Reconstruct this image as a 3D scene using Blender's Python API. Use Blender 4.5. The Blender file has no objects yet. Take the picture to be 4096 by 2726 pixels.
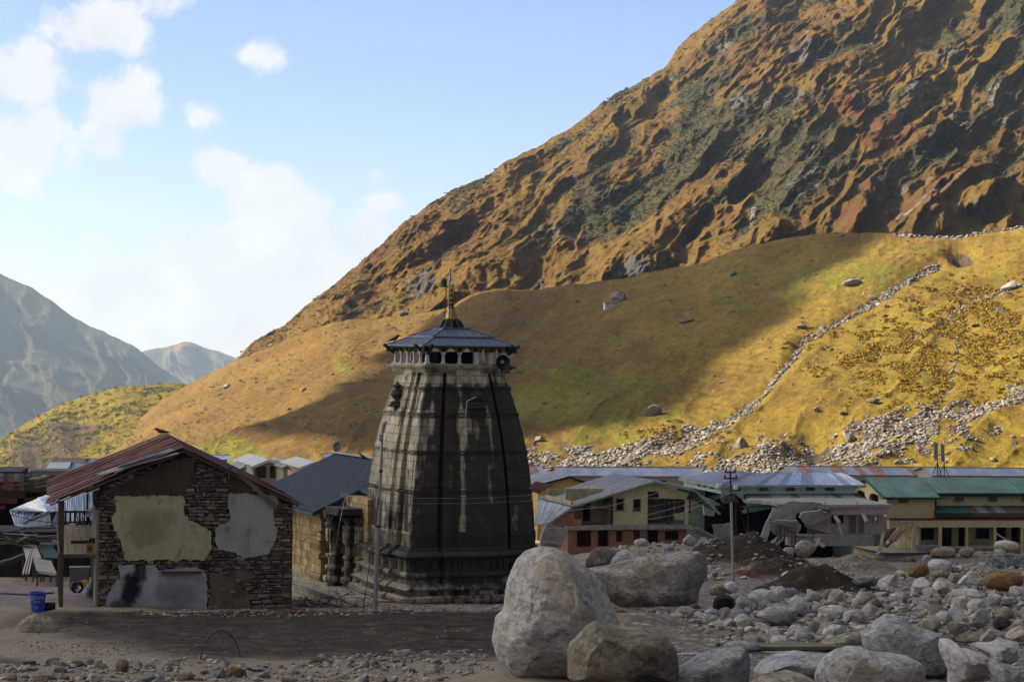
import bpy, math, random
import numpy as np
from mathutils import Vector, Matrix

# ---------------------------------------------------------------- camera
FPX = 2200.0                      # focal length in pixels of a 1024 px wide frame
ROLL = math.radians(0.8)
V0 = 4.0                          # horizon below the frame centre, px
CAMZ = 12.0
scene = bpy.context.scene
COL = scene.collection
camd = bpy.data.cameras.new('camera'); cam = bpy.data.objects.new('camera', camd); COL.objects.link(cam)
camd.sensor_width = 36.0; camd.lens = FPX / 1024 * 36.0
camd.shift_y = V0 / 1024.0
camd.clip_start = 0.5; camd.clip_end = 20000
cam.matrix_world = Matrix.Translation((0, 0, CAMZ)) @ Matrix.Rotation(math.radians(90), 4, 'X') @ Matrix.Rotation(ROLL, 4, 'Z')
scene.camera = cam

# ---------------------------------------------------------------- light
SUN_AZ = math.radians(-68.0)      # left of the view direction (+Y)
SUN_EL = math.radians(34.0)
SUNV = Vector((math.sin(SUN_AZ) * math.cos(SUN_EL), math.cos(SUN_AZ) * math.cos(SUN_EL), math.sin(SUN_EL)))
sd = bpy.data.lights.new('sun', 'SUN'); sun = bpy.data.objects.new('sun', sd); COL.objects.link(sun)
sd.energy = 5.0; sd.angle = math.radians(0.5); sd.color = (1.0, 0.88, 0.70)
sun.rotation_euler = (-SUNV).to_track_quat('-Z', 'Y').to_euler()

world = bpy.data.worlds.new('World'); scene.world = world; world.use_nodes = True
SKY_STRENGTH = 0.062
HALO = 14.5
def build_world():
    nt = world.node_tree; nt.nodes.clear(); N = nt.nodes.new; L = nt.links.new
    out = N('ShaderNodeOutputWorld')
    sky = N('ShaderNodeTexSky'); sky.sky_type = 'NISHITA'; sky.sun_disc = False
    sky.sun_elevation = SUN_EL; sky.sun_rotation = SUN_AZ; sky.altitude = 3500; sky.air_density = 1.4; sky.dust_density = 0.3; sky.ozone_density = 3.0
    tc = N('ShaderNodeTexCoord'); sep = N('ShaderNodeSeparateXYZ'); L(tc.outputs['Generated'], sep.inputs[0])
    # direction (x, z) of the normalised view vector, with a wobble, compared with the cloud centres
    n1 = N('ShaderNodeTexNoise'); n1.inputs['Scale'].default_value = 34; n1.inputs['Detail'].default_value = 10; n1.inputs['Roughness'].default_value = .60
    L(tc.outputs['Generated'], n1.inputs['Vector'])
    n2 = N('ShaderNodeTexNoise'); n2.inputs['Scale'].default_value = 9; n2.inputs['Detail'].default_value = 3
    L(tc.outputs['Generated'], n2.inputs['Vector'])
    def math_(op, a, b=None, c=None, clamp=False):
        m = N('ShaderNodeMath'); m.operation = op; m.use_clamp = clamp
        for i, v in enumerate((a, b, c)):
            if v is None: continue
            if isinstance(v, (int, float)): m.inputs[i].default_value = v
            else: L(v, m.inputs[i])
        return m.outputs[0]
    # clouds: centre and radii in the 2356 px overview, weight
    blobs = [(40,190,150,100,.9),(20,340,150,130,1.),(200,80,140,100,.75),(310,10,170,60,.45),(270,275,110,130,.85),(460,275,70,60,.5),(590,140,75,45,.5),
             (495,400,85,62,1.),(610,465,140,90,1.),(690,490,120,90,.95),(850,395,60,40,.55),(900,490,110,55,.75),(470,600,170,100,1.),
             (640,600,280,150,1.1),(830,545,190,85,1.05),(300,690,230,110,.9),(500,760,280,110,.95),(200,570,50,70,.45),(150,700,200,80,.5),(40,440,90,80,.4),(480,120,60,40,.3)]
    field = None
    for (bx, by, rx, ry, w) in blobs:
        u = bx * .4346 - 512; v = by * .4346 - 340.5 - V0
        x = u / FPX; z = -v / FPX; nrm = math.sqrt(1 + x * x + z * z); x /= nrm; z /= nrm
        dx = math_('DIVIDE', math_('SUBTRACT', sep.outputs[0], x), rx * .4346 / FPX)
        dz = math_('DIVIDE', math_('SUBTRACT', sep.outputs[2], z), ry * .4346 / FPX)
        d2 = math_('ADD', math_('MULTIPLY', dx, dx), math_('MULTIPLY', dz, dz))
        g = math_('MULTIPLY', math_('SUBTRACT', 1.25, math_('SQRT', d2), clamp=True), w)
        field = g if field is None else math_('MAXIMUM', field, g)
    ahead = math_('GREATER_THAN', sep.outputs[1], 0.0)
    field = math_('MULTIPLY', field, ahead)
    f = math_('ADD', field, math_('MULTIPLY', math_('SUBTRACT', n1.outputs['Fac'], .5), 2.5))
    f = math_('ADD', f, math_('MULTIPLY', math_('SUBTRACT', n2.outputs['Fac'], .5), .5))
    mr = N('ShaderNodeMapRange'); mr.interpolation_type = 'SMOOTHSTEP'; mr.inputs['From Min'].default_value = .26; mr.inputs['From Max'].default_value = .70
    L(f, mr.inputs['Value'])
    present = math_('MULTIPLY', mr.outputs[0], math_('MULTIPLY', field, 3.0, clamp=True))
    # pale veil low down
    veil = N('ShaderNodeMapRange'); veil.inputs['From Min'].default_value = .17; veil.inputs['From Max'].default_value = -.02; veil.inputs['To Min'].default_value = 0.02; veil.inputs['To Max'].default_value = .20
    veil.interpolation_type = 'SMOOTHSTEP'
    L(sep.outputs[2], veil.inputs['Value'])
    lp = N('ShaderNodeMix'); lp.data_type = 'RGBA'
    tint = N('ShaderNodeMix'); tint.data_type = 'RGBA'; tint.blend_type = 'MULTIPLY'; tint.inputs[0].default_value = 1; L(sky.outputs[0], tint.inputs[6]); tint.inputs[7].default_value = (.84, .79, .99, 1)
    L(veil.outputs[0], lp.inputs[0]); L(tint.outputs[2], lp.inputs[6]); lp.inputs[7].default_value = (4.1, 4.6, 5.3, 1)
    mx = N('ShaderNodeMix'); mx.data_type = 'RGBA'
    shade = N('ShaderNodeMapRange'); shade.inputs['From Min'].default_value = .3; shade.inputs['From Max'].default_value = .8
    shade.inputs['To Min'].default_value = 4.7; shade.inputs['To Max'].default_value = 6.5; L(n1.outputs['Fac'], shade.inputs['Value'])
    cc = N('ShaderNodeCombineColor'); L(shade.outputs[0], cc.inputs[0]); L(shade.outputs[0], cc.inputs[1]); L(shade.outputs[0], cc.inputs[2])
    L(math_('MULTIPLY', present, .93), mx.inputs[0]); L(lp.outputs[2], mx.inputs[6]); L(cc.outputs[0], mx.inputs[7])
    # pale fill added behind the camera and overhead, brighter on the left
    away = N('ShaderNodeMapRange'); away.interpolation_type = 'SMOOTHSTEP'; away.inputs['From Min'].default_value = .86; away.inputs['From Max'].default_value = .40
    away.inputs['To Min'].default_value = 0; away.inputs['To Max'].default_value = .80; L(sep.outputs[1], away.inputs['Value'])
    ov = N('ShaderNodeMix'); ov.data_type = 'RGBA'; L(away.outputs[0], ov.inputs[0]); L(mx.outputs[2], ov.inputs[6]); 
    side = N('ShaderNodeMapRange'); side.inputs['From Min'].default_value = -.8; side.inputs['From Max'].default_value = .7; L(sep.outputs[0], side.inputs['Value'])
    sc_ = N('ShaderNodeMix'); sc_.data_type = 'RGBA'; sc_.inputs[6].default_value = (3.5, 3.2, 2.7, 1); sc_.inputs[7].default_value = (.95, .85, .7, 1); L(side.outputs[0], sc_.inputs[0]); L(sc_.outputs[2], ov.inputs[7])
    mx = ov
    # glow added round the sun for directional fill in the shaded foreground
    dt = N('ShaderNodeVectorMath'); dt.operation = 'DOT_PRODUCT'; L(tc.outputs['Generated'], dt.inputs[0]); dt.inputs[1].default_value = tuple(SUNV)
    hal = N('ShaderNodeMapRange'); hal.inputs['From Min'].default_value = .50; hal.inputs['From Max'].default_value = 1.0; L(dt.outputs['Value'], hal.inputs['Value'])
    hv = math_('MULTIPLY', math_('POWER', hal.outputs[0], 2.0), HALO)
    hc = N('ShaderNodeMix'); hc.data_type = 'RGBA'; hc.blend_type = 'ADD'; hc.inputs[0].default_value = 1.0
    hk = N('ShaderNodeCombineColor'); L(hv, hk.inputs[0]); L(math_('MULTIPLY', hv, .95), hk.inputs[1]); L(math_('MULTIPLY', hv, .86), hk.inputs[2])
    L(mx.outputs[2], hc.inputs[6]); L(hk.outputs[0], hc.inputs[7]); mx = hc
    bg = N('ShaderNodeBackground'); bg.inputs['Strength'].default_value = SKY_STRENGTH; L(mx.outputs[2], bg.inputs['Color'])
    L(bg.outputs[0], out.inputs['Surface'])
build_world()
scene.view_settings.view_transform = 'Standard'; scene.view_settings.look = 'None'
scene.view_settings.exposure = 1.40; scene.view_settings.gamma = 1.0
scene.render.engine = 'CYCLES'
scene.cycles.use_denoising = True
scene.cycles.max_bounces = 5; scene.cycles.diffuse_bounces = 3; scene.cycles.glossy_bounces = 2
scene.cycles.volume_bounces = 0; scene.cycles.transparent_max_bounces = 6
scene.cycles.use_adaptive_sampling = True; scene.cycles.adaptive_threshold = 0.02

# ---------------------------------------------------------------- picture <-> place
CR, SR = math.cos(ROLL), math.sin(ROLL)
def ray(px, py):
    u = np.asarray(px, float) - 512.0; v = np.asarray(py, float) - 340.5 - V0
    return (u * CR + v * SR) / FPX, -(-u * SR + v * CR) / FPX      # x/y, z/y
def W(px, py, d):
    a, b = ray(px, py)
    return Vector((float(a * d), float(d), float(CAMZ + b * d)))
def SW(sx, sy, d): return W(sx / 4.0, sy / 4.0, d)                  # source (4096 px) coordinates
GA, GB = 7.9, -0.0764
def plane_z(x, y): return GA + GB * y
def G(px, py):
    a, b = ray(px, py)
    d = (CAMZ - GA) / (GB - b) if (GB - b) != 0 else 1e4
    d = float(d) if d > 0 else 1e4
    return W(px, py, d)
def SG(sx, sy): return G(sx / 4.0, sy / 4.0)
def project(P):
    a = P[..., 0] / P[..., 1]; b = (P[..., 2] - CAMZ) / P[..., 1]
    U = a * FPX; Vv = -b * FPX
    return 512 + U * CR - Vv * SR, 340.5 + V0 + U * SR + Vv * CR

# ---------------------------------------------------------------- noise (numpy)
def _hash(ix, iy, iz, seed):
    h = (ix.astype(np.int64) * 374761393 + iy.astype(np.int64) * 668265263 + iz.astype(np.int64) * 2147483647 + seed * 1274126177) & 0xFFFFFFFF
    h = ((h ^ (h >> 13)) * 1274126177) & 0xFFFFFFFF
    h = ((h ^ (h >> 16)) * 2246822519) & 0xFFFFFFFF
    return h ^ (h >> 13)
def perlin(x, y, z=None, seed=0):
    x = np.asarray(x, float); y = np.asarray(y, float)
    z = np.zeros_like(x) if z is None else np.asarray(z, float)
    x, y, z = np.broadcast_arrays(x, y, z)
    xi, yi, zi = np.floor(x), np.floor(y), np.floor(z)
    xf, yf, zf = x - xi, y - yi, z - zi
    s = lambda t: t * t * t * (t * (t * 6 - 15) + 10)
    u, v, w = s(xf), s(yf), s(zf)
    def g(ox, oy, oz):
        h = _hash(xi + ox, yi + oy, zi + oz, seed)
        gx = ((h & 255) / 127.5 - 1); gy = (((h >> 8) & 255) / 127.5 - 1); gz = (((h >> 16) & 255) / 127.5 - 1)
        return gx * (xf - ox) + gy * (yf - oy) + gz * (zf - oz)
    l = lambda a, b, t: a + (b - a) * t
    return l(l(l(g(0,0,0), g(1,0,0), u), l(g(0,1,0), g(1,1,0), u), v), l(l(g(0,0,1), g(1,0,1), u), l(g(0,1,1), g(1,1,1), u), v), w)
def fbm(x, y, z=None, oct=5, seed=0, gain=.5, lac=2.03):
    r = 0; a = 1; f = 1
    for i in range(oct):
        r = r + a * perlin(x * f, y * f, None if z is None else z * f, seed + i * 17); a *= gain; f *= lac
    return r
def ridged(x, y, z=None, oct=5, seed=0, gain=.5, lac=2.03):
    r = 0; a = 1; f = 1; w = 1.0
    for i in range(oct):
        n = 1 - np.abs(perlin(x * f, y * f, None if z is None else z * f, seed + i * 31)) * 2.0
        n = n * n * w; w = np.clip(n * 1.6, 0, 1)
        r = r + a * n; a *= gain; f *= lac
    return r
def smooth(e0, e1, x):
    t = np.clip((x - e0) / (e1 - e0), 0, 1); return t * t * (3 - 2 * t)

# ---------------------------------------------------------------- objects
def link(o): COL.objects.link(o); return o
def mesh_obj(name, verts, faces, mats=None, parent=None, uv=None, mat_idx=None, smooth_=False):
    me = bpy.data.meshes.new(name)
    if isinstance(verts, np.ndarray) and isinstance(faces, np.ndarray):
        nv = len(verts); nf, k = faces.shape
        me.vertices.add(nv); me.vertices.foreach_set('co', verts.astype(np.float32).ravel())
        me.loops.add(nf * k); me.loops.foreach_set('vertex_index', faces.astype(np.int32).ravel())
        me.polygons.add(nf); me.polygons.foreach_set('loop_start', np.arange(0, nf * k, k, dtype=np.int32))
        me.update(calc_edges=True)
    else:
        me.from_pydata([tuple(map(float, v)) for v in verts], [], faces); me.update()
    if mats is not None:
        for m in (mats if isinstance(mats, (list, tuple)) else [mats]): me.materials.append(m)
    if mat_idx is not None: me.polygons.foreach_set('material_index', np.asarray(mat_idx, np.int32))
    if uv is not None:
        l = me.uv_layers.new(name='UVMap'); l.data.foreach_set('uv', np.asarray(uv, np.float32).ravel())
    if smooth_: me.polygons.foreach_set('use_smooth', np.ones(len(me.polygons), bool))
    o = link(bpy.data.objects.new(name, me))
    if parent is not None: o.parent = parent
    return o
def fattr(o, name, vals):
    a = o.data.attributes.new(name, 'FLOAT', 'POINT'); a.data.foreach_set('value', np.asarray(vals, np.float32).ravel())
def tag(o, label=None, cat=None, group=None, kind=None):
    if label: o['label'] = label
    if cat: o['category'] = cat
    if group: o['group'] = group
    if kind: o['kind'] = kind
    return o
def empty(name, loc=(0, 0, 0), rz=0.0):
    o = link(bpy.data.objects.new(name, None)); o.location = loc; o.rotation_euler = (0, 0, rz); o.empty_display_size = .3; return o
def copy_tree(o, parent=None):
    c = o.copy(); COL.objects.link(c); c.parent = parent
    for ch in [x for x in bpy.data.objects if x.parent == o]: copy_tree(ch, c)
    return c

class MB:
    """collects simple solids; build() links them as one mesh object"""
    def __init__(s): s.v = []; s.f = []; s.uv = []; s.mi = []; s.cur = 0
    def add(s, verts, faces, uvs=None):
        b = len(s.v); s.v += [tuple(map(float, p)) for p in verts]
        for k, f in enumerate(faces):
            s.f.append(tuple(b + i for i in f)); s.mi.append(s.cur)
            s.uv.append(uvs[k] if uvs else None)
        return s
    def box(s, x0, x1, y0, y1, z0, z1, rot=None, piv=None):
        v = [(x0,y0,z0),(x1,y0,z0),(x1,y1,z0),(x0,y1,z0),(x0,y0,z1),(x1,y0,z1),(x1,y1,z1),(x0,y1,z1)]
        if rot is not None:
            p = Vector(piv if piv is not None else ((x0+x1)/2,(y0+y1)/2,(z0+z1)/2)); v = [p + rot @ (Vector(q) - p) for q in v]
        return s.add(v, [(0,3,2,1),(4,5,6,7),(0,1,5,4),(1,2,6,5),(2,3,7,6),(3,0,4,7)])
    def bar(s, a, b, w, h=None, up=(0,0,1)):
        a = Vector(a); b = Vector(b); h = h or w; d = (b - a).normalized(); u = Vector(up)
        if abs(d.dot(u)) > .95: u = Vector((1,0,0))
        r = d.cross(u).normalized(); t = r.cross(d)
        v = [p + r*sx*w/2 + t*sz*h/2 for p in (a, b) for (sx, sz) in ((-1,-1),(1,-1),(1,1),(-1,1))]
        return s.add(v, [(0,1,2,3),(7,6,5,4),(0,4,5,1),(1,5,6,2),(2,6,7,3),(3,7,4,0)])
    def tube(s, pts, r, n=7, cap=True):
        pts = [Vector(p) for p in pts]; rr = r if isinstance(r, (list, tuple)) else [r] * len(pts)
        v = []; f = []; up = None
        for i, p in enumerate(pts):
            d = (pts[min(i+1, len(pts)-1)] - pts[max(i-1, 0)]).normalized()
            if up is None: up = Vector((0,0,1)) if abs(d.z) < .9 else Vector((1,0,0))
            a = d.cross(up).normalized(); b = a.cross(d)
            for k in range(n):
                t = 2*math.pi*k/n; v.append(p + (a*math.cos(t) + b*math.sin(t)) * rr[i])
            if i:
                for k in range(n): q = (k+1) % n; f.append(((i-1)*n+k, (i-1)*n+q, i*n+q, i*n+k))
        if cap: f.append(tuple(range(n-1, -1, -1))); f.append(tuple((len(pts)-1)*n + k for k in range(n)))
        return s.add(v, f)
    def lathe(s, prof, c=(0,0,0), n=20):
        v = []; f = []; c = Vector(c)
        for (r, z) in prof:
            for k in range(n): t = 2*math.pi*k/n; v.append(c + Vector((r*math.cos(t), r*math.sin(t), z)))
        for i in range(1, len(prof)):
            for k in range(n): q = (k+1) % n; f.append(((i-1)*n+k, (i-1)*n+q, i*n+q, i*n+k))
        f.append(tuple(range(n-1, -1, -1))); f.append(tuple((len(prof)-1)*n + k for k in range(n)))
        return s.add(v, f)
    def extrude(s, poly, axis, a0, a1):
        """poly of (u,v) ; axis 'y': (u,a,v) ; 'x': (a,u,v) ; 'z': (u,v,a)"""
        m = {'y': lambda u, v, a: (u, a, v), 'x': lambda u, v, a: (a, u, v), 'z': lambda u, v, a: (u, v, a)}[axis]
        n = len(poly); v = [m(p[0], p[1], a0) for p in poly] + [m(p[0], p[1], a1) for p in poly]
        f = [tuple(range(n)), tuple(range(2*n-1, n-1, -1))] + [(i, i+n, (i+1) % n + n, (i+1) % n) for i in range(n)]
        return s.add(v, f)
    def wall(s, x0, x1, z0, z1, y0, y1, openings=(), swap=False):
        """wall in the xz plane between y0..y1 with rectangular openings (x0,x1,z0,z1); swap: wall runs along y"""
        xs = sorted({x0, x1} | {min(max(o[i], x0), x1) for o in openings for i in (0, 1)}); zs = sorted({z0, z1} | {min(max(o[i], z0), z1) for o in openings for i in (2, 3)})
        solid = lambda i, k: 0 <= i < len(xs)-1 and 0 <= k < len(zs)-1 and not any(o[0]-1e-6 <= xs[i] and xs[i+1] <= o[1]+1e-6 and o[2]-1e-6 <= zs[k] and zs[k+1] <= o[3]+1e-6 for o in openings)
        P = (lambda x, y, z: (y, x, z)) if swap else (lambda x, y, z: (x, y, z))
        for i in range(len(xs)-1):
            for k in range(len(zs)-1):
                if not solid(i, k): continue
                a, b, c, d = xs[i], xs[i+1], zs[k], zs[k+1]
                q = [[(a,y0,c),(b,y0,c),(b,y0,d),(a,y0,d)], [(b,y1,c),(a,y1,c),(a,y1,d),(b,y1,d)]]
                if not solid(i-1, k): q.append([(a,y1,c),(a,y0,c),(a,y0,d),(a,y1,d)])
                if not solid(i+1, k): q.append([(b,y0,c),(b,y1,c),(b,y1,d),(b,y0,d)])
                if not solid(i, k-1): q.append([(a,y1,c),(b,y1,c),(b,y0,c),(a,y0,c)])
                if not solid(i, k+1): q.append([(a,y0,d),(b,y0,d),(b,y1,d),(a,y1,d)])
                for qq in q:
                    vv = [P(*p) for p in qq]; s.add(vv if not swap else vv[::-1], [(0,1,2,3)])
        return s
    def sheet(s, p00, p10, p11, p01, waves=0, amp=.02, th=.02, nv=1, sag=0, rough=0, seed=0):
        """corrugated sheet: u from p00 to p10 (across the corrugations), v from p00 to p01 (down the corrugations)"""
        p00, p10, p11, p01 = map(Vector, (p00, p10, p11, p01)); nu = max(1, waves * 6)
        nrm = (p10 - p00).cross(p01 - p00).normalized(); 
        if nrm.z < 0: nrm = -nrm
        rs = np.random.RandomState(seed); v = []; uvs = []; Lu = (p10-p00).length; Lv = (p01-p00).length
        jit = rs.uniform(-1, 1, (nv + 1, 40))
        for j in range(nv + 1):
            t = j / nv
            for i in range(nu + 1):
                u = i / nu
                p = (p00*(1-u) + p10*u)*(1-t) + (p01*(1-u) + p11*u)*t
                o = amp * math.sin(2*math.pi*waves*u) if waves else 0
                o += rough * jit[j, int(u*38)] * .6 - sag * math.sin(math.pi*u) * math.sin(math.pi*t)
                v.append(p + nrm*o); uvs.append((u*Lu, t*Lv))
        n = len(v); v2 = [q - nrm*th for q in v]; f = []; fu = []
        w = nu + 1
        for j in range(nv):
            for i in range(nu):
                a, b, c, d = j*w+i, j*w+i+1, (j+1)*w+i+1, (j+1)*w+i
                f.append((a,b,c,d)); fu.append([uvs[q] for q in (a,b,c,d)]); f.append((n+d,n+c,n+b,n+a)); fu.append([uvs[q] for q in (d,c,b,a)])
        def rim(idx):
            for a, b in zip(idx[:-1], idx[1:]): f.append((a, n+a, n+b, b)); fu.append([uvs[a], uvs[a], uvs[b], uvs[b]])
        rim([i for i in range(w)]); rim([nv*w+i for i in range(w)][::-1]); rim([j*w for j in range(nv+1)][::-1]); rim([j*w+nu for j in range(nv+1)])
        return s.add(v + v2, f, fu)
    def build(s, name, mats, parent=None, smooth_=False, loc=None):
        uv = None
        uv = [c for u, f in zip(s.uv, s.f) for c in (u if u is not None else [(.31,.17)]*len(f))]
        o = mesh_obj(name, s.v, s.f, mats, parent, uv=uv, mat_idx=s.mi if isinstance(mats, (list, tuple)) else None, smooth_=smooth_)
        if loc is not None: o.location = loc
        return o
def ico(sub):
    import bmesh
    bm = bmesh.new(); bmesh.ops.create_icosphere(bm, subdivisions=sub, radius=1.0)
    v = np.array([p.co[:] for p in bm.verts]); f = np.array([[q.index for q in p.verts] for p in bm.faces]); bm.free(); return v, f

# ---------------------------------------------------------------- materials
class MT:
    def __init__(s, name, rough=.85, spec=.3, metal=0.0):
        s.m = bpy.data.materials.new(name); s.m.use_nodes = True; s.nt = s.m.node_tree
        s.b = s.nt.nodes['Principled BSDF']; s.b.inputs['Roughness'].default_value = rough; s.b.inputs['Metallic'].default_value = metal
        s.b.inputs['Specular IOR Level'].default_value = spec; s._tc = None; s.h = None
    def N(s, t, **k):
        n = s.nt.nodes.new(t)
        for a, b in k.items(): setattr(n, a, b)
        return n
    def L(s, a, b): s.nt.links.new(a, b)
    def tc(s, out='Object'):
        if s._tc is None: s._tc = s.N('ShaderNodeTexCoord')
        return s._tc.outputs[out]
    def geo(s): return s.N('ShaderNodeNewGeometry').outputs['Position']
    def mapping(s, src, scale=(1,1,1), rot=(0,0,0), loc=(0,0,0)):
        m = s.N('ShaderNodeMapping'); m.inputs['Scale'].default_value = scale; m.inputs['Rotation'].default_value = rot; m.inputs['Location'].default_value = loc
        s.L(src, m.inputs[0]); return m.outputs[0]
    def noise(s, scale, detail=5, rough=.55, src=None, dist=0, stretch=None, rot=(0,0,0), loc=(0,0,0)):
        src = src if src is not None else s.tc()
        if stretch: src = s.mapping(src, stretch, rot, loc)
        n = s.N('ShaderNodeTexNoise'); n.inputs['Scale'].default_value = scale; n.inputs['Detail'].default_value = detail
        n.inputs['Roughness'].default_value = rough; n.inputs['Distortion'].default_value = dist; s.L(src, n.inputs['Vector']); return n.outputs['Fac']
    def voro(s, scale, src=None, feature='F1', out='Distance', rand=1.0, stretch=None):
        src = src if src is not None else s.tc()
        if stretch: src = s.mapping(src, stretch)
        n = s.N('ShaderNodeTexVoronoi'); n.feature = feature; n.inputs['Scale'].default_value = scale; n.inputs['Randomness'].default_value = rand
        s.L(src, n.inputs['Vector']); return n.outputs[out]
    def rng(s, v, a, b, c=0., d=1., smooth_=True):
        n = s.N('ShaderNodeMapRange'); n.interpolation_type = 'SMOOTHSTEP' if smooth_ else 'LINEAR'
        for k, x in zip(('From Min','From Max','To Min','To Max'), (a,b,c,d)): n.inputs[k].default_value = x
        s.L(v, n.inputs['Value']); return n.outputs[0]
    def math(s, op, a, b=None, clamp=False):
        n = s.N('ShaderNodeMath', operation=op, use_clamp=clamp)
        for i, v in enumerate((a, b)):
            if v is None: continue
            if isinstance(v, (int, float)): n.inputs[i].default_value = v
            else: s.L(v, n.inputs[i])
        return n.outputs[0]
    def attr(s, name):
        n = s.N('ShaderNodeAttribute'); n.attribute_name = name; return n.outputs['Fac']
    def col(s, c): 
        n = s.N('ShaderNodeRGB'); n.outputs[0].default_value = (*c, 1); return n.outputs[0]
    def mix(s, fac, a, b, mode='MIX'):
        n = s.N('ShaderNodeMix', data_type='RGBA', blend_type=mode)
        for i, v in ((0, fac), (6, a), (7, b)):
            if isinstance(v, (int, float)): n.inputs[i].default_value = v
            elif isinstance(v, tuple): n.inputs[i].default_value = (*v, 1)
            else: s.L(v, n.inputs[i])
        return n.outputs[2]
    def ramp(s, fac, stops):
        n = s.N('ShaderNodeValToRGB'); r = n.color_ramp
        while len(r.elements) < len(stops): r.elements.new(.5)
        for e, (p, c) in zip(r.elements, stops): e.position = p; e.color = (*c, 1)
        s.L(fac, n.inputs[0]); return n.outputs[0]
    def color(s, c):
        if isinstance(c, tuple): s.b.inputs['Base Color'].default_value = (*c, 1)
        else: s.L(c, s.b.inputs['Base Color'])
        return s
    def rough(s, v): s.L(v, s.b.inputs['Roughness']); return s
    def bump(s, v, dist=.05, strength=1.0):
        n = s.N('ShaderNodeBump'); n.inputs['Distance'].default_value = dist; n.inputs['Strength'].default_value = strength
        s.L(v, n.inputs['Height'])
        if s.h is not None: s.L(s.h, n.inputs['Normal'])
        s.h = n.outputs[0]; s.L(s.h, s.b.inputs['Normal']); return s
def simple(name, c, var=.25, scale=4., rough=.85, spec=.3, bump=.01, metal=0., c2=None, bscale=None):
    t = MT(name, rough, spec, metal); n = t.noise(scale, 6, .6)
    lo = tuple(x * (1 - var) for x in c) if c2 is None else c2
    t.color(t.ramp(n, [(.3, lo), (.7, c)])); 
    if bump: t.bump(t.noise(bscale or scale * 4, 5, .6), bump)
    return t.m
# ================================================================ clouds added outside the frame, shaped to cast the shade in the valley
def shadow_plane(P, H):
    """where the sun ray through P crosses the height H"""
    P = Vector(P); t = (H - P.z) / SUNV.z; return P + SUNV * t
def make_shade_cloud(name, pts, H, label, thick=45, seed=0, soft=10):
    poly = [shadow_plane(p, H) for p in pts]
    n = len(poly); c = sum((Vector((p.x, p.y)) for p in poly), Vector((0, 0))) / n
    ring = []
    for i in range(n):                                  # refine the outline and make it billowy
        a, b = poly[i], poly[(i+1) % n]; m = max(2, int((b - a).length / 14))
        for k in range(m): q = a.lerp(b, k/m); ring.append((q.x, q.y))
    ring = np.array(ring); ctr = np.array([c.x, c.y])
    wob = fbm(ring[:,0]/60, ring[:,1]/60, oct=4, seed=seed)
    d = ring - ctr; ln = np.linalg.norm(d, axis=1, keepdims=True); ring = ctr + d * (1 + (wob[:,None]*soft*1.6)/ln)
    K = 9; V = []; F = []; M = len(ring)
    for j in range(-K, K+1):
        t = j / K; sc = math.sqrt(max(0, 1 - abs(t)**3))
        q = ctr + (ring - ctr) * max(.02, sc)
        nz = fbm(q[:,0]/50, q[:,1]/50, np.full(M, t*2.), oct=4, seed=seed+5) * thick * .4
        z = H + thick * t * (1.5 if t > 0 else .7) + nz * (1 - abs(t)**4)
        V.append(np.column_stack([q, z]))
    V = np.concatenate(V); R = 2*K + 1
    for j in range(R-1):
        for i in range(M): k = (i+1) % M; F.append((j*M+i, j*M+k, (j+1)*M+k, (j+1)*M+i))
    F.append(tuple(range(M-1, -1, -1))); F.append(tuple((R-1)*M + i for i in range(M)))
    o = mesh_obj(name, V, F, M_cloud, smooth_=True); tag(o, label, kind='structure'); return o
M_cloud = simple('cloud_white', (.85,.86,.88), .05, .02, 1., 0., 0)

# ================================================================ terrain materials
def ground_material():
    t = MT('ground_soil', .95, .15); p = t.geo()
    n1 = t.noise(.12, 6, .6, p); n2 = t.noise(1.2, 8, .65, p); n3 = t.noise(9, 5, .6, p)
    sand = t.ramp(n2, [(.25, (.14,.11,.08)), (.5, (.24,.195,.145)), (.75, (.33,.28,.22))])
    dark = t.ramp(n2, [(.3, (.016,.011,.007)), (.55, (.040,.028,.018)), (.8, (.085,.063,.042))])
    grass = t.ramp(n2, [(.3, (.04,.045,.014)), (.7, (.11,.12,.035))])
    vc = t.N('ShaderNodeSeparateColor'); t.L(t.voro(2.6, p, out='Color'), vc.inputs[0]); gst = t.ramp(vc.outputs[0], [(0, (.12,.115,.105)), (.5, (.24,.23,.22)), (1, (.38,.37,.355))]); gst = t.mix(t.rng(t.voro(2.6, p), .2, .6), gst, (.07,.062,.055))
    sand = t.mix(t.math('MULTIPLY', t.attr('rubble'), t.rng(n2, .38, .5)), sand, gst)
    base = t.mix(t.attr('dark'), sand, dark)
    gm = t.math('MULTIPLY', t.attr('grass'), t.rng(n2, .52, .64))
    base = t.mix(gm, base, grass)
    v = t.voro(3.2, p); speck = t.rng(v, .10, .16, 1, 0); sp2 = t.math('MULTIPLY', speck, t.rng(t.noise(1.1, 2, .5, p), .48, .6))
    base = t.mix(sp2, base, t.ramp(n3, [(.4, (.16,.15,.14)), (.6, (.36,.34,.32))]))
    base = t.mix(t.attr('paving'), base, t.ramp(n2, [(.35, (.16,.125,.12)), (.65, (.27,.22,.21))]))
    t.color(base); t.bump(n2, .14); t.bump(n3, .035); t.bump(t.rng(v, .05, .2, 1, 0), .05, .7)
    return t.m
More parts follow.
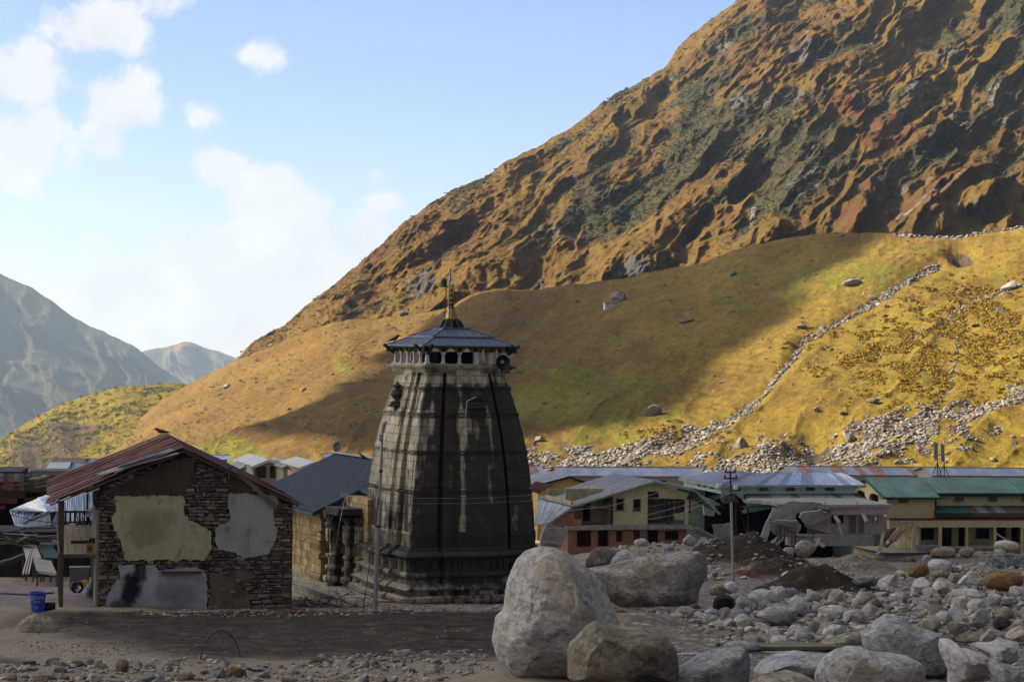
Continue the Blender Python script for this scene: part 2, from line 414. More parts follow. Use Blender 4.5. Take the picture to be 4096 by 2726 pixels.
def mountain_material(name, px_scale=1.0, warm=1.0, ys=.22, fall=.5):
    t = MT(name, .95, .1); p0 = t.geo(); s = px_scale; p = t.mapping(t.mapping(p0, rot=(0, math.radians(40), 0)), scale=(fall, ys, 1.15))
    nA = t.noise(.006*s, 6, .6, p); nB = t.noise(.03*s, 8, .65, p); nC = t.noise(.17*s, 9, .74, p); nD = t.noise(.55*s, 7, .8, p)
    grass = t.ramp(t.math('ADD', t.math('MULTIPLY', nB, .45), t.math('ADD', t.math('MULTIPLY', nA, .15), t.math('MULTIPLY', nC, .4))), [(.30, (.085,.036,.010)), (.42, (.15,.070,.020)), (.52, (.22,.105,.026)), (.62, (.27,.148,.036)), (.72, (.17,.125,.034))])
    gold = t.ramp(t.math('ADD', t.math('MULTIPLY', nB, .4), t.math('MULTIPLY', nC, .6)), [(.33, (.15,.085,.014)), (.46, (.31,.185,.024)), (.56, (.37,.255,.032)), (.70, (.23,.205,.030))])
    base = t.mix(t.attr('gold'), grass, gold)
    green = t.ramp(nB, [(.35, (.15,.14,.015)), (.65, (.27,.235,.025))])
    base = t.mix(t.attr('green'), base, green)
    red = t.ramp(nC, [(.35, (.12,.035,.02)), (.6, (.23,.065,.035))])
    base = t.mix(t.math('MULTIPLY', t.attr('red'), t.rng(nC, .38, .56)), base, red)
    shrub = t.ramp(nC, [(.34, (.030,.034,.017)), (.5, (.070,.068,.030)), (.66, (.125,.110,.045))])
    base = t.mix(t.rng(t.math('ADD', t.attr('shrub'), t.math('MULTIPLY', t.math('SUBTRACT', nC, .5), 1.8)), .30, .62), base, shrub)
    rock = t.ramp(nC, [(.34, (.05,.047,.047)), (.5, (.15,.142,.138)), (.66, (.31,.29,.27))])
    rockf = t.math('ADD', t.attr('rock'), t.math('MULTIPLY', t.math('SUBTRACT', nC, .5), 1.9))
    base = t.mix(t.rng(rockf, .44, .58), base, rock)
    rub = t.ramp(t.voro(.55*s, p, out='Color'), [(.0, (.22,.20,.18)), (.5, (.45,.42,.38)), (1., (.68,.64,.58))])
    rub = t.mix(t.rng(t.voro(.55*s, p), .25, .75), rub, (.10,.09,.08))
    base = t.mix(t.rng(t.math('ADD', t.attr('rubble'), t.math('MULTIPLY', t.math('SUBTRACT', nC, .5), 1.2)), .40, .56), base, rub)
    soil = t.ramp(nC, [(.3, (.07,.05,.035)), (.7, (.17,.125,.09))])
    base = t.mix(t.rng(t.math('ADD', t.attr('soil'), t.math('MULTIPLY', t.math('SUBTRACT', nC, .5), .8)), .4, .6), base, soil)
    if warm != 1.0: base = t.mix(1.0, base, (warm, warm, warm*.98), 'MULTIPLY')
    base = t.mix(t.rng(nD, .35, .62, .75, 0), base, t.mix(.5, base, (.02,.015,.008)))     # tufts
    v1 = t.voro(.22*s, p); base = t.mix(t.rng(v1, .15, .55, .35, 0), base, t.mix(.55, base, (.03,.028,.012)))
    t.color(base); t.bump(nB, 9.0/s*.35); t.bump(nC, 5.0/s, 1.); t.bump(nD, 1.6/s, 1.); t.bump(v1, 1.6/s, .6)
    return t.m
M_ground = ground_material(); M_mtn = mountain_material('mountain_cover', 1.0, .74); M_apron = mountain_material('meadow_cover', 2.0)

# ================================================================ ground
MOUNDS = []       # x, y, rx, ry, h, rot
def mound(px, py, rx, ry, h, rot=0.): p = G(px, py); MOUNDS.append((p.x, p.y, rx, ry, h, rot)); return p
mound(752, 566, 5.5, 5.0, 2.6); mound(727, 560, 3.4, 3.6, 1.7); mound(778, 577, 3.8, 3.4, 1.5)     # spoil heap behind the pole
mound(798, 591, 2.8, 2.6, 1.15); mound(822, 591, 2.4, 2.2, .8); mound(845, 592, 2.6, 2.2, .8)     # dark cones
mound(858, 570, 4.2, 3.2, 1.5); mound(833, 566, 3.0, 3.0, .9)
for (a_, d_, b_, c_, h_) in ((930, 214, 9, 7, .25), (965, 213, 9, 7, .45), (1000, 213, 9, 7, .4), (1035, 213, 9, 7, .4), (800, 196, 9, 8, .3), (845, 198, 9, 8, .3)): p_ = W(a_, 550, d_); MOUNDS.append((p_.x, p_.y, b_, c_, h_, 0))
for (a_, d_, b_, c_, h_) in ((632, 186, 11, 8, .7), (662, 184, 10, 8, .8), (690, 182, 9, 8, .8), (608, 180, 7, 7, .5)): p_ = W(a_, 550, d_); MOUNDS.append((p_.x, p_.y, b_, c_, h_, 0))
mound(20, 622, 3.4, 2.2, .55); mound(80, 618, 3.0, 1.6, .45)
mound(705, 640, 5, 4, .5); mound(640, 625, 4, 3, .5)
def gz(x, y):
    x = np.asarray(x, float); y = np.asarray(y, float)
    z = GA + GB * y
    for (mx, my, rx, ry, h, rot) in MOUNDS:
        q = np.sqrt(((x - mx)/rx)**2 + ((y - my)/ry)**2); wob = .35 * perlin(x*.9, y*.9, seed=int(mx*7) & 63)
        z = z + h * np.clip(1 - q * (1 + wob), 0, 1)**1.15
    z = z + .22 * fbm(x/7, y/7, oct=3, seed=3) + .06 * fbm(x/1.1, y/1.1, oct=4, seed=9) * np.clip(200/np.maximum(y, 1), 0, 1)
    return z
def gzf(x, y): return float(gz(np.array([x]), np.array([y]))[0])
def build_ground():
    ys = np.concatenate([[-80, -20, 10, 30], np.geomspace(42, 330, 640), np.geomspace(334, 12000, 60)])
    n = 620; ts = np.linspace(-1, 1, n); ts = np.sign(ts) * (np.abs(ts) * .5 + np.abs(ts)**6 * .8)
    halfw = np.maximum(60, ys * 1.0)
    X = ts[None, :] * halfw[:, None] * 1.0; Y = np.repeat(ys[:, None], n, 1)
    Z = gz(X, Y)
    px, py = project(np.stack([X, np.maximum(Y, 1), Z], -1)); py = np.where(Y < 20, 2000, py)
    # loose tilled soil strip in front of the house and the temple
    wob = 7 * fbm(X/2.2, Y/2.2, oct=4, seed=21)
    right = 545 + (py - 610) * 3.3
    strip = smooth(607, 613, py + wob*.6) * smooth(664, 652, py + wob + np.clip((150 - px)*.07, 0, 10)) * smooth(-30 , 90, px - np.clip((py - 625), 0, 40)*4.5 + wob*4) * smooth(right+8, right-8, px + wob*3)
    heap = np.zeros_like(X)
    for k in (0, 1, 2, 3, 4, 5):
        mx, my, rx, ry, h, rot = MOUNDS[k]; heap = np.maximum(heap, smooth(1.05, .8, np.sqrt(((X-mx)/rx)**2 + ((Y-my)/ry)**2) + wob*.03))
    dark = np.clip(strip + heap, 0, 1)
    tilled = strip * (.07 * np.abs(fbm(X*2.3, Y*2.3, oct=3, seed=77)) + .05*fbm(X*.8, Y*.8, oct=2, seed=78)); Z = Z + tilled
    grass = smooth(595, 640, py)*smooth(700, 500, px) * .45 + smooth(320, 420, Y)
    rubz = smooth(600, 640, px)*smooth(548, 556, py)*.75*smooth(300, 230, Y)
    pav = smooth(.35, .5, np.where((px < 95) & (py > 583) & (py < 606), 1., 0.)) 
    V = np.stack([X, Y, Z], -1).reshape(-1, 3); m = len(ys)
    I = np.arange(m*n).reshape(m, n); F = np.stack([I[:-1,:-1], I[:-1,1:], I[1:,1:], I[1:,:-1]], -1).reshape(-1, 4)
    o = mesh_obj('ground', V, F, M_ground, smooth_=True); tag(o, kind='structure')
    fattr(o, 'dark', dark); fattr(o, 'grass', np.clip(grass, 0, 1)); fattr(o, 'paving', pav); fattr(o, 'rubble', np.clip(rubz*(1-dark), 0, 1))
    return o
ground = build_ground()

# ================================================================ hillsides: sheets between a foot line and a crest line
def curve(pts):          # overview (2356 px) points -> function of frame px
    a = np.array(pts, float) * .4346; return lambda x: np.interp(x, a[:,0], a[:,1])
yc_main = curve([(0,1150),(380,1000),(500,900),(545,838),(562,808),(600,775),(660,745),(700,705),(760,665),(830,600),(870,570),(920,520),(990,470),(1040,440),(1100,415),(1170,370),(1250,330),(1320,290),(1380,240),(1440,205),(1530,155),(1560,110),(1620,55),(1690,5),(1760,-50),(1900,-130),(2100,-230),(2400,-330),(2900,-400)])
yc_apron = curve([(-200,1160),(60,1120),(130,1090),(200,1052),(270,1003),(330,955),(380,915),(430,885),(490,855),(520,838),(560,820),(640,790),(700,765),(790,733),(850,735),(920,727),(960,720),(1023,712),(1060,690),(1110,668),(1150,663),(1227,667),(1300,655),(1380,648),(1440,640),(1510,621),(1560,614),(1613,606),(1650,588),(1715,567),(1760,558),(1800,552),(1850,542),(1910,534),(2023,534),(2090,542),(2178,547),(2280,534),(2356,519),(2600,480),(2900,440)])
def distpoly(px, py, pts):   # distance in px to an overview polyline
    a = np.array(pts, float) * .4346; best = np.full(px.shape, 1e9)
    for (x0, y0), (x1, y1) in zip(a[:-1], a[1:]):
        dx, dy = x1-x0, y1-y0; t = np.clip(((px-x0)*dx + (py-y0)*dy)/(dx*dx+dy*dy), 0, 1)
        best = np.minimum(best, np.hypot(px - x0 - t*dx, py - y0 - t*dy))
    return best
def sheet_mesh(name, px, py, d, mat, disp=None, label=None):
    a, b = ray(px, py); P = np.stack([a*d, d, CAMZ + b*d], -1)
    if disp is not None: P = P + disp(P, px, py)
    m, n = px.shape; I = np.arange(m*n).reshape(m, n)
    F = np.stack([I[:-1,:-1], I[:-1,1:], I[1:,1:], I[1:,:-1]], -1).reshape(-1, 4)
    o = mesh_obj(name, P.reshape(-1,3), F, mat, smooth_=True); tag(o, kind='structure'); return o, P
def normals(P):
    du = np.gradient(P, axis=1); dv = np.gradient(P, axis=0); n = np.cross(du, dv); n /= np.linalg.norm(n, axis=-1, keepdims=True) + 1e-9
    return n * np.sign(n[..., 2:3] + 1e-9)

_gx = np.arange(-400, 1700, 4.); _gy = np.interp(_gx, [-100, 60, 190, 240, 420, 600, 800, 1024, 1300], [1000, 1050, 1150, 1100, 980, 900, 800, 700, 640])
_k = np.exp(-(np.arange(-60, 61)*4/75.)**2); _DT = (_gx, np.convolve(np.pad(_gy, 60, mode='edge'), _k/_k.sum(), 'valid'))
def apron_d(px, s):
    d1 = np.interp(px, _DT[0], _DT[1])
    d0 = np.interp(px, [-100, 0, 500, 1300], [430, 400, 345, 330])
    return d0 + (d1 - d0) * s**1.5
YB_APRON = 522.0
def build_apron():
    m, n = 560, 1300
    px = np.repeat(np.linspace(-90, 1200, n)[None, :], m, 0); s = np.repeat(np.linspace(0, 1, m)[:, None], n, 1)
    _q = np.arange(-200, 1400, 1.); _kk = np.exp(-(np.arange(-30, 31)/11.)**2); _ys = np.convolve(np.pad(yc_apron(_q), 30, mode='edge'), _kk/_kk.sum(), 'valid')
    yc = np.interp(px[0], _q, _ys)[None, :]; yn = (2.0*fbm(px[0]/16, px[0]*0, oct=5, seed=5))[None, :]
    py = YB_APRON + (yc - YB_APRON) * s + yn * s**14
    d = apron_d(px, s)
    ch = np.full(px.shape, 1e9)
    CH = [([(1235,1062),(1400,1045),(1500,1010),(1600,975),(1690,935),(1760,890),(1830,810),(1850,770),(1930,735),(1980,700),(2040,670),(2110,640),(2160,610)], 1.0),
          ([(1650,1085),(1760,1058),(1900,1020),(2000,1000),(2080,975),(2160,950),(2260,930),(2400,880)], 1.6)]
    def disp(P, px, py):
        x, y, z = P[...,0], P[...,1], P[...,2]
        fade = smooth(0, .12, s) * smooth(1.0, .93, s)
        h = 4.5*fbm(x/120, y/180, z/60, oct=3, seed=40)*fade + 1.1*fbm((x*.8+z*.6)/40, y/120, (z*.8-x*.6)/12, oct=4, seed=41) * (.4+.6*fade) + .42*fbm(x/6, y/24, z/3, oct=5, seed=42)
        w = 10*fbm(px/40, py/40, oct=2, seed=44)
        q = (px*.62 + py*1.0 + w)/26
        h += .8 * (ridged(q*.5, (px - py)/260, oct=4, seed=43) - .8) * fade            # runnels down the slope
        for pts, k in CH:
            dd = distpoly(px, py + .0*px, pts) / (6*k + .02*np.maximum(py-380, 0)*8*k*.2)
            h -= 1.3 * np.exp(-dd*dd) * fade
        # bowl that cuts into the right-hand bank
        bb = np.hypot((px - 815)/34, (py - 432)/16); h -= 3.5*np.exp(-bb**2)
        bb = np.hypot((px - 962)/14, (py - 252)/10); h -= 5*np.exp(-bb**2)
        h += .30*ridged(x/22, y/70, z/1.5, oct=3, seed=46)*fade
        o = np.zeros_like(P); o[...,2] = h; return o
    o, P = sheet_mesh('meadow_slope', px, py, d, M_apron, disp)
    n1 = fbm(P[...,0]/40, P[...,1]/150, P[...,2]/14, oct=5, seed=51); n2 = fbm(px/30, py/22, oct=4, seed=52)
    X = px/.4346; Y = py/.4346                         # overview coordinates
    nrm = normals(P)
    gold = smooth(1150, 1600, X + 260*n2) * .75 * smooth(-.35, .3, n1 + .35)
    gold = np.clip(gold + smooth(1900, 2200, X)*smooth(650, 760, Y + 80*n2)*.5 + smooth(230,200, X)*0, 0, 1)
    green = .22 + smooth(.0, .5, n2 + .9*np.exp(-(((X-1330)/200)**2 + ((Y-930)/90)**2)) + .5*np.exp(-(((X-1900)/260)**2+((Y-650)/60)**2)) - .25 + .8*np.exp(-(((X-560)/120)**2 + ((Y-1040)/30)**2)))
    rub = np.zeros_like(px); soil = np.zeros_like(px)
    for pts, k in CH:
        wpx = (2.1*k + smooth(890, 1050, Y)*11.5*k) * np.clip(1 + 2.4*fbm(px/18, py/8, oct=4, seed=60), .15, 3)
        dd = distpoly(px, py, pts); rub = np.maximum(rub, smooth(1.6, .35, dd/np.maximum(wpx, 1) + .5*fbm(px/7, py/4, oct=3, seed=62)))
        soil = np.maximum(soil, smooth(2.6, 1.2, dd/np.maximum(wpx*.8, 2)) * smooth(-.2, .3, fbm(px/18, py/12, oct=3, seed=61)))
    rub = np.maximum(rub, smooth(2.4, 1.2, distpoly(px, py, [(2060,540),(2180,545),(2280,532),(2356,520),(2500,500)])))
    rub = np.maximum(rub, .75*smooth(3.0, 1.0, distpoly(px, py, [(2240,680),(2300,660),(2356,640)])))
    rub = np.maximum(rub, .6*smooth(2.2, .8, distpoly(px, py, [(2100,780),(2170,740),(2215,690),(2200,830),(2190,900),(2150,930)])))
    soil = np.maximum(soil, smooth(1.0, .6, np.hypot((px-815)/26, (py-437)/9)))
    soil = np.maximum(soil, smooth(1.0, .6, np.hypot((px-962)/13, (py-254)/11)))
    red = .7*smooth(.6, .2, np.hypot((px-1000)/55, (py-408)/10))
    shrub = .30*smooth(-.05, .35, n1 + .3*n2) * smooth(1900, 1000, X)
    rock = smooth(.62, .4, nrm[...,2]) * .5
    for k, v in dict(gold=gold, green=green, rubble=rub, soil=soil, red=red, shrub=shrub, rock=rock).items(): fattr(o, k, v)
    return o, P, px, py, s
apron, AP, apx, apy, aps = build_apron()
def on_apron(X, Y):       # overview point -> point on the meadow slope
    px, py = X*.4346, Y*.4346; j = int(np.clip(np.interp(px, apx[0], np.arange(apx.shape[1])), 0, apx.shape[1]-1))
    P = AP[:, j]; _, qy = project(P); i = int(np.argmin(np.abs(qy - py))); return Vector(P[i])

def build_mountain():
    m, n = 620, 1150
    px = np.repeat(np.linspace(150, 1240, n)[None, :], m, 0); s = np.repeat(np.linspace(0, 1, m)[:, None], n, 1)
    yb = yc_apron(px[0]) + 16; yc = np.minimum(yc_main(px[0]), yb + 8); yn = (2.6*fbm(px[0]/16, px[0]*0, oct=5, seed=7) + 2.4*np.abs(fbm(px[0]/9, px[0]*0+3, oct=4, seed=8)))*smooth(215, 260, px[0])
    py = yb[None, :] + (yc - yb)[None, :] * s + yn[None, :]*s**8
    d0 = apron_d(px, 1.0) + 40; d1 = np.interp(px, [150, 240, 400, 700, 1024, 1240], [1230, 1230, 1320, 1450, 1560, 1600])
    d = d0 + (d1 - d0) * s**1.05
    store = {}
    def disp(P, px, py):
        x, y, z = P[...,0], P[...,1], P[...,2]
        fade = smooth(0, .06, s) * smooth(1.0, .90, s); up = smooth(250, 420, px)
        wx = 26*fbm(px/110, py/110, oct=3, seed=70) + 9*fbm(px/24, py/24, oct=3, seed=83); wy = 20*fbm(px/70, py/70, oct=3, seed=71)
        # long ribs falling from upper right to lower left, and smaller ones steeper
        a = (px*.74 + py*.67 + wx); b = (px*.67 - py*.74 + wy)
        r1 = ridged(a/78, b/420, oct=3, seed=72); r2 = ridged((a - .12*b)/36, b/170, oct=4, seed=73)
        xf = x*.77 + z*.64; zf = -x*.64 + z*.77; r3 = ridged(xf/48, y/150, zf/20, oct=5, seed=74)
        h = 21*(r1 - .75) + 11*(r2 - .8) + 3.6*(r3 - .8)
        h = h * fade * (.45 + .55*up) + 1.6*fbm(xf/20, y/40, zf/7, oct=4, seed=75) + 1.7*ridged(xf/22, y/50, zf/6, oct=5, seed=79, gain=.6)
        # crags
        cr = smooth(.08, .42, fbm(px/50, py/42, oct=4, seed=76) + .12 + .75*np.exp(-(((px/.4346-1790)/120)**2 + ((py/.4346-170)/110)**2)) + .6*np.exp(-(((px/.4346-2030)/230)**2 + ((py/.4346-450)/60)**2)) + .4*np.exp(-(((px/.4346-2200)/130)**2 + ((py/.4346-260)/150)**2)) - .55*smooth(900, 500, px/.4346))
        st = fbm(x/24, y/24, z/15, oct=5, seed=77); steps = (np.floor((z + 14*st)/13) + smooth(.55, .95, ((z + 14*st)/13) % 1.0))*13 - z - 14*st
        h = h + cr * fade * (6*ridged(xf/40, y/80, zf/10, oct=5, seed=78) - 4)
        store['cr'] = cr; store['r1'] = r1; store['r2'] = r2
        o = np.zeros_like(P); o[...,2] = h*.16; o[...,1] = -h*1.1; o[...,0] = -h*.1; return o
    o, P = sheet_mesh('mountain', px, py, d, M_mtn, disp)
    X = px/.4346; Y = py/.4346; nrm = normals(P)
    xf = P[...,0]*.77 + P[...,2]*.64; zf = -P[...,0]*.64 + P[...,2]*.77; n1 = fbm(xf/120, P[...,1]/400, zf/55, oct=5, seed=80); n2 = fbm(xf/50, P[...,1]/150, zf/20, oct=5, seed=81); n3 = fbm(px/60, py/50, oct=4, seed=82)
    steep = 1 - nrm[...,2]
    rock = smooth(.85, 1.1, steep + .3*n2)*.4 + .66*smooth(.95, 1.3, store['cr'] + .7*n2 + .2*steep)
    rock = np.clip(rock, 0, 1)
    hollow = smooth(.9, .5, store['r2'])
    shrub = .60*smooth(-.0, .45, n1 + .85*n2 - .22 + .25*hollow + .28*smooth(1150, 1350, X)*smooth(1900, 1650, X)*smooth(120, 220, Y) + .45*smooth(2150, 2330, X)*smooth(330, 200, Y) + .18*smooth(950, 1150, X)*smooth(620, 500, Y) - .30*smooth(.30,.05,s) - .2*smooth(1900, 2050, X)*smooth(380, 460, Y))
    shrub = np.clip(shrub, 0, 1)
    red = smooth(.05, .3, n3 - .12 + .5*np.exp(-(((X-1930)/60)**2+((Y-235)/30)**2)) + .8*np.exp(-(distpoly(px, py, [(2010,525),(2080,490),(2150,450),(2200,420)])/7)**2) + .45*np.exp(-(((X-2080)/110)**2+((Y-300)/60)**2)) + .3*np.exp(-(((X-1050)/60)**2+((Y-560)/30)**2)))*.8
    gold = smooth(-.1, .35, -n1 + .2*n2 - .05 + .3*smooth(.35, .0, s) + .2*smooth(1300, 2000, X))*.30
    green = .12 + smooth(.05, .45, n3 + .2*n2)*.4
    rub = .8*smooth(3.0, .8, distpoly(px, py, [(2010,100),(1985,140),(1975,190),(1985,250)]) + 3*n2) + .7*smooth(2.2, .6, distpoly(px, py, [(2240,400),(2180,440),(2120,480),(2040,525)]) + 2.5*n2)
    rub = rub + .9*smooth(5, 2, distpoly(px, py, [(1735,480),(1728,520)]) + 2*n2)
    for k, v in dict(gold=gold, green=green, rubble=rub*.8, soil=np.zeros_like(px), red=red, shrub=shrub, rock=rock).items(): fattr(o, k, v)
    return o, P, px, py, shrub
mountain, MP, mpx, mpy, mshrub = build_mountain()

def build_far(name, pts, d0, d1, yb, seed, amp, masks, xr, n=420, m=200, mat=None, wob=3.0, foot=None):
    f = curve(pts); px = np.repeat(np.linspace(xr[0], xr[1], n)[None, :], m, 0); s = np.repeat(np.linspace(0, 1, m)[:, None], n, 1)
    yc = f(px[0]) + wob*.5*fbm(px[0]/12, px[0]*0, oct=5, seed=seed)
    fb = np.full(n, yb) if foot is None else curve(foot)(px[0])
    py = fb[None, :] + (yc - fb)[None, :]*s; d = d0 + (d1 - d0)*s**1.1
    def disp(P, px, py):
        x, y, z = P[...,0], P[...,1], P[...,2]; fade = smooth(0, .08, s)*smooth(1., .85, s)
        a = px*.75 - py*.2 + 20*fbm(px/60, py/60, oct=3, seed=seed+1)
        h = amp*((ridged(a/38, py/150, oct=4, seed=seed+2) - .8) + .5*(ridged(x/(amp*4), y/(amp*4), z/(amp*3), oct=4, seed=seed+3) - .8))*fade + amp*.06*fbm(x/(amp*.3), y/(amp*.3), z/(amp*.3), oct=3, seed=seed+4)
        o = np.zeros_like(P); o[...,2] = h*.15; o[...,1] = -h*1.0; return o
    o, P = sheet_mesh(name, px, py, d, mat or M_mtn, disp)
    n2 = fbm(P[...,0]/(amp*2), P[...,1]/(amp*2), P[...,2]/(amp*2), oct=5, seed=seed+6); nr = normals(P)
    mk = masks(px/.4346, py/.4346, n2, nr, s)
    for k in ('gold','green','rubble','soil','red','shrub','rock'): fattr(o, k, mk.get(k, np.zeros_like(px)))
    return o, P, px, py
# bushy spur at the left
M_spur = mountain_material('spur_cover', .8)
spur, SP, spx, spy = build_far('spur_hill', [(-1800,1240),(-300,1130),(-60,1040),(0,1010),(60,972),(110,945),(150,925),(200,908),(262,889),(330,886),(395,880),(450,884),(520,900),(600,960),(800,1100)], 760, 1260, 505, 300, 14,
    lambda X, Y, n2, nr, s: dict(green=np.full(X.shape, .55), gold=np.full(X.shape, .8), shrub=smooth(.0, .35, n2)*.6, rubble=.75*smooth(60, 15, np.abs((X + (Y-1060)*.9) - 100) + 60*n2)*smooth(960, 1010, Y), soil=.9*smooth(110, 40, np.abs((X + (Y-1060)*.9) - 90) + 90*n2)*smooth(940, 1000, Y)), (-500, 340), mat=M_spur, n=640)
# blue mountains far down the valley
far1, _, _, _ = build_far('far_mountain', [(-2600,260),(-1500,180),(-800,300),(-400,420),(-100,570),(0,628),(35,645),(75,662),(120,692),(167,728),(200,745),(268,776),(300,790),(330,812),(370,845),(420,878),(470,905),(560,960),(700,1040)], 4200, 6400, 470, 330, 150,
    lambda X, Y, n2, nr, s: dict(green=np.full(X.shape, .35), shrub=np.full(X.shape, .9), rock=smooth(.2,.6,n2)*.25), (-900, 320), foot=[(-2600,1110),(800,1090)], n=760)  # shrub mask darkens the range evenly, standing in for its own shade
far2, _, _, _ = build_far('distant_peak', [(200,870),(300,815),(350,802),(388,796),(424,785),(440,786),(468,798),(500,806),(548,824),(600,850),(760,940)], 7600, 8800, 420, 350, 150,
    lambda X, Y, n2, nr, s: dict(gold=np.full(X.shape, .1), green=np.full(X.shape, .4), shrub=smooth(-.3, .2, n2)*.9), (90, 340), n=260, m=120, wob=2.0, foot=[(100,1000),(900,1000)])

# clouds added off frame: one shades the village, one the middle of the meadow slope
def apr(X, Y): return on_apron(X, Y)
cl1 = make_shade_cloud('cloud', [(-150,-120,0),(140,-120,0),(160,120,0),(150,255,-12),(95,285,-14),(20,305,-15),(-30,300,-15),(-60,290,-14),(-120,270,-12),(-200,200,-10),(-220,20,0)], 560, 'unseen cloud bank added to shade the village', seed=3, soft=8)
cl2 = make_shade_cloud('cloud', [apr(560,985), apr(800,1010), apr(930,1030), apr(1090,1000), apr(1230,960), apr(1400,880), apr(1580,790), apr(1660,715), apr(1780,625), apr(1890,545), Vector(apr(1800,556)) + Vector((12,10,2)), Vector(apr(1500,626)) + Vector((6,10,2)), Vector(apr(1250,668)) + Vector((0,10,2)), Vector(apr(1025,718)) + Vector((0,8,2)), apr(930,800), apr(830,885), apr(700,945)], 620, 'unseen long cloud added to shade the meadow slope', thick=30, seed=11, soft=9)

# ---------------------------------------------------------------- haze
def build_haze():
    mb = MB(); mb.box(-4600, 4600, -120, 9200, -1100, 560)
    m = bpy.data.materials.new('haze_air'); m.use_nodes = True; nt = m.node_tree; nt.nodes.clear()
    o = nt.nodes.new('ShaderNodeOutputMaterial'); v = nt.nodes.new('ShaderNodeVolumePrincipled')
    v.inputs['Color'].default_value = (.58,.76,1.0,1); v.inputs['Density'].default_value = HAZE; v.inputs['Anisotropy'].default_value = .25
    nt.links.new(v.outputs[0], o.inputs['Volume'])
    h = mb.build('haze', m); tag(h, 'thin blue haze filling the valley air', kind='stuff'); return h
HAZE = 0.000045
build_haze()
# ================================================================ stone materials
def temple_stone(name, base, dark_amt=.5, sx=1.0):
    t = MT(name, .88, .25); uv = t.N('ShaderNodeUVMap').outputs[0]; p = t.geo()
    br = t.N('ShaderNodeTexBrick'); br.inputs['Scale'].default_value = 1.0; br.inputs['Brick Width'].default_value = .56; br.inputs['Row Height'].default_value = .40
    br.inputs['Mortar Size'].default_value = .012; br.inputs['Mortar Smooth'].default_value = .2; br.inputs['Bias'].default_value = 0; br.offset = .43; br.squash = 1.4; br.squash_frequency = 3
    br.inputs['Color1'].default_value = (0,0,0,1); br.inputs['Color2'].default_value = (1,1,1,1); br.inputs['Mortar'].default_value = (.5,.5,.5,1); t.L(uv, br.inputs['Vector'])
    n1 = t.noise(.8, 6, .65, p, stretch=(2.2,2.2,.28)); n2 = t.noise(2.6, 7, .68, p, stretch=(1,1,.55)); n3 = t.noise(14, 5, .6, p)
    stone = t.mix(br.outputs['Color'], tuple(c*.72 for c in base), tuple(min(1, c*1.2) for c in base))
    stone = t.mix(t.rng(n2, .35, .7), stone, tuple(c*k for c, k in zip(base, (.62,.56,.46))))
    soot = t.math('ADD', t.math('ADD', t.math('MULTIPLY', n1, .9), -.08), t.math('MULTIPLY', n2, .40))
    soot = t.math('ADD', soot, t.math('MULTIPLY', t.math('SUBTRACT', br.outputs['Color'], .5), -.09))
    soot = t.math('ADD', soot, t.math('MULTIPLY', t.math('SUBTRACT', t.attr('soot'), .5), .95))
    k = t.rng(soot, .44, .72)
    base2 = t.mix(t.math('MULTIPLY', k, .93), stone, t.ramp(n3, [(.3, (.014,.013,.014)), (.7, (.04,.038,.038))]))
    base2 = t.mix(t.math('MULTIPLY', br.outputs['Fac'], .8), base2, (.012,.010,.010))
    t.color(base2); t.bump(t.math('SUBTRACT', 1.0, br.outputs['Fac']), .02, .9); t.bump(n3, .02, .7); t.bump(n2, .03, .5)
    return t.m
M_tstone = temple_stone('weathered_temple_stone', (.52,.475,.37)); M_tbase = temple_stone('plinth_stone', (.44,.41,.34)); M_warm = temple_stone('porch_stone', (.52,.38,.20))
def slate():
    t = MT('slate_roofing', .30, .7); n = t.noise(1.1, 5, .6); n2 = t.noise(9, 5, .6, stretch=(1,1,.3))
    t.color(t.ramp(n2, [(.3, (.035,.05,.08)), (.55, (.075,.10,.145)), (.75, (.12,.14,.175))])); t.rough(t.rng(n, .3, .7, .25, .55)); t.bump(n2, .012); return t.m
M_slate = slate()
M_gold = simple('gilded_copper', (.42,.29,.10), .45, 6, .32, .5, .01, metal=.9); M_dmetal = simple('dark_metal', (.035,.033,.035), .3, 5, .5, .5, .004, metal=.4)
M_yellow = simple('yellow_paint', (.42,.25,.03), .5, 3, .7); M_green = simple('green_paint', (.012,.085,.065), .5, 5, .6); M_greend = simple('dark_green_paint', (.006,.035,.028), .4, 5, .7)
M_whitep = simple('whitewash', (.66,.63,.68), .25, 5, .8); M_dark = simple('dark_interior', (.012,.011,.012), .3, 2, .95, .05)
M_flagw = simple('white_cloth', (.62,.60,.72), .2, 4, .9); M_rustp = simple('rust_metal', (.10,.035,.018), .5, 6, .8)
M_steel = simple('galvanised_steel', (.30,.31,.32), .3, 5, .5, .5, .004, metal=.3); M_black = simple('black_plastic', (.015,.015,.017), .3, 5, .4); M_wood = simple('old_wood', (.13,.10,.07), .4, 3, .9)

TH = math.radians(24.0)
A2 = Vector((math.cos(TH), math.sin(TH), 0)); B2 = Vector((-math.sin(TH), math.cos(TH), 0))
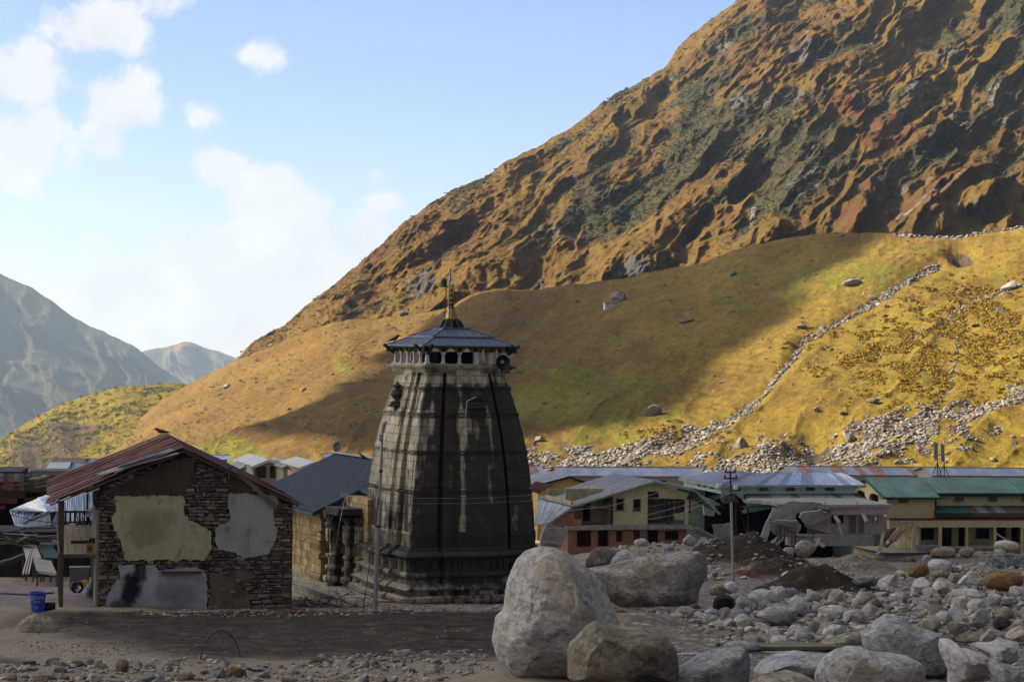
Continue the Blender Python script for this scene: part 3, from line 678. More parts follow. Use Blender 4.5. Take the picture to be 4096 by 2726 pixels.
# ---- tower: local frame origin at the plan centre, at ground
TC = SW(1646, 2188, 99.6); HALF = 3.06
tcx = TC.x + HALF*A2.x + HALF*B2.x; tcy = TC.y + HALF*A2.y + HALF*B2.y
TZ0 = float(SW(1600, 2420, 99.0).z) - .3                  # ground level at the foot
temple = empty('stone_temple', (tcx, tcy, TZ0), TH)
tag(temple, 'tall soot-blackened stone temple tower with a pillared lantern, slate roof and gilded finial', 'temple')
def zt(sy, d=99.6): return float(SW(1646, sy, d).z) - TZ0
def refine(pts, m=9):
    out = []
    for a, b in zip(pts, pts[1:] + pts[:1]):
        k = m if math.hypot(a[0]-b[0], a[1]-b[1]) > .5 else 2
        out += [(a[0] + (b[0]-a[0])*i/k, a[1] + (b[1]-a[1])*i/k) for i in range(k)]
    return out
def plan(h, off=0., dep=(.16, .30), grow=0.):
    """five-fold plan with corner piers, grooves and a central offset; h half width of the corner pier line"""
    g = 0.30                          # groove depth
    segs = [(-1.0, .0), (-.60, .0), (-.60, -g), (-.52, -g), (-.52, dep[0]), (-.30, dep[0]), (-.30, dep[1]), (.30, dep[1]), (.30, dep[0]), (.52, dep[0]), (.52, -g), (.60, -g), (.60, .0)]
    pts = []
    for q in range(4):
        c, s_ = [(0,-1),(1,0),(0,1),(-1,0)][q], [(1,0),(0,1),(-1,0),(0,-1)][q]
        for (u, o) in segs:
            uu = u*h
            # offsets push convex corners outward along the face as well
            e = off * (1 if False else 1); k = h + o + off
            if u == -1.0: uu = -(h + off)
            elif abs(u) == .60: uu = u*h + math.copysign(off*.25, -u) * 1.0
            elif abs(u) == .52: uu = u*h + math.copysign(off*.25, u)
            pts.append((c[0]*k + s_[0]*uu, c[1]*k + s_[1]*uu))
    return pts
def loft(rings, uvscale=1.0, soot=None):
    V = []; F = []; UV = []; S = []
    n = len(rings[0][1]); vh = 0; L0 = rings[0][1]
    per = [0]
    for i in range(n): a, b = L0[i], L0[(i+1) % n]; per.append(per[-1] + math.hypot(a[0]-b[0], a[1]-b[1]))
    vl = [0]
    for (z0, r0), (z1, r1) in zip(rings[:-1], rings[1:]): vl.append(vl[-1] + math.hypot(z1-z0, math.hypot(r1[0][0]-r0[0][0], r1[0][1]-r0[0][1])*.7))
    for (z, r) in rings: V += [(p[0], p[1], z) for p in r]
    for j in range(len(rings)-1):
        for i in range(n):
            k = (i+1) % n; F.append((j*n+i, j*n+k, (j+1)*n+k, (j+1)*n+i)); UV += [(per[i], vl[j]), (per[i+1], vl[j]), (per[i+1], vl[j+1]), (per[i], vl[j+1])]
    F.append(tuple((len(rings)-1)*n + i for i in range(n))); UV += [(p[0], p[1]) for p in rings[-1][1]]
    return V, F, UV
def soot_shade_field(o, f):  # one mask holds soot stains and shade painted by facing
    me = o.data; co = np.empty(len(me.vertices)*3, np.float32); me.vertices.foreach_get('co', co); co = co.reshape(-1,3); fattr(o, 'soot', f(co[:,0], co[:,1], co[:,2]))
zF0, zF1, zTop = zt(2188), zt(2128), zt(1471, 98.5)
prof = [(0, 1.), (.1, .988), (.2, .972), (.29, .952), (.4, .924), (.51, .888), (.62, .84), (.72, .786), (.80, .738), (.86, .698), (.93, .66), (1, .626)]
rings = []; BANDS = [.23, .47, .70, .86]
SEGK = None
for k in range(91):
    t = k/90; w = float(np.interp(t, [p[0] for p in prof], [p[1] for p in prof])); h = HALF*w
    pl_ = plan(h, 0, (.17*w, .33*w))
    if SEGK is None: SEGK = [8 if math.hypot(a[0]-b[0], a[1]-b[1]) > .5 else 2 for a, b in zip(pl_, pl_[1:] + pl_[:1])]
    rings.append((zF1 + (zTop - zF1)*t, [(a[0] + (b[0]-a[0])*i/m_, a[1] + (b[1]-a[1])*i/m_) for a, b, m_ in zip(pl_, pl_[1:] + pl_[:1], SEGK) for i in range(m_)]))
V, F, UV = loft(rings)
body = mesh_obj('tower', V, F, M_tstone, temple, uv=UV)
def tower_soot_shade(x, y, z):  # soot plus painted shade: right-hand face and grooves darker, left face paler
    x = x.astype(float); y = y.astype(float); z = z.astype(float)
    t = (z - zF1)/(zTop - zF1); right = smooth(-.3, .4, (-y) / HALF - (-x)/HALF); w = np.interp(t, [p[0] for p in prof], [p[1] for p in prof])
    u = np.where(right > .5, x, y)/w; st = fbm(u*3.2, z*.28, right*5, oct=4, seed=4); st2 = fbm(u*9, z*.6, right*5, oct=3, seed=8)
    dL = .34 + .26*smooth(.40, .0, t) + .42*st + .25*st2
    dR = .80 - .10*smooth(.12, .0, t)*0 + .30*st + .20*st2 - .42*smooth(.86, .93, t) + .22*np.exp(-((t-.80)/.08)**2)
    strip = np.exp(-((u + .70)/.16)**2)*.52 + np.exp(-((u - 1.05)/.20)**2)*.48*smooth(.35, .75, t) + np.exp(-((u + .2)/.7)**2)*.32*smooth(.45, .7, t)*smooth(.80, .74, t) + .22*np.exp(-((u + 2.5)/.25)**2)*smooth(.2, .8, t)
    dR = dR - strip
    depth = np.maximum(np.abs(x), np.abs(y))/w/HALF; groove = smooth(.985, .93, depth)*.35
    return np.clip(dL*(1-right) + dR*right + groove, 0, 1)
soot_shade_field(body, tower_soot_shade)
# string courses and dentils round the tower
mb = MB(); bandV = []; 
for tb in BANDS:
    w = float(np.interp(tb, [p[0] for p in prof], [p[1] for p in prof])); h = HALF*w; z = zF1 + (zTop - zF1)*tb
    for dz, off in ((0, .018), (.16, .018)):
        r = plan(h, off, (.17*w, .33*w)); v, f, u = loft([(z+dz-.03, plan(h, -.02, (.17*w,.33*w))), (z+dz-.025, r), (z+dz+.025, r), (z+dz+.03, plan(h, -.02, (.17*w,.33*w)))]); mb.add(v, f)
    for q in range(4):
        for i in range(46):
            u = (-1 + 2*(i+.5)/46)
            if .5 < abs(u) < .62: continue
            o = .33*w if abs(u) < .3 else (.17*w if abs(u) < .52 else 0)
            c, s_ = [(0,-1),(1,0),(0,1),(-1,0)][q], [(1,0),(0,1),(-1,0),(0,-1)][q]; k = h + o + .012
            cx, cy = c[0]*k + s_[0]*u*h, c[1]*k + s_[1]*u*h; a = .03
            mb.box(cx-a, cx+a, cy-a, cy+a, z+.045, z+.115)
bands = mb.build('string_course', M_tstone, temple); soot_shade_field(bands, lambda x, y, z: np.clip(tower_soot_shade(x, y, z) + .12, 0, 1))
# frieze of lozenges
r0 = plan(HALF, .03); v, f, u = loft([(zF0, r0), (zF1, r0)]); fr = mesh_obj('frieze', v, f, M_tstone, temple, uv=u)
lz_ = []
for q in range(4):
    c, s_ = Vector([(0,-1,0),(1,0,0),(0,1,0),(-1,0,0)][q]), Vector([(1,0,0),(0,1,0),(-1,0,0),(0,-1,0)][q]); zc = (zF0+zF1)/2; hh = (zF1-zF0)*.40
    for (u0, u1, o) in ((-1,-.62,0),(-.51,-.31,.16),(-.29,.29,.30),(.31,.51,.16),(.62,1,0)):
        nn = max(2, round((u1-u0)*HALF/.30)); wd = (u1-u0)*HALF/nn
        for i in range(nn):
            cc = c*(HALF + o + .045) + s_*((u0*HALF) + wd*(i+.5)) + Vector((0,0,zc))
            mb = MB(); P = [cc + s_*(math.sin(t)*wd*.42) + Vector((0,0,math.cos(t)*hh)) for t in np.linspace(0, 2*math.pi, 9)[:-1]]
            for a, b in zip(P, P[1:]+P[:1]): mb.bar(a, b, .035, .05, up=tuple(c))
            mb.lathe([(.0,-.03),(.045,-.02),(.03,.03),(0,.05)], cc - c*.02 - Vector((0,0,hh*.2)), 6); lz_.append(mb.build('lozenge', M_tstone, temple))
for o in [fr] + lz_: soot_shade_field(o, lambda x, y, z: np.clip(.42 + .42*smooth(-.3, .4, (x-y)/HALF), 0, 1))  # right-hand side painted darker, like the tower
# moulded plinth
zb = 0.0; H = zF0
PM = [(0,.62),(.085,.62),(.09,.52),(.12,.66),(.15,.74),(.185,.78),(.22,.74),(.245,.64),(.25,.40),(.315,.40),(.32,.56),(.36,.62),(.385,.52),(.43,.36),(.435,.26),(.52,.26),(.525,.36),(.545,.43),(.57,.45),(.595,.43),(.615,.36),(.62,.17),(.80,.17),(.805,.25),(.83,.27),(.835,.34),(.86,.36),(.865,.55),(.90,.44),(.93,.30),(.935,.22),(.955,.22),(.96,.12),(1,.08)]
V, F, UV = loft([(t*H, plan(HALF, o)) for t, o in PM]); pl = mesh_obj('plinth', V, F, M_tbase, temple, uv=UV)
soot_shade_field(pl, lambda x, y, z: np.clip(.46 + .30*smooth(-.3, .4, (x-y)/HALF) - .22*smooth(.7, .2, z/H) + .25*smooth(.78, .95, z/H), 0, 1))
mb = MB()                                                     # little pilasters of the plinth wall
for q in range(4):
    c, s_ = Vector([(0,-1,0),(1,0,0),(0,1,0),(-1,0,0)][q]), Vector([(1,0,0),(0,1,0),(-1,0,0),(0,-1,0)][q])
    for (u, o) in ((-.93,0),(-.68,0),(-.47,.16),(-.35,.16),(-.22,.30),(-.07,.30),(.1,.30),(.25,.30),(.38,.16),(.47,.16),(.7,0),(.95,0)):
        p = c*(HALF + o + .17) + s_*u*HALF; mb = MB(); mb.box(p.x-.09, p.x+.09, p.y-.09, p.y+.09, .622*H, .77*H); mb.box(p.x-.12, p.x+.12, p.y-.12, p.y+.12, .77*H, .797*H+.004)
        pp = mb.build('pilaster', M_tbase, temple); soot_shade_field(pp, lambda x, y, z: np.clip(.4 + .3*smooth(-.3, .4, (x-y)/HALF), 0, 1))
# cornice under the lantern
HT = HALF*.626; zc0 = zTop; zc1 = zt(1440, 98.5)
def sq(h): return [(-h,-h),(h,-h),(h,h),(-h,h)]
V, F, UV = loft([(zc0-.02, plan(HT,.03,(.08,.17))),(zc0+.05, plan(HT,.03,(.08,.17)))]); 
mb = MB(); ex = HT + .21
for h, z0, z1 in ((ex+.0, zc0-.14, zc0-.07), (ex+.06, zc0-.07, zc0-.01), (ex+.18, zc0-.01, zc0+.06), (ex+.24, zc0+.06, zc0+.11), (ex+.04, zc0+.11, zc0+.20)): mb.box(-h, h, -h, h, z0, z1)
for i in range(60):
    u = -1 + 2*(i+.5)/60
    for s_ in (-1, 1): mb.box(u*ex-.02, u*ex+.02, s_*(ex+.005)-.03, s_*(ex+.005)+.03, zc0-.22, zc0-.145); mb.box(s_*(ex+.005)-.03, s_*(ex+.005)+.03, u*ex-.02, u*ex+.02, zc0-.22, zc0-.145)
co = mb.build('cornice', M_tstone, temple); soot_shade_field(co, lambda x, y, z: np.clip(.30 + .2*smooth(-.3, .4, (x-y)/HALF), 0, 1)); zcT = zc0 + .20
# medallions on the faces
mb = MB()
for c in ((0,-1),(-1,0)):
    p = Vector((c[0]*(ex+.02), c[1]*(ex+.02), zc0-.52)); mb.lathe([(0,-.22),(.10,-.18),(.15,0),(.12,.17),(0,.24)], p, 10); mb.lathe([(0,-.10),(.09,-.08),(.09,.08),(0,.1)], p + Vector((c[0]*.09, c[1]*.09, .02)), 8)
md = mb.build('carved_medallion', M_tstone, temple); soot_shade_field(md, lambda x, y, z: np.full(len(x), .4))
# urn-shaped spouts on brackets
def urn(mb, p): mb.lathe([(.05,-.02),(.38,0),(.42,.08),(.30,.14),(.36,.20),(.20,.26),(.10,.30),(.26,.44),(.31,.58),(.24,.74),(.12,.82),(.10,.88),(.19,.93),(.17,1.02),(.08,1.08),(.05,1.16)], p, 14)
tt = .80; ww = float(np.interp(tt, [p[0] for p in prof], [p[1] for p in prof])); zz = zF1 + (zTop-zF1)*tt
for c in ((-1, 0), (0, -1)):
    mb = MB(); dd = HALF*ww + .27*ww + .12; p = Vector((c[0]*dd + (0 if c[0] else .25), c[1]*dd + (.0 if c[1] else .25), zz - .35)); urn(mb, p)
    mb.box(p.x-.12, p.x+.12, p.y-.12, p.y+.12, p.z-.30, p.z); o = mb.build('urn_ornament', M_tstone, temple); soot_shade_field(o, lambda x, y, z: np.full(len(x), .85))
# ---- lantern storey
zP1 = zt(1405, 98.5); zV1 = zt(1380, 98.0)
hl = ex - .12
def post(x, y, w=.11):
    mb = MB(); h = zP1 - zcT
    for (k, z0, z1) in ((1.35,0,.09),(1.1,.09,.14),(.82,.14,.36),(1.0,.36,.42),(.74,.42,.78),(1.0,.78,.84),(1.3,.84,1.0)): mb.box(x-w*k, x+w*k, y-w*k, y+w*k, zcT + z0*h, zcT + z1*h)
    return mb.build('pillar', M_whitep, temple)
for i in range(6):
    u = -hl + 2*hl*i/5
    post(u, -hl, .068 if 0 < i < 5 else .09); post(u, hl, .07)
    if 0 < i < 5: post(-hl, u, .066); post(hl, u, .066)
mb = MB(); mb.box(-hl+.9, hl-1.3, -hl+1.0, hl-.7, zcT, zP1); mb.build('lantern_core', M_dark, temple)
mb = MB(); mb.box(-hl-.1, hl+.1, -hl-.1, hl+.1, zV1-.03, zV1+.02)
for q in range(4):                                             # arched valances
    ax = 'y' if q % 2 == 0 else 'x'; sg = -1 if q in (0, 3) else 1
    for i in range(5):
        u0 = -hl + 2*hl*i/5 + .09; u1 = -hl + 2*hl*(i+1)/5 - .09; um = (u0+u1)/2; zb_ = zP1 - .02; hh = zV1 - zb_ - .02
        arch = [(u0, zb_), (u0+.04, zb_), (u0+.07, zb_+hh*.32), (um-.16, zb_+hh*.42), (um-.12, zb_+hh*.62), (um, zb_+hh*.78), (um+.12, zb_+hh*.62), (um+.16, zb_+hh*.42), (u1-.07, zb_+hh*.32), (u1-.04, zb_), (u1, zb_), (u1, zV1-.03), (u0, zV1-.03)]
        mb.extrude(arch, ax, sg*hl-.03, sg*hl+.03)
mb.build('arch_valance', M_yellow, temple)
mb = MB()
for i in range(6):
    u = -hl + 2*hl*i/5
    for s_ in (-1, 1):
        for (X0, Y0, dx, dy) in ((u, s_*hl, 0, s_), (s_*hl, u, s_, 0)):
            z0 = zP1 - .02
            mb = MB(); mb.box(X0-.085, X0+.085, Y0-.085, Y0+.085, z0, zV1-.031)
            if i in (0, 5): mb.bar((X0+dx*.10, Y0+dy*.10, z0-.06), (X0+dx*.62, Y0+dy*.62, zV1+.04), .13, .12)
            mb.bar((X0+dx*.10, Y0+dy*.10, z0+.16), (X0+dx*.26, Y0+dy*.26, zV1), .10, .10); mb.build('bracket', M_greend, temple)
# roof tiers
he = 549/4/22.45/ (math.cos(TH)+math.sin(TH)) / 2 + .02       # half width at the eaves
zE = zt(1378, 97.6)
mb = MB()
tiers = [(he, zE, he*.62, zt(1343, 98.3)), (he*.66, zt(1343, 98.3)+.03, he*.27, zt(1310, 99.5)), (he*.30, zt(1310, 99.5)+.03, he*.15, zt(1303, 99.5))]
for (h0, z0, h1, z1) in tiers:
    a = [(-h0,-h0,z0),(h0,-h0,z0),(h0,h0,z0),(-h0,h0,z0)]; b = [(-h1,-h1,z1),(h1,-h1,z1),(h1,h1,z1),(-h1,h1,z1)]; c = [(x, y, z-.05) for x, y, z in a]
    mb.add(a+b+c, [(0,1,5,4),(1,2,6,5),(2,3,7,6),(3,0,4,7),(4,5,6,7),(8,9,1,0),(9,10,2,1),(10,11,3,2),(11,8,0,3),(11,10,9,8)])
    # slate seams and hips
    for q in range(4):
        A_, B_ = Vector(a[q]), Vector(a[(q+1)%4]); C_, D_ = Vector(b[q]), Vector(b[(q+1)%4]); n = max(3, int(h0*2/.42))
        mb.bar(A_ + Vector((0,0,.012)), C_ + Vector((0,0,.012)), .07, .05)
        rs = random.Random(q*7 + int(h0*10))
        for i in range(1, n):
            t = i/n + rs.uniform(-.01, .01); p0 = A_.lerp(B_, t); m0 = C_ + (D_-C_)*min(max((t*2*h0 - (h0-h1))/(2*h1), 0), 1)
            top = p0.lerp(m0, 1.0) if (h0-h1) < t*2*h0 < (h0+h1) else None
            if top is None:
                k = min(t, 1-t)*2*h0/(h0-h1); base_dir = (C_-A_) if t < .5 else (D_-B_); top = (A_ if t < .5 else B_) + base_dir*k
            mb.bar(p0 + Vector((0,0,.008)), top + Vector((0,0,.008)), .022, .03)
mb.build('pyramid_roof', M_slate, temple)
for q in range(4):                                             # fringe of small pendants under the eaves
    P_ = [(-he, zE-.05)] + [(-he + 2*he*(i+.5*k)/42, zE - (.14 if k else .085)) for i in range(42) for k in (0, 1)] + [(he, zE-.05)]
    mb = MB(); sg = he - .02; mb.extrude(P_, 'y' if q % 2 == 0 else 'x', (-sg-.02 if q in (0, 3) else sg-.02), (-sg+.01 if q in (0, 3) else sg+.01)); mb.build('eave_fringe', M_greend, temple)
for (x, y) in ((-he,-he),(he,-he),(he,he),(-he,he)):
    mb = MB(); mb.lathe([(.01,0),(.03,-.04),(.06,-.14),(.09,-.22),(.1,-.25),(.02,-.27)], (x*.99, y*.99, zE-.06), 8); mb.bar((x*.99,y*.99,zE-.36),(x*.99,y*.99,zE-.04), .02); mb.build('corner_bell', M_dmetal, temple)
# neck and finial
zN = zt(1315, 99.5)
mb = MB(); mb.lathe([(.62,-.1),(.52,.06),(.40,.18),(.34,.36),(.33,.50),(.36,.54)], (0,0,zN+.02), 16)
for k in range(10):
    t = 2*math.pi*k/10; d = Vector((math.cos(t), math.sin(t), 0)); p = Vector((0,0,zN))
    mb.tube([p + d*.30 + Vector((0,0,.54)), p + d*.42 + Vector((0,0,.40)), p + d*.56 + Vector((0,0,.14)), p + d*.74 + Vector((0,0,.0))], [.04,.08,.07,.02], 6)
mb.build('roof_neck', M_dmetal, temple)
zk = zt(1275, 99.5)
mb = MB(); mb.lathe([(.24,-.14),(.30,-.02),(.36,.06),(.37,.12),(.33,.15),(.30,.24),(.25,.34),(.17,.46),(.15,.55),(.14,.60)], (0,0,zk), 20)
mb.build('finial_bell', M_gold, temple, smooth_=True)
mb = MB(); mb.lathe([(.13,.58),(.17,.62),(.11,.66),(.10,.72),(.16,.76),(.17,.81),(.11,.86),(.07,.90),(.12,.95),(.15,1.01),(.12,1.08),(.06,1.13),(.10,1.17),(.12,1.24),(.10,1.30),(.05,1.34),(.08,1.39),(.09,1.44),(.05,1.51),(.03,1.57),(.05,1.63),(.03,1.70),(.01,1.76)], (0,0,zk), 16)
mb.build('finial_spire', simple('tarnished_copper', (.26,.16,.06), .6, 4, .4, .5, .01, metal=.85), temple, smooth_=True)
mb = MB(); mb.tube([(.03,-.05,zk+1.74),(.12,-.02,zk+1.5),(.17,0,zk+1.15),(.13,.0,zk+.86)], [.015,.022,.025,.015], 6); mb.build('serpent_band', M_rustp, temple)
def tower_local(sx, sy, d):      # world -> temple frame
    w = SW(sx, sy, d) - Vector((tcx, tcy, TZ0)); c, s_ = math.cos(-TH), math.sin(-TH); return Vector((w.x*c - w.y*s_, w.x*s_ + w.y*c, w.z))
fp = tower_local(1799, 1252, 99.6); ft = tower_local(1803, 1072, 99.6)
mb = MB(); mb.tube([tower_local(1795, 1300, 99.6), ft], .022, 6); mb.build('flag_staff', M_rustp, temple)
mb = MB(); rs = random.Random(3); a = ft; 
pts = [ft, tower_local(1814, 1116, 99.5), tower_local(1809,1128,99.35), tower_local(1799, 1144, 99.4), tower_local(1791, 1147, 99.7)]
Fv = [ft + Vector((0,0,0))]; n = 10
for j in range(1, 13):
    t = j/12; l = ft.lerp(pts[4], t); r_ = ft.lerp(pts[1], min(1, t*1.0)) if t < .9 else pts[1].lerp(pts[2], (t-.9)*8)
    for i in range(n+1): q = l.lerp(r_, i/n); Fv.append(q + Vector((.0, .06*math.sin(i*1.9 + t*2)*t, 0)))
fc = [(0, 1+i, 2+i) for i in range(n)] + [(1+(j-1)*(n+1)+i, 1+j*(n+1)+i, 2+j*(n+1)+i, 2+(j-1)*(n+1)+i) for j in range(1, 12) for i in range(n)]
fl = mesh_obj('flag', Fv, fc, M_flagw, temple); md_ = fl.modifiers.new('thick', 'SOLIDIFY'); md_.thickness = .012
bp0 = tower_local(1779, 1286, 99.6); bp1 = tower_local(1786, 1112, 99.6); bp2 = tower_local(1776, 1112, 99.6)
mb = MB(); mb.tube([bp0, bp1], .025, 6); mb.tube([bp1, bp2, tower_local(1776,1124,99.6)], .015, 6); mb.build('bell_staff', M_rustp, temple)
b0 = tower_local(1774, 1147, 99.6); mb = MB(); mb.lathe([(.20,0),(.19,.03),(.13,.10),(.11,.22),(.12,.30),(.06,.38),(.02,.42)], b0, 12); mb.build('green_bell', M_green, temple)
# loudspeaker on the lantern ledge
lp = empty('loudspeaker', SW(2006, 1448, 97.0), TH + math.radians(-8)); tag(lp, 'round grey horn loudspeaker on the ledge of the temple lantern', 'loudspeaker')
mb = MB(); import_v = [(.33,0),(.30,.04),(.16,.20),(.09,.34),(.10,.5)]
v = []; 
for (r_, d_) in import_v:
    for k in range(18): t = 2*math.pi*k/18; v.append((r_*math.cos(t), -.25 + d_, r_*math.sin(t)))
f = [((i-1)*18+k, (i-1)*18+(k+1)%18, i*18+(k+1)%18, i*18+k) for i in range(1, 5) for k in range(18)] + [tuple(4*18 + k for k in range(18))]
mb.add(v, f); mb.build('horn', M_dmetal, lp); mb = MB(); mb.box(-.06, .06, -.1, .12, -.42, -.1); mb.build('bracket', M_dmetal, lp)
mb = MB(); mb.lathe([(.0,-.08),(.10,-.05),(.12,0),(.08,.1),(0,.12)], (0,-.1,0), 12); mb.build('driver', M_steel, lp)

# ================================================================ hall behind the tower
def corr_black():
    t = MT('black_corrugated_tin', .3, .6, .3); n = t.noise(3, 6, .6); t.color(t.ramp(n, [(.35, (.018,.024,.036)), (.65, (.045,.055,.075))])); t.rough(t.rng(n, .3, .7, .25, .45)); return t.m
M_corrblack = corr_black()
NC = SW(1646, 2412, 99.0)                                     # near foot corner of the tower
def AB(a, b, z): return Vector((NC.x + a*A2.x + b*B2.x, NC.y + a*A2.y + b*B2.y, z))
hall = empty('temple_hall', AB(-1.0, 9.6, TZ0), TH); tag(hall, 'ochre stone hall with black corrugated gable roof behind the tower', 'temple hall')
HZ = float(SW(1271, 2062, 109.4).z) - TZ0; HW = 8.5; HL = 10.0
mb = MB(); 
def uvbox(mb, x0, x1, y0, y1, z0, z1):
    b = len(mb.v); mb.add([(x0,y0,z0),(x1,y0,z0),(x1,y1,z0),(x0,y1,z0),(x0,y0,z1),(x1,y0,z1),(x1,y1,z1),(x0,y1,z1)],
        [(0,3,2,1),(4,5,6,7),(0,1,5,4),(1,2,6,5),(2,3,7,6),(3,0,4,7)],
        [[(x0,y0),(x0,y1),(x1,y1),(x1,y0)],[(x0,y0),(x1,y0),(x1,y1),(x0,y1)],[(x0,z0),(x1,z0),(x1,z1),(x0,z1)],[(y0,z0),(y1,z0),(y1,z1),(y0,z1)],[(x1,z0),(x0,z0),(x0,z1),(x1,z1)],[(y1,z0),(y0,z0),(y0,z1),(y1,z1)]])
uvbox(mb, .55, HW+.4, .6, HL, -1.0, HZ + .35)
uvbox(mb, 0, 1.3, 0, 1.5, -1.0, HZ); uvbox(mb, -.1, 1.35, -.1, 1.6, HZ-.02, HZ+.55)
uvbox(mb, 1.3, HW-.1, .3, .61, -1.0, HZ+.2)
mb.extrude([(0.4, HZ+.3), (HW+.2, HZ+.3), (HW/2+.15, HZ+2.25)], 'y', .62, HL-.1)
ho = mb.build('wall', M_warm, hall); soot_shade_field(ho, lambda x, y, z: np.clip(.22 + .55*smooth(.2, .5, x*1.0)*smooth(.9, .2, y)*.9 + .25*smooth(HZ-1, HZ, z)*smooth(1.2, 1.6, x) + .2*smooth(1.6, 2.2, y), 0, 1))  # mask also paints the front as shaded and keeps the left face pale
mb = MB()
for (x0,x1,y0,y1,z0,z1) in ((-.12,1.4,-.12,1.62,HZ-.62,HZ-.55),(-.06,1.36,-.06,1.56,HZ-1.02,HZ-.62),(-.16,1.44,-.16,1.66,HZ-1.14,HZ-1.02),(-.08,1.38,-.08,1.58,HZ-1.24,HZ-1.14),(-.16,8.4,-.16,1.66,1.52,1.60),(-.2,8.4,-.2,1.70,1.60,1.78),(-.12,8.4,-.12,1.6,1.78,1.85),(-.06,1.4,-.06,1.56,.42,.72),(-.14,1.45,-.14,1.64,-.1,.1)): uvbox(mb, x0,x1,y0,y1 if x1 < 2 else .3,z0,z1)
for i in range(16): 
    y = .0 + i*.095; mb.box(-.10, 0, y, y+.05, HZ-1.5, HZ-1.26); mb.box(-.10, -.055, y, y+.05, .48, .66); mb.lathe([(0,-.03),(.04,0),(0,.03)], (-.09, y, HZ-.82), 6)
mb.box(.02,.14,-.08,.0,.1,HZ-1.25); mb.box(-.03,.02,-.06,.0,.1,HZ-1.25)
ho = mb.build('moulding', M_warm, hall); soot_shade_field(ho, lambda x, y, z: np.clip(.22 + .6*smooth(.3, .9, x), 0, 1))  # painted shade again: mouldings darker away from the left face
# roof: two slopes with a real corrugation, ridge along local y
zev = float(SW(1257, 2037, 108.0).z) - TZ0; zrg = zev + 2.25; x0r, x1r = -.62, HW + .9; xm = (x0r+x1r)/2
for side in (0, 1):
    mb = MB()
    xe = x0r if side == 0 else x1r
    mb.sheet((xm, -.62, zrg), (xm, HL+.6, zrg), (xe, HL+.6, zev), (xe, -.62, zev), waves=46, amp=.05, th=.03)
    if True: mb.sheet((xm, -3.0, zrg-.02), (xm, -.60, zrg-.02), (xm + (xe-xm)*.52, -.60, zrg-.02+(zev-zrg)*.52), (xm + (xe-xm)*.52, -3.0, zrg-.02+(zev-zrg)*.52), waves=12, amp=.035, th=.03)
    mb.build('roof_slope', M_corrblack, hall)
mb = MB()
mb.bar((x0r-.04,-.70,zev-.09),(x0r-.04,HL+.6,zev-.09), .06,.16); mb.bar((x0r-.04,-.67,zev-.08),(xm + (x0r-xm)*.5,-.67,zrg+(zev-zrg)*.5-.08), .05,.18)
mb.bar((xm + (x0r-xm)*.52-.03,-3.06,zrg+(zev-zrg)*.52-.1),(xm + (x0r-xm)*.52-.03,-.62,zrg+(zev-zrg)*.52-.1), .06,.16); mb.bar((xm + (x0r-xm)*.52,-3.05,zrg+(zev-zrg)*.52-.1),(xm,-3.05,zrg-.1), .05,.18)
mb.build('fascia', M_green, hall)
mb = MB(); mb.bar((xm,-3.05,zrg+.05),(xm,HL+.6,zrg+.05), .34,.05); mb.build('ridge_cap', M_steel, hall)
# vestibule between tower and hall
mb = MB(); uvbox(mb, .95, 6.9, -3.9, .3, -1.0, zrg-1.45); ho = mb.build('vestibule', M_warm, hall); soot_shade_field(ho, lambda x, y, z: np.clip(.28 + .35*smooth(-1.6, -.6, y), 0, 1))
# carved niche pillars beside the vestibule
def carved(x, y, w, h, name='carved_pillar'):
    mb = MB(); PR = [(0,.9),(.10,.9),(.105,.78),(.15,.78),(.155,1.05),(.175,1.15),(.21,1.15),(.23,1.0),(.235,.62),(.30,.62),(.31,.95),(.345,.95),(.37,.6),(.46,.6),(.465,.85),(.50,.85),(.505,.45),(.60,.45),(.63,.5),(.66,.85),(.70,.92),(.80,.92),(.81,.75),(.84,.95),(.88,1.0),(.89,.7),(.93,.75),(.94,1.1),(1.,1.15)]
    rings = [(t*h, [(x-w*k, y-w*k), (x-w*k*.45, y-w*k), (x-w*k*.45, y-w*k-w*.16), (x+w*k*.45, y-w*k-w*.16), (x+w*k*.45, y-w*k), (x+w*k, y-w*k), (x+w*k, y+w*k), (x-w*k, y+w*k), (x-w*k, y+w*k*.45), (x-w*k-w*.16, y+w*k*.45), (x-w*k-w*.16, y-w*k*.45), (x-w*k, y-w*k*.45)]) for t, k in PR]
    V, F, UV = loft(rings); mb.add(V, F); mb.uv = [[UV[q] for q in range(sum(len(ff) for ff in F[:i]), sum(len(ff) for ff in F[:i+1]))] for i, f in enumerate(F)]
    o = mb.build(name, M_tbase, hall); soot_shade_field(o, lambda x_, y_, z: np.clip(.40 + .5*smooth(y-.1, y-w, y_)*smooth(x-w*.6, x, x_) + .25*smooth(h*.8, h, z), 0, 1)); return o
hh = float(SW(1340, 2065, 103.5).z) - TZ0
for (x, y, w, h) in ((.15, -1.6, .40, hh), (.62, -2.35, .30, hh*.97), (1.0, -3.0, .30, hh*.97)): carved(x, y, w, h)
mb = MB(); uvbox(mb, -.35, 1.4, -3.3, -1.1, hh, hh+.12); uvbox(mb, -.25, 1.4, -3.2, -1.2, hh+.12, hh+.3); o = mb.build('niche_lintel', M_tbase, hall); soot_shade_field(o, lambda x, y, z: np.full(len(x), .72))
# stone platform edge the temple stands on
mb = MB(); pa = SW(1180, 2404, 104); 
plat = empty('stone_platform', AB(-2.1, 1.2, TZ0), TH); tag(plat, 'low flagged stone platform edge at the foot of the temple', 'platform')
uvbox(mb, -.3, 2.6, 0, 22, -1.2, .30); uvbox(mb, -.38, 2.6, -.08, 22, .30, .42); o = mb.build('platform_edge', M_tbase, plat); soot_shade_field(o, lambda x, y, z: np.full(len(x), .3))
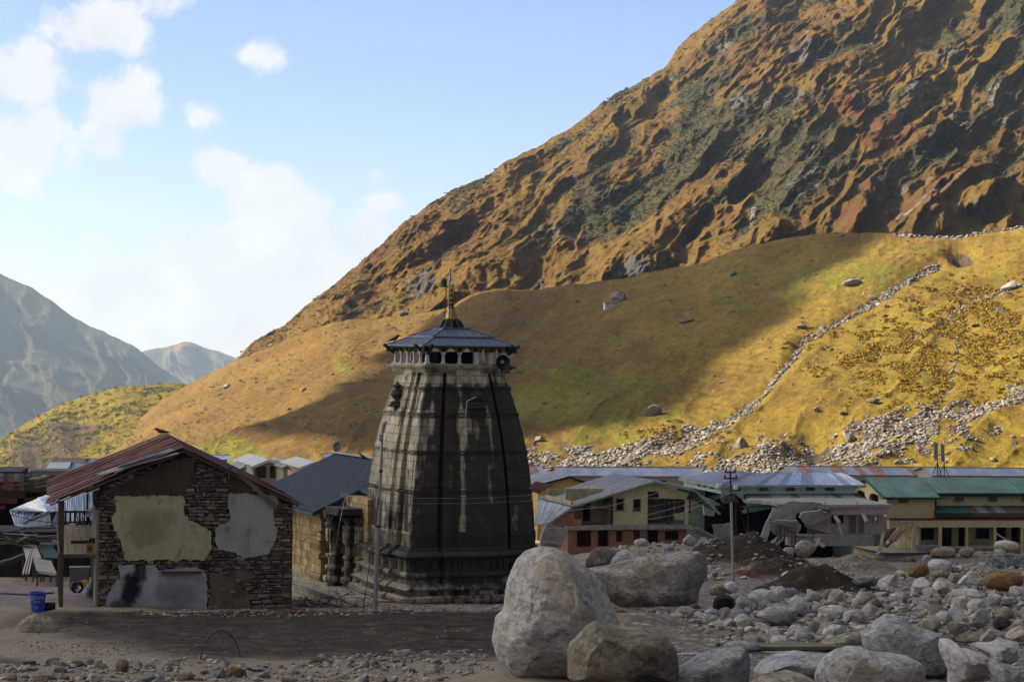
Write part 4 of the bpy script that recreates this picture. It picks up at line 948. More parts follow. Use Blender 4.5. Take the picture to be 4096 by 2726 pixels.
# ================================================================ frames: a building's own axes, measured from the picture
class Frame:
    def __init__(s, o, deg): s.o = Vector(o); s.th = math.radians(deg); s.A = Vector((math.cos(s.th), math.sin(s.th), 0)); s.B = Vector((-math.sin(s.th), math.cos(s.th), 0))
    def to(s, p): w = Vector(p) - s.o; return Vector((w.dot(s.A), w.dot(s.B), w.z))
    def _ray(s, sx, sy): a, b = ray(sx/4., sy/4.); return Vector((float(a), 1., float(b)))
    def y(s, sx, sy, yl=0.):                      # on the plane local y = yl
        r_ = s._ray(sx, sy); c = Vector((0, 0, CAMZ)) - s.o; t = (yl - c.dot(s.B)) / r_.dot(s.B); p = s.to(Vector((0,0,CAMZ)) + r_*t); return p
    def x(s, sx, sy, xl=0.):
        r_ = s._ray(sx, sy); c = Vector((0, 0, CAMZ)) - s.o; t = (xl - c.dot(s.A)) / r_.dot(s.A); return s.to(Vector((0,0,CAMZ)) + r_*t)
    def z(s, sx, sy, zl=0.):
        r_ = s._ray(sx, sy); t = (zl + s.o.z - CAMZ) / r_.z; return s.to(Vector((0,0,CAMZ)) + r_*t)
    def empty(s, name): return empty(name, s.o, s.th)
def jag(poly, step=.12, amp=.04, seed=0):
    rs = np.random.RandomState(seed); out = []
    step *= .5; cum = 0.
    for a, b in zip(poly, poly[1:] + poly[:1]):
        L_ = math.hypot(b[0]-a[0], b[1]-a[1]); n = max(1, int(L_/step)); nx, ny = -(b[1]-a[1])/max(L_,1e-6), (b[0]-a[0])/max(L_,1e-6)
        for i in range(n):
            t = i/n; cum += step; j = (rs.normal(0, amp*.35) + 3.2*amp*float(fbm(np.array([cum/(step*7)]), np.array([seed*3.7]), oct=4, seed=seed)[0])) if i else 0; out.append((a[0]+(b[0]-a[0])*t + nx*j, a[1]+(b[1]-a[1])*t + ny*j))
    return out
def inside(x, y, poly):
    c = False; n = len(poly); j = n-1
    for i in range(n):
        if (poly[i][1] > y) != (poly[j][1] > y) and x < (poly[j][0]-poly[i][0])*(y-poly[i][1])/(poly[j][1]-poly[i][1]) + poly[i][0]: c = not c
        j = i
    return c
def tin(name, c, c2, rough=.4, metal=.35, scale=2.2, along='y', spec=.5, patch=(.4,.6), stretch=(1,1,1)):
    """weathered sheet metal; c2 shows in streaks"""
    t = MT(name, rough, spec, metal); st = {'x': (.25,1.6,1.6), 'y': (1.6,.25,1.6)}[along]
    n = t.noise(scale, 7, .65, stretch=st); n2 = t.noise(scale*.5, 5, .6); n3 = t.noise(scale*7, 4, .6, stretch=st)
    f = t.rng(t.math('ADD', t.math('MULTIPLY', n, .7), t.math('MULTIPLY', n2, .3)), patch[0], patch[1])
    base = t.mix(f, c, c2); t.color(t.mix(t.rng(n3, .35, .7, 0, .4), base, tuple(x*.55 for x in c))); t.rough(t.rng(n2, .3, .7, rough*.8, min(1, rough*1.4))); t.bump(n3, .006); return t.m
M_rustroof = tin('rust_red_tin', (.085,.022,.020), (.17,.06,.05), .5, .15, 1.6, 'x', .4, (.42,.62))
M_galv = tin('galvanised_tin', (.33,.35,.38), (.20,.21,.235), .38, .45, 2., 'x')
M_mud = simple('mud_mortar', (.055,.042,.032), .5, 2.5, .95, .1, .03)
def fieldstone():
    t = MT('field_stone', .9, .2); p = t.tc(); v = t.voro(2.6, p, out='Color'); n = t.noise(6, 7, .65, p); n2 = t.noise(.8, 3, .5, p)
    rnd = t.N('ShaderNodeSeparateColor'); t.L(v, rnd.inputs[0])
    a = t.ramp(t.attr('tone'), [(.0, (.10,.08,.055)), (.35, (.19,.16,.12)), (.65, (.26,.235,.20)), (1., (.38,.33,.255))])
    a = t.mix(t.rng(n, .3, .75), t.mix(.5, a, (.05,.045,.04)), a); t.color(t.mix(t.rng(n2, .55, .7, 0, .45), a, (.13,.11,.07))); t.bump(n, .03); return t.m
M_fstone = fieldstone()
def plaster(name, c, stain, amt=.5, blot=None):
    t = MT(name, .92, .15); p = t.tc(); n = t.noise(1.1, 6, .6, p); n2 = t.noise(7, 6, .65, p); n3 = t.noise(.5, 3, .5, p, stretch=(1,1,1.8))
    b = t.mix(t.rng(n, .38, .68, 0, amt), c, stain); b = t.mix(t.rng(n2, .55, .75, 0, .35), b, stain)
    if blot: 
        for (bx, bz, rr, cc, am) in blot:
            s3 = t.N('ShaderNodeVectorMath', operation='SUBTRACT'); t.L(p, s3.inputs[0]); s3.inputs[1].default_value = (bx, 0, bz)
            s4 = t.N('ShaderNodeVectorMath', operation='MULTIPLY'); t.L(s3.outputs[0], s4.inputs[0]); s4.inputs[1].default_value = (1/rr[0], 0, 1/rr[1])
            s5 = t.N('ShaderNodeVectorMath', operation='LENGTH'); t.L(s4.outputs[0], s5.inputs[0])
            d = t.math('ADD', s5.outputs['Value'], t.math('MULTIPLY', t.math('SUBTRACT', n, .5), 2.2)); b = t.mix(t.rng(d, 1.15, .5, 0, am), b, cc)
    wv = t.N('ShaderNodeVectorMath', operation='MULTIPLY_ADD'); nn = t.N('ShaderNodeTexNoise'); nn.inputs['Scale'].default_value = 2.2; nn.inputs['Detail'].default_value = 6; t.L(p, nn.inputs['Vector']); t.L(nn.outputs['Color'], wv.inputs[0]); wv.inputs[1].default_value = (.9,.9,.9); t.L(p, wv.inputs[2])
    cv = t.N('ShaderNodeTexVoronoi'); cv.feature = 'DISTANCE_TO_EDGE'; cv.inputs['Scale'].default_value = .55; t.L(wv.outputs[0], cv.inputs['Vector']); ck = t.math('MULTIPLY', t.rng(cv.outputs['Distance'], .0, .02, 1, 0), t.rng(n, .48, .60))
    b = t.mix(t.math('MULTIPLY', ck, .6), b, tuple(x*.25 for x in stain)); dr = t.noise(1.6, 5, .65, p, stretch=(3,3,.35)); b = t.mix(t.rng(dr, .52, .72, 0, .45), b, tuple(x*.6 for x in stain))
    t.color(b); t.bump(n2, .012); t.bump(n3, .05); t.bump(ck, .01, -.5); return t.m
# ================================================================ stone house with the rust-red roof
FH = Frame(SW(392, 2446, 90.0) - Vector((0,0,.05)), 12.0)
house = FH.empty('stone_house'); tag(house, 'roofless-looking two-storey stone house with peeling plaster and rust-red tin roof', 'house')
house['label'] = 'two-storey rubble stone house with peeling cream plaster and a rust-red tin roof'
def c1(x, y): return (x/1.528, 1700 + y/1.528)
def HP(pts, yl=0.): return [(p.x, p.z) for p in (FH.y(*c1(*q), yl) for q in pts)]
HWID = FH.y(1166, 2432).x; HDEP = 13.0
eL = FH.y(186, 2014, -.35); rd = FH.y(735, 1792, -.35); eR = FH.y(1206, 2016, -.35)
slopeL = (rd.z - eL.z)/(rd.x - eL.x); slopeR = (rd.z - eR.z)/(eR.x - rd.x)
rz_ = lambda x: (rd.z - (rd.x - x)*slopeL if x < rd.x else rd.z - (x - rd.x)*slopeR) - .16
mb = MB(); mb.extrude([(0,-.6),(HWID,-.6),(HWID,rz_(HWID)),(rd.x,rz_(rd.x)),(0,rz_(0))], 'y', 0, .5)
mb.wall(.5, HDEP, -.6, rz_(0), 0, .45, [(2.0,3.0,0,2.0),(5.0,6.0,0,2.0),(9,10,0,2.0),(2.0,3.0,2.5,4.2),(5.6,6.8,2.5,4.2),(9.5,10.6,2.5,4.2)], swap=True)
mb.box(HWID-.5, HWID, .5, HDEP, -.6, rz_(HWID)); mb.extrude([(0,-.6),(HWID,-.6),(HWID,rz_(HWID)),(rd.x,rz_(rd.x)),(0,rz_(0))], 'y', HDEP, HDEP+.5)
mb.build('wall', M_mud, house)
mb = MB(); mb.box(.46, HWID-.51, .51, HDEP-.01, 2.2, 2.35); mb.build('floor', M_wood, house)
cream = [(705,430),(900,429),(1128,430),(1132,545),(1190,590),(1290,640),(1290,755),(1255,820),(755,820),(745,740),(740,710),(700,640),(680,560),(712,520),(700,470)]
grey = [(1400,415),(1695,420),(1700,480),(1670,520),(1680,600),(1700,640),(1680,720),(1640,780),(1560,800),(1480,810),(1440,770),(1330,760),(1310,690),(1320,620),(1400,590),(1410,560),(1390,500)]
lower = [(722,850),(950,852),(965,880),(1200,860),(1262,905),(1268,1150),(640,1152),(650,1060),(690,970),(735,930)]
mudg = [(618,408),(780,330),(960,252),(1085,200),(1180,214),(1200,330),(1150,400),(1128,425),(700,426),(640,420)]
mudr = [(1280,905),(1400,880),(1500,872),(1540,905),(1505,1000),(1530,1110),(1500,1135),(1275,1140)]
mudt = [(1392,255),(1470,300),(1560,400),(1540,412),(1400,408)]
cl = FH.y(*c1(850,620)); sb = FH.y(*c1(800,1010)); bl = FH.y(*c1(1080,1040)); bl2 = FH.y(*c1(860,870)); yl_ = FH.y(*c1(1000,1130))
M_cream = plaster('cream_plaster', (.45,.44,.30), (.33,.315,.195), .5, [(cl.x+.3, cl.z-.1, (1.0,.9), (.19,.165,.07), .55), (cl.x+1.2, cl.z+.35, (.35,.3), (.22,.19,.10), .4)])
M_greyp = plaster('grey_plaster', (.40,.40,.39), (.24,.23,.21), .5)
M_bluep = plaster('bluegrey_plaster', (.40,.42,.46), (.22,.22,.23), .6, [(bl.x, bl.z, (1.0,.6), (.11,.13,.20), .6), (yl_.x, yl_.z, (1.6,.28), (.20,.18,.08), .7), (bl2.x, bl2.z, (.30,.55), (.015,.014,.016), .95), (sb.x, sb.z, (.50,.75), (.010,.010,.012), .97), (sb.x-.2, sb.z-.6, (.8,.35), (.02,.02,.022), .85)])
M_mudp = plaster('mud_plaster', (.085,.068,.050), (.04,.032,.025), .7); M_mudp2 = plaster('stained_mud_plaster', (.14,.125,.10), (.055,.045,.035), .8)
polys = {}
for nm, pts, th, mt, sd_ in (('cream_plaster_patch', cream, .085, M_cream, 1), ('grey_plaster_patch', grey, .10, M_greyp, 2), ('bluish_plaster_patch', lower, .08, M_bluep, 3), ('mud_plaster_patch', mudg, .05, M_mudp, 4), ('mud_plaster_patch', mudr, .055, M_mudp2, 5), ('mud_plaster_patch', mudt, .05, M_mudp, 6)):
    P = HP(pts); polys[sd_] = P; mb = MB(); mb.extrude(jag(P, .10, .032, sd_), 'y', -th, .0); mb.build(nm, mt, house)
# facing stones, course by course
def stones(mb, x0, x1, zlo, ztop, skip, y=0., seed=5, sw=(.11,.46), sh=(.07,.21), axis='x', depth=.05):
    rs = random.Random(seed); z = zlo
    while z < 9:
        h = rs.uniform(*sh); x = x0 + rs.uniform(-.05, .02)
        if all(z > ztop(q) for q in (x0, (x0+x1)/2, x1, x0+(x1-x0)*.3, x0+(x1-x0)*.7)): break
        while x < x1 - .05:
            w = min(rs.choice((rs.uniform(*sw), rs.uniform(*sw), sw[0]*.7))*(1.25 if h > .16 else .8), x1 - x + .03); hh = h*rs.uniform(.72, 1.06); g = .012; cx = x + w/2; cz = z + hh/2
            if x1 - x < .12: break
            if w > .06 and z + hh < ztop(cx) and not skip(cx, cz):
                d = depth*rs.uniform(.45, 1.5); j = lambda a: rs.uniform(-a, a)*2.0; ins = min(w, hh)*.16
                o = [(x+g+j(.015), z+g+j(.012)), (x+w-g+j(.015), z+g+j(.012)), (x+w-g+j(.015), z+hh-g+j(.012)), (x+g+j(.015), z+hh-g+j(.012))]
                i_ = [(a + (cx-a)*ins/max(w*.5, .02) + j(.01), b + (cz-b)*ins/max(hh*.5, .02) + j(.01)) for a, b in o]
                V = [(a, y, b) for a, b in o] + [(a*.6+c*.4, y-d*.75, b*.6+e*.4) for (a, b), (c, e) in zip(o, i_)] + [(a, y-d+j(.008), b) for a, b in i_]
                if axis == 'y': V = [(q[1], q[0], q[2]) for q in V]
                F = []
                for k in range(2): F += [(k*4+i, k*4+(i+1)%4, k*4+4+(i+1)%4, k*4+4+i) for i in range(4)]
                F.append((8,9,10,11)); F = [f[::-1] for f in F] if axis == 'y' else F
                mb.add(V, F)
            x += w
        z += h
mb = MB(); stones(mb, 0., HWID, -.3, rz_, lambda x, z: any(inside(x, z, polys[k]) for k in (1,2,3,4,6)) or (inside(x, z, polys[5]) and (int(x*3.1+z*5.3) % 3)), depth=.075)
stones(mb, .02, 1.9, -.3, lambda x: 4.2, lambda x, z: False, seed=8, axis='y', depth=.06); stones(mb, 0, HDEP, -.3, lambda x: 4.0, lambda x, z: True)
fs_ = mb.build('facing_stones', M_fstone, house); nst = len(fs_.data.vertices)//12; fattr(fs_, 'tone', np.repeat(np.random.RandomState(3).rand(nst), 12))
sf = [FH.y(*c1(*q)) for q in ((985,870),(1228,893))]; mb = MB(); mb.box(sf[0].x, sf[1].x, -.32, .0, sf[1].z, sf[1].z+.045); mb.box(sf[0].x-.02, sf[1].x+.02, -.36, -.30, sf[1].z-.03, sf[1].z+.06)
mb.build('wall_shelf', simple('red_brown_board', (.16,.06,.045), .4, 6), house)
# roof
rs = random.Random(12)
def rl(x, y, up=0.): return (x, y, rd.z + up + (-(rd.x - x)*slopeL if x < rd.x else -(x - rd.x)*slopeR))
y = -.35; k = 0
while y < HDEP + .9:
    w = rs.uniform(.78, .95); y1 = y + w; mb = MB(); up = .0 if k % 2 else .035
    lo = eL.x + rs.uniform(-.12, .10) + (.06 if k > 2 else -.05); n2 = 1 if k > 8 else 2; xm_ = lo + (rd.x - lo)*rs.uniform(.42, .6)
    for (xa, xb, dz) in ((xm_ - .15, rd.x + .02, .045), (lo, xm_ + .05, .0)) if n2 == 2 else ((lo, rd.x + .02, 0),):
        tl = rs.uniform(-.03, .03); mb.sheet(rl(xb, y, up+dz), rl(xb, y1+.06, up+dz+tl), rl(xa, y1+.06, up+dz), rl(xa, y, up+dz+rs.uniform(0,.02)), waves=9, amp=.014, th=.012, nv=5, rough=.018, seed=k*3+n2)
    mb.build('roof_sheet', M_rustroof, house); k += 1; y = y1
# loose, curled sheets at the near edge
for (a, b, c, d, mt) in (((1095,172),(1040,140),(590,300),(640,300), M_galv), ((1090,185),(1075,150),(755,262),(790,292), M_rustroof), ((1000,140),(960,112),(700,232),(740,240), M_rustroof), ((610,388),(606,380),(520,408),(528,420), M_galv), ((430,436),(426,430),(360,456),(366,464), M_galv), ((345,468),(340,462),(300,480),(306,488), M_galv)):
    q = [FH.y(*c1(*t), yy) for t, yy in zip((a, b, c, d), (-.48, .25, .25, -.48))]; up = .07 if mt is M_galv else .11
    mb = MB(); mb.sheet(*[tuple(v + Vector((0,0,up*.3))) for v in q], waves=4, amp=.018, th=.012, nv=6, rough=.02, seed=int(a[0]))
    mb.build('loose_roof_sheet', mt, house)
mb = MB(); y = -.35
for k in range(9):
    y1 = y + (HDEP + .8)/8; mb2 = MB(); e_ = eR.x + rs.uniform(-.1, .1); mb2.sheet(rl(rd.x, y, .02), rl(rd.x, y1, .05), rl(e_, y1, rs.uniform(-.04,.04)), rl(e_, y, rs.uniform(-.02,.05)), waves=10, amp=.014, th=.014, nv=6, rough=.03, seed=90+k); mb2.build('roof_sheet', M_rustroof, house); y = y1
    if k == 7: break
mb = MB()
for yy in (-.2, 3, 6.2, 9.4, 12.6):                             # rafters and purlins
    mb.bar(rl(eL.x+.15, yy, -.10), rl(rd.x, yy, -.10), .09, .10); mb.bar(rl(eR.x-.1, yy, -.10), rl(rd.x, yy, -.10), .09, .10)
for xx in (eL.x+.3, eL.x+1.5, 1.5, rd.x, 5.6, eR.x-.5): mb.bar(rl(xx, -.30, -.055), rl(xx, HDEP+.5, -.055), .07, .06)
mb.build('rafters', M_wood, house)
a, b = FH.y(*c1(1440,272), -.25), FH.y(*c1(1690,498), -.25); mb = MB(); mb.bar(a, b, .10, .20); mb.bar(FH.y(*c1(1690,498), -.25), FH.y(*c1(1682,530), -.22), .06, .09); mb.build('hanging_rafter', simple('bare_timber', (.20,.155,.11), .35, 3, .9), house)
a, b = FH.y(*c1(1395,275), -.12), FH.y(*c1(1400,318), -.12); mb = MB(); mb.bar(a, b, .22, .03); mb.build('broken_board', M_steel, house)
a, b = FH.y(*c1(682,712), -.1), FH.y(*c1(655,872), -.14); mb = MB(); mb.bar(a, b, .17, .05); mb.build('charred_plank', M_dmetal, house)
# verandah
DZ = FH.y(300, 2213, .0).z; pX = FH.y(246, 2300, -.1).x; dk0, dk1 = pX - .05, -.0; YE = FH.z(300, 2097, DZ).y
mb = MB(); 
for i in range(5):
    xa = dk0 + (dk1-dk0)*i/5; 
    y0 = .0
    while y0 < YE: L_ = rs.uniform(2.2, 4.5); mb.box(xa+.008, dk0 + (dk1-dk0)*(i+1)/5 - .008, y0, min(y0+L_, YE)-.012, DZ-.04 + rs.uniform(-.006,.006), DZ+rs.uniform(-.004,.004)); y0 += L_
mb.build('verandah_deck', simple('deck_boards', (.30,.235,.16), .35, 2.2, .85), house)
mb = MB()
for yy in np.arange(0, YE, .9): mb.box(dk0-.03, dk1, yy-.0, yy+.08, DZ-.16, DZ-.045)
mb.box(dk0-.09, dk0-.03, -.05, YE, DZ-.16, DZ+.03); mb.build('joist', M_wood, house)
for yy, wd in ((-.1, .155), (5, .13), (9.4, .13), (YE, .13)):
    mb = MB(); zt_ = rl(pX, yy)[2] - .16; mb.box(pX-wd/2, pX+wd/2, yy-.16, yy+.0, -.3, zt_); mb.build('post', simple('post_timber', (.095,.065,.048), .4, 3, .9) if yy < 0 else M_wood, house)
M_rail = simple('dark_red_wood', (.055,.022,.018), .3, 4, .7)
mb = MB(); rt = FH.y(300, 2040, YE).z; rb = FH.y(300, 2085, YE).z; mb.box(dk0, dk1, YE-.05, YE+.03, rt-.10, rt); mb.box(dk0, dk1, YE-.05, YE+.03, rb-.05, rb); 
for i in range(7): xx = dk0 + (dk1-dk0)*(i+.5)/7; mb.box(xx-.045, xx+.045, YE-.03, YE+.01, rb, rt-.1)
mb.build('railing', M_rail, house)
mb = MB(); xu = FH.y(350, 2000, YE).x; mb.box(xu-.05, xu+.05, YE-.05, YE+.04, DZ, 4.6); mb.build('post', M_rail, house)
mb = MB(); mb.box(-.10,-.02, .3, 1.8, DZ, 4.1); mb.box(-.10,-.02,.3,1.8, -.3, 2.2); mb.box(-.08,-.02,3.1,5.5,DZ,4.0); mb.box(-.08,-.02,6.9,9.4,DZ,4.0); mb.box(-.08,-.02,3.1,5,0,2.2); mb.box(-.12,-.0,-.03,.10,-.3,4.25); mb.build('timber_lining', simple('pale_green_lining', (.23,.23,.17), .35, 3), house)
mb = MB(); mb.box(-1.1, -.05, 2.2, 2.4, DZ+.22, DZ+.34); mb.box(-.35,-.05,2.2,2.4,DZ+.34,DZ+.44); mb.build('bench_rail', M_rail, house)
# ---- chair on the verandah
def plastic_chair():
    c = empty('plastic_chair', (0,0,0)); m = M_rail2
    mb = MB(); mb.box(-.22,.22,-.21,.21,.42,.45); mb.build('seat', m, c)
    mb = MB(); 
    for i in range(6): x = -.19 + .38*i/5; mb.bar((x,.20,.47),(x*1.05,.33,.84), .035,.015)
    mb.tube([(-.22,.20,.45),(-.23,.30,.78),(-.16,.34,.88),(0,.35,.90),(.16,.34,.88),(.23,.30,.78),(.22,.20,.45)], .022, 6); mb.build('backrest', m, c)
    for s_ in (-1, 1):
        mb = MB(); mb.tube([(s_*.23,-.23,.44),(s_*.27,-.24,.66),(s_*.26,-.10,.69),(s_*.25,.27,.68)], .022, 6); mb.build('armrest', m, c)
        for t_ in (-1, 1): mb = MB(); mb.tube([(s_*.21,t_*.19,.43),(s_*.25,t_*.23,.0)], [.03,.022], 6); mb.build('leg', m, c)
    return c
M_rail2 = simple('brown_plastic', (.075,.03,.025), .2, 4, .35, .6, .001)
def fworld(fr, v): return fr.o + fr.A*v[0] + fr.B*v[1] + Vector((0,0,v[2]))
ch = plastic_chair(); p = FH.z(334, 2104, DZ); ch.location = fworld(FH, (p.x+.0, p.y-.1, DZ)); ch.rotation_euler = (0,0,FH.th + math.radians(-60)); tag(ch, 'brown plastic armchair on the wooden verandah', 'chair')
# ---- tin on the near edge of the deck
tn = empty('oil_tin', fworld(FH, (FH.z(358, 2208, DZ).x, .28, DZ)), FH.th); tag(tn, 'yellow square oil tin standing on the verandah deck', 'tin')
mb = MB(); mb.box(-.14,.14,-.12,.12,.0,.38); mb.box(-.15,.15,-.13,.13,.37,.40); mb.build('body', simple('yellow_tin', (.28,.22,.035), .4, 9, .5), tn)
mb = MB(); mb.box(-.075,.075,-.124,-.119,.10,.28); mb.build('label', simple('red_print', (.22,.03,.02), .3, 12), tn); mb = MB(); mb.tube([(-.06,0,.41),(-.05,0,.46),(.05,0,.46),(.06,0,.41)], .008, 5); mb.build('handle', M_dmetal, tn)
# ---- things under the verandah
def at_ground(sx, sy, name, deg=12.):
    p = SG(sx, sy); p.z = gzf(p.x, p.y); return empty(name, p, math.radians(deg))
cb = at_ground(318, 2338, 'cupboard'); tag(cb, 'low grey cabinet standing under the verandah', 'cabinet')
mb = MB(); mb.box(-.5,.5,0,.6,.05,.95); mb.box(-.54,.54,-.04,.64,.95,1.0); mb.build('body', simple('grey_paint', (.20,.20,.19), .3, 3), cb)
for s_ in (-1, 1): mb = MB(); mb.box(s_*.25-.22, s_*.25+.22, -.022, 0, .12, .9); d_ = mb.build('door', simple('grey_door', (.15,.15,.145), .3, 3), cb); mb = MB(); mb.box(s_*.06-.012, s_*.06+.012, -.05, -.021, .45, .55); mb.build('handle', M_steel, d_)
gn = at_ground(296, 2356, 'generator'); tag(gn, 'small dark motor set between the cabinet and the yellow jerrycan', 'generator')
mb = MB(); mb.box(-.16,.16,-.15,.15,.06,.42); mb.build('tank', simple('dull_olive', (.08,.075,.05), .4, 6), gn); mb = MB(); 
for x in (-.2,.2):
    for yy in (-.18,.18): mb.tube([(x,yy,0),(x,yy,.52)], .018, 6)
for yy in (-.18,.18): mb.tube([(-.2,yy,.52),(.2,yy,.52)], .018, 6)
mb.build('frame', M_dmetal, gn); mb = MB(); mb.tube([(-.1,-.16,.2),(-.1,-.24,.2)], .08, 12); mb.build('flywheel', M_dmetal, gn)
jc = at_ground(337, 2350, 'jerrycan'); tag(jc, 'yellow plastic jerrycan beside the blue sack', 'jerrycan')
mb = MB(); mb.extrude([(-.16,0),(.16,0),(.17,.05),(.17,.30),(.10,.38),(-.13,.38),(-.17,.33),(-.17,.05)], 'y', -.1, .1); mb.build('body', simple('yellow_plastic', (.62,.38,.03), .2, 4, .45, .5, .001), jc)
mb = MB(); mb.tube([(-.06,0,.37),(-.05,0,.44),(.05,0,.44),(.08,0,.37)], .016, 6); mb.build('handle', simple('yellow_plastic_handle', (.5,.3,.03), .2, 4, .45), jc); mb = MB(); mb.lathe([(.035,.37),(.035,.42)], (-.12,0,0), 8); mb.build('cap', M_dmetal, jc)
ty = at_ground(308, 2372, 'tyre'); tag(ty, 'dark tyre leaning beside the blue sack', 'tyre'); mb = MB(); R_ = .24
mb.tube([(R_*math.cos(t), 0.02*math.sin(t), .30 + R_*math.sin(t)) for t in np.linspace(0, 2*math.pi, 25)], .07, 8, False); mb.build('rubber', M_black, ty)
def skin_blob(name, spine, radii, mat, parent=None, flat=1.):
    mb = MB(); mb.tube(spine, radii, 12); return mb.build(name, mat, parent, smooth_=True)
sk = skin_blob('sack', [(0,0,.0),(.03,0,.12),(.09,0,.34),(.16,.0,.56),(.19,0,.68),(.22,0,.74)], [.10,.20,.21,.16,.08,.05], simple('printed_sack', (.30,.33,.40), .6, 7, .8, c2=(.05,.10,.22), bump=.03)); p = SG(352, 2386); sk.location = (p.x, p.y, gzf(p.x, p.y)); tag(sk, 'blue and white printed sack slumped against the house door post', 'sack')
# ---- blue bin with its lettering
M_blue = simple('blue_plastic', (.012,.045,.42), .12, 5, .38, .5, .001)
bn = at_ground(150, 2468, 'litter_bin', 5); bn.location.z += .02; tag(bn, 'bright blue plastic litter bin with white lettering behind the near boulder', 'bin')
mb = MB(); mb.lathe([(.20,0),(.225,.02),(.27,.5),(.30,.76),(.34,.765),(.345,.80),(.315,.805),(.30,.78),(.21,.06),(.0,.05)], (0,0,0), 28); mb.build('body', M_blue, bn, smooth_=False)
mb = MB(); mb.lathe([(.318,.70),(.335,.70),(.335,.72),(.318,.72)], (0,0,0), 28); mb.build('rib', M_blue, bn)
M_print = simple('white_print', (.42,.48,.62), .15, 9)
for (body, size, z_) in (('\u0915\u0942\u0921\u093c\u093e\u0926\u093e\u0928', .19, .56), ('\u0917\u094c\u0930\u0940\u0915\u0941\u0902\u0921', .085, .43), ('30', .17, .20)):
    cu = bpy.data.curves.new('lettering', 'FONT'); cu.body = body; cu.size = size; cu.extrude = .004; cu.align_x = 'CENTER'; cu.materials.append(M_print)
    tmp = link(bpy.data.objects.new('lettering', cu)); dg_ = bpy.context.evaluated_depsgraph_get(); me_ = bpy.data.meshes.new_from_object(tmp.evaluated_get(dg_)); bpy.data.objects.remove(tmp)
    if not me_.materials: me_.materials.append(M_print)
    o = link(bpy.data.objects.new('lettering', me_)); o.parent = bn; r_ = .215 + z_*.13; o.location = (-.03 if size > .1 else .0, -r_-.012, z_); o.rotation_euler = (math.radians(97), 0, 0)
bx = at_ground(196, 2452, 'crate', 12); tag(bx, 'open dark box lying beside the blue bin', 'box'); mb = MB(); mb.box(-.24,.24,0,.45,0,.04); mb.wall(-.24,.24,.04,.48,0,.03,[(-.20,.20,.08,.44)]); mb.box(-.24,-.21,.03,.45,.04,.48); mb.box(.21,.24,.03,.45,.04,.48); mb.box(-.24,.24,.42,.45,.04,.48); mb.build('crate_shell', simple('dark_red_box', (.03,.014,.012), .4, 5), bx)
# ---- crows
M_crow = simple('crow_plumage', (.012,.012,.014), .3, 14, .5, .4, .01)
def crow():
    c = empty('crow', (0,0,0)); mb = MB()
    mb.tube([(-.24,0,.11),(-.16,0,.13),(-.06,0,.16),(.04,0,.20),(.10,0,.25),(.135,0,.285),(.17,0,.30),(.195,0,.295)], [.012,.035,.062,.07,.052,.04,.036,.015], 12); mb.build('body', M_crow, c, smooth_=True)
    mb = MB(); mb.tube([(.19,0,.295),(.225,0,.290),(.255,0,.278)], [.017,.011,.003], 6); mb.build('beak', M_black, c)
    mb = MB(); mb.add([(-.20,-.02,.12),(-.20,.02,.12),(-.36,.035,.04),(-.36,-.035,.04),(-.20,-.02,.105),(-.20,.02,.105),(-.36,.035,.03),(-.36,-.035,.03)], [(0,1,2,3),(7,6,5,4),(0,3,7,4),(1,0,4,5),(2,1,5,6),(3,2,6,7)]); mb.build('tail', M_crow, c)
    for s_ in (-1,1): mb = MB(); mb.tube([(.06,s_*.055,.22),(-.05,s_*.068,.17),(-.18,s_*.04,.12),(-.27,s_*.02,.08)], [.03,.045,.03,.006], 8); mb.build('wing', M_crow, c, smooth_=True); mb = MB(); mb.tube([(-.0,s_*.03,.13),(.0,s_*.03,.0)], .008, 5); mb.tube([(-.03,s_*.03,.004),(.05,s_*.03,.004)], .006, 5); mb.build('leg', M_black, c)
    return c
cr0 = crow(); cr0.location = fworld(FH, (rd.x-.03, HDEP*.85, rd.z + .09)); cr0.rotation_euler = (0, math.radians(12), math.radians(186)); cr0.scale = (1.35,)*3
tag(cr0, 'black crow perched on the ridge of the rust-red roof', 'crow', 'crows on the roofs')
pk = SW(648, 1768, 100.); cr0.location = (pk.x, pk.y, fworld(FH, (0,0,rd.z))[2] + .06)
def more_crow(p, rz, lab, sc=1.2):
    c = copy_tree(cr0); c.location = p; c.rotation_euler = (0,0,math.radians(rz)); c.scale = (sc,)*3; c['label'] = lab; return c
more_crow(SW(1578, 1372, 98.0), 20, 'black crow crouching at the left corner of the temple roof'); more_crow(SW(1449, 1836, 109.), 160, 'black crow on the ridge of the black corrugated roof', 1.0)
# ================================================================ village behind
M_grooft = tin('pale_grey_tin', (.36,.37,.39), (.24,.25,.28), .38, .4, .8, 'y'); M_groof2 = tin('blue_grey_tin', (.20,.235,.29), (.27,.29,.33), .35, .35, .8, 'y')
M_grust = tin('rusting_grey_tin', (.25,.28,.33), (.20,.07,.05), .38, .3, .55, 'x', patch=(.62,.66)); M_rusty = tin('rusted_tin', (.26,.085,.05), (.40,.20,.14), .6, .1, 1.5, 'y')
M_silver = tin('shiny_tin', (.55,.58,.63), (.38,.41,.48), .28, .55, .9, 'y'); M_maroon = tin('maroon_tin', (.12,.025,.03), (.16,.04,.04), .5, .1, 1., 'y')
M_greenroof = tin('green_tin_faded_red', (.05,.15,.13), (.19,.095,.085), .5, .1, .75, 'x', patch=(.50,.66)); M_dgreenroof = tin('dark_green_tin', (.008,.085,.06), (.02,.11,.08), .4, .1, 1., 'x'); M_dgrey = tin('dark_grey_tin', (.075,.085,.10), (.13,.09,.07), .45, .3, 1.4, 'y')
M_white = simple('white_tin', (.66,.67,.68), .15, 2, .5)
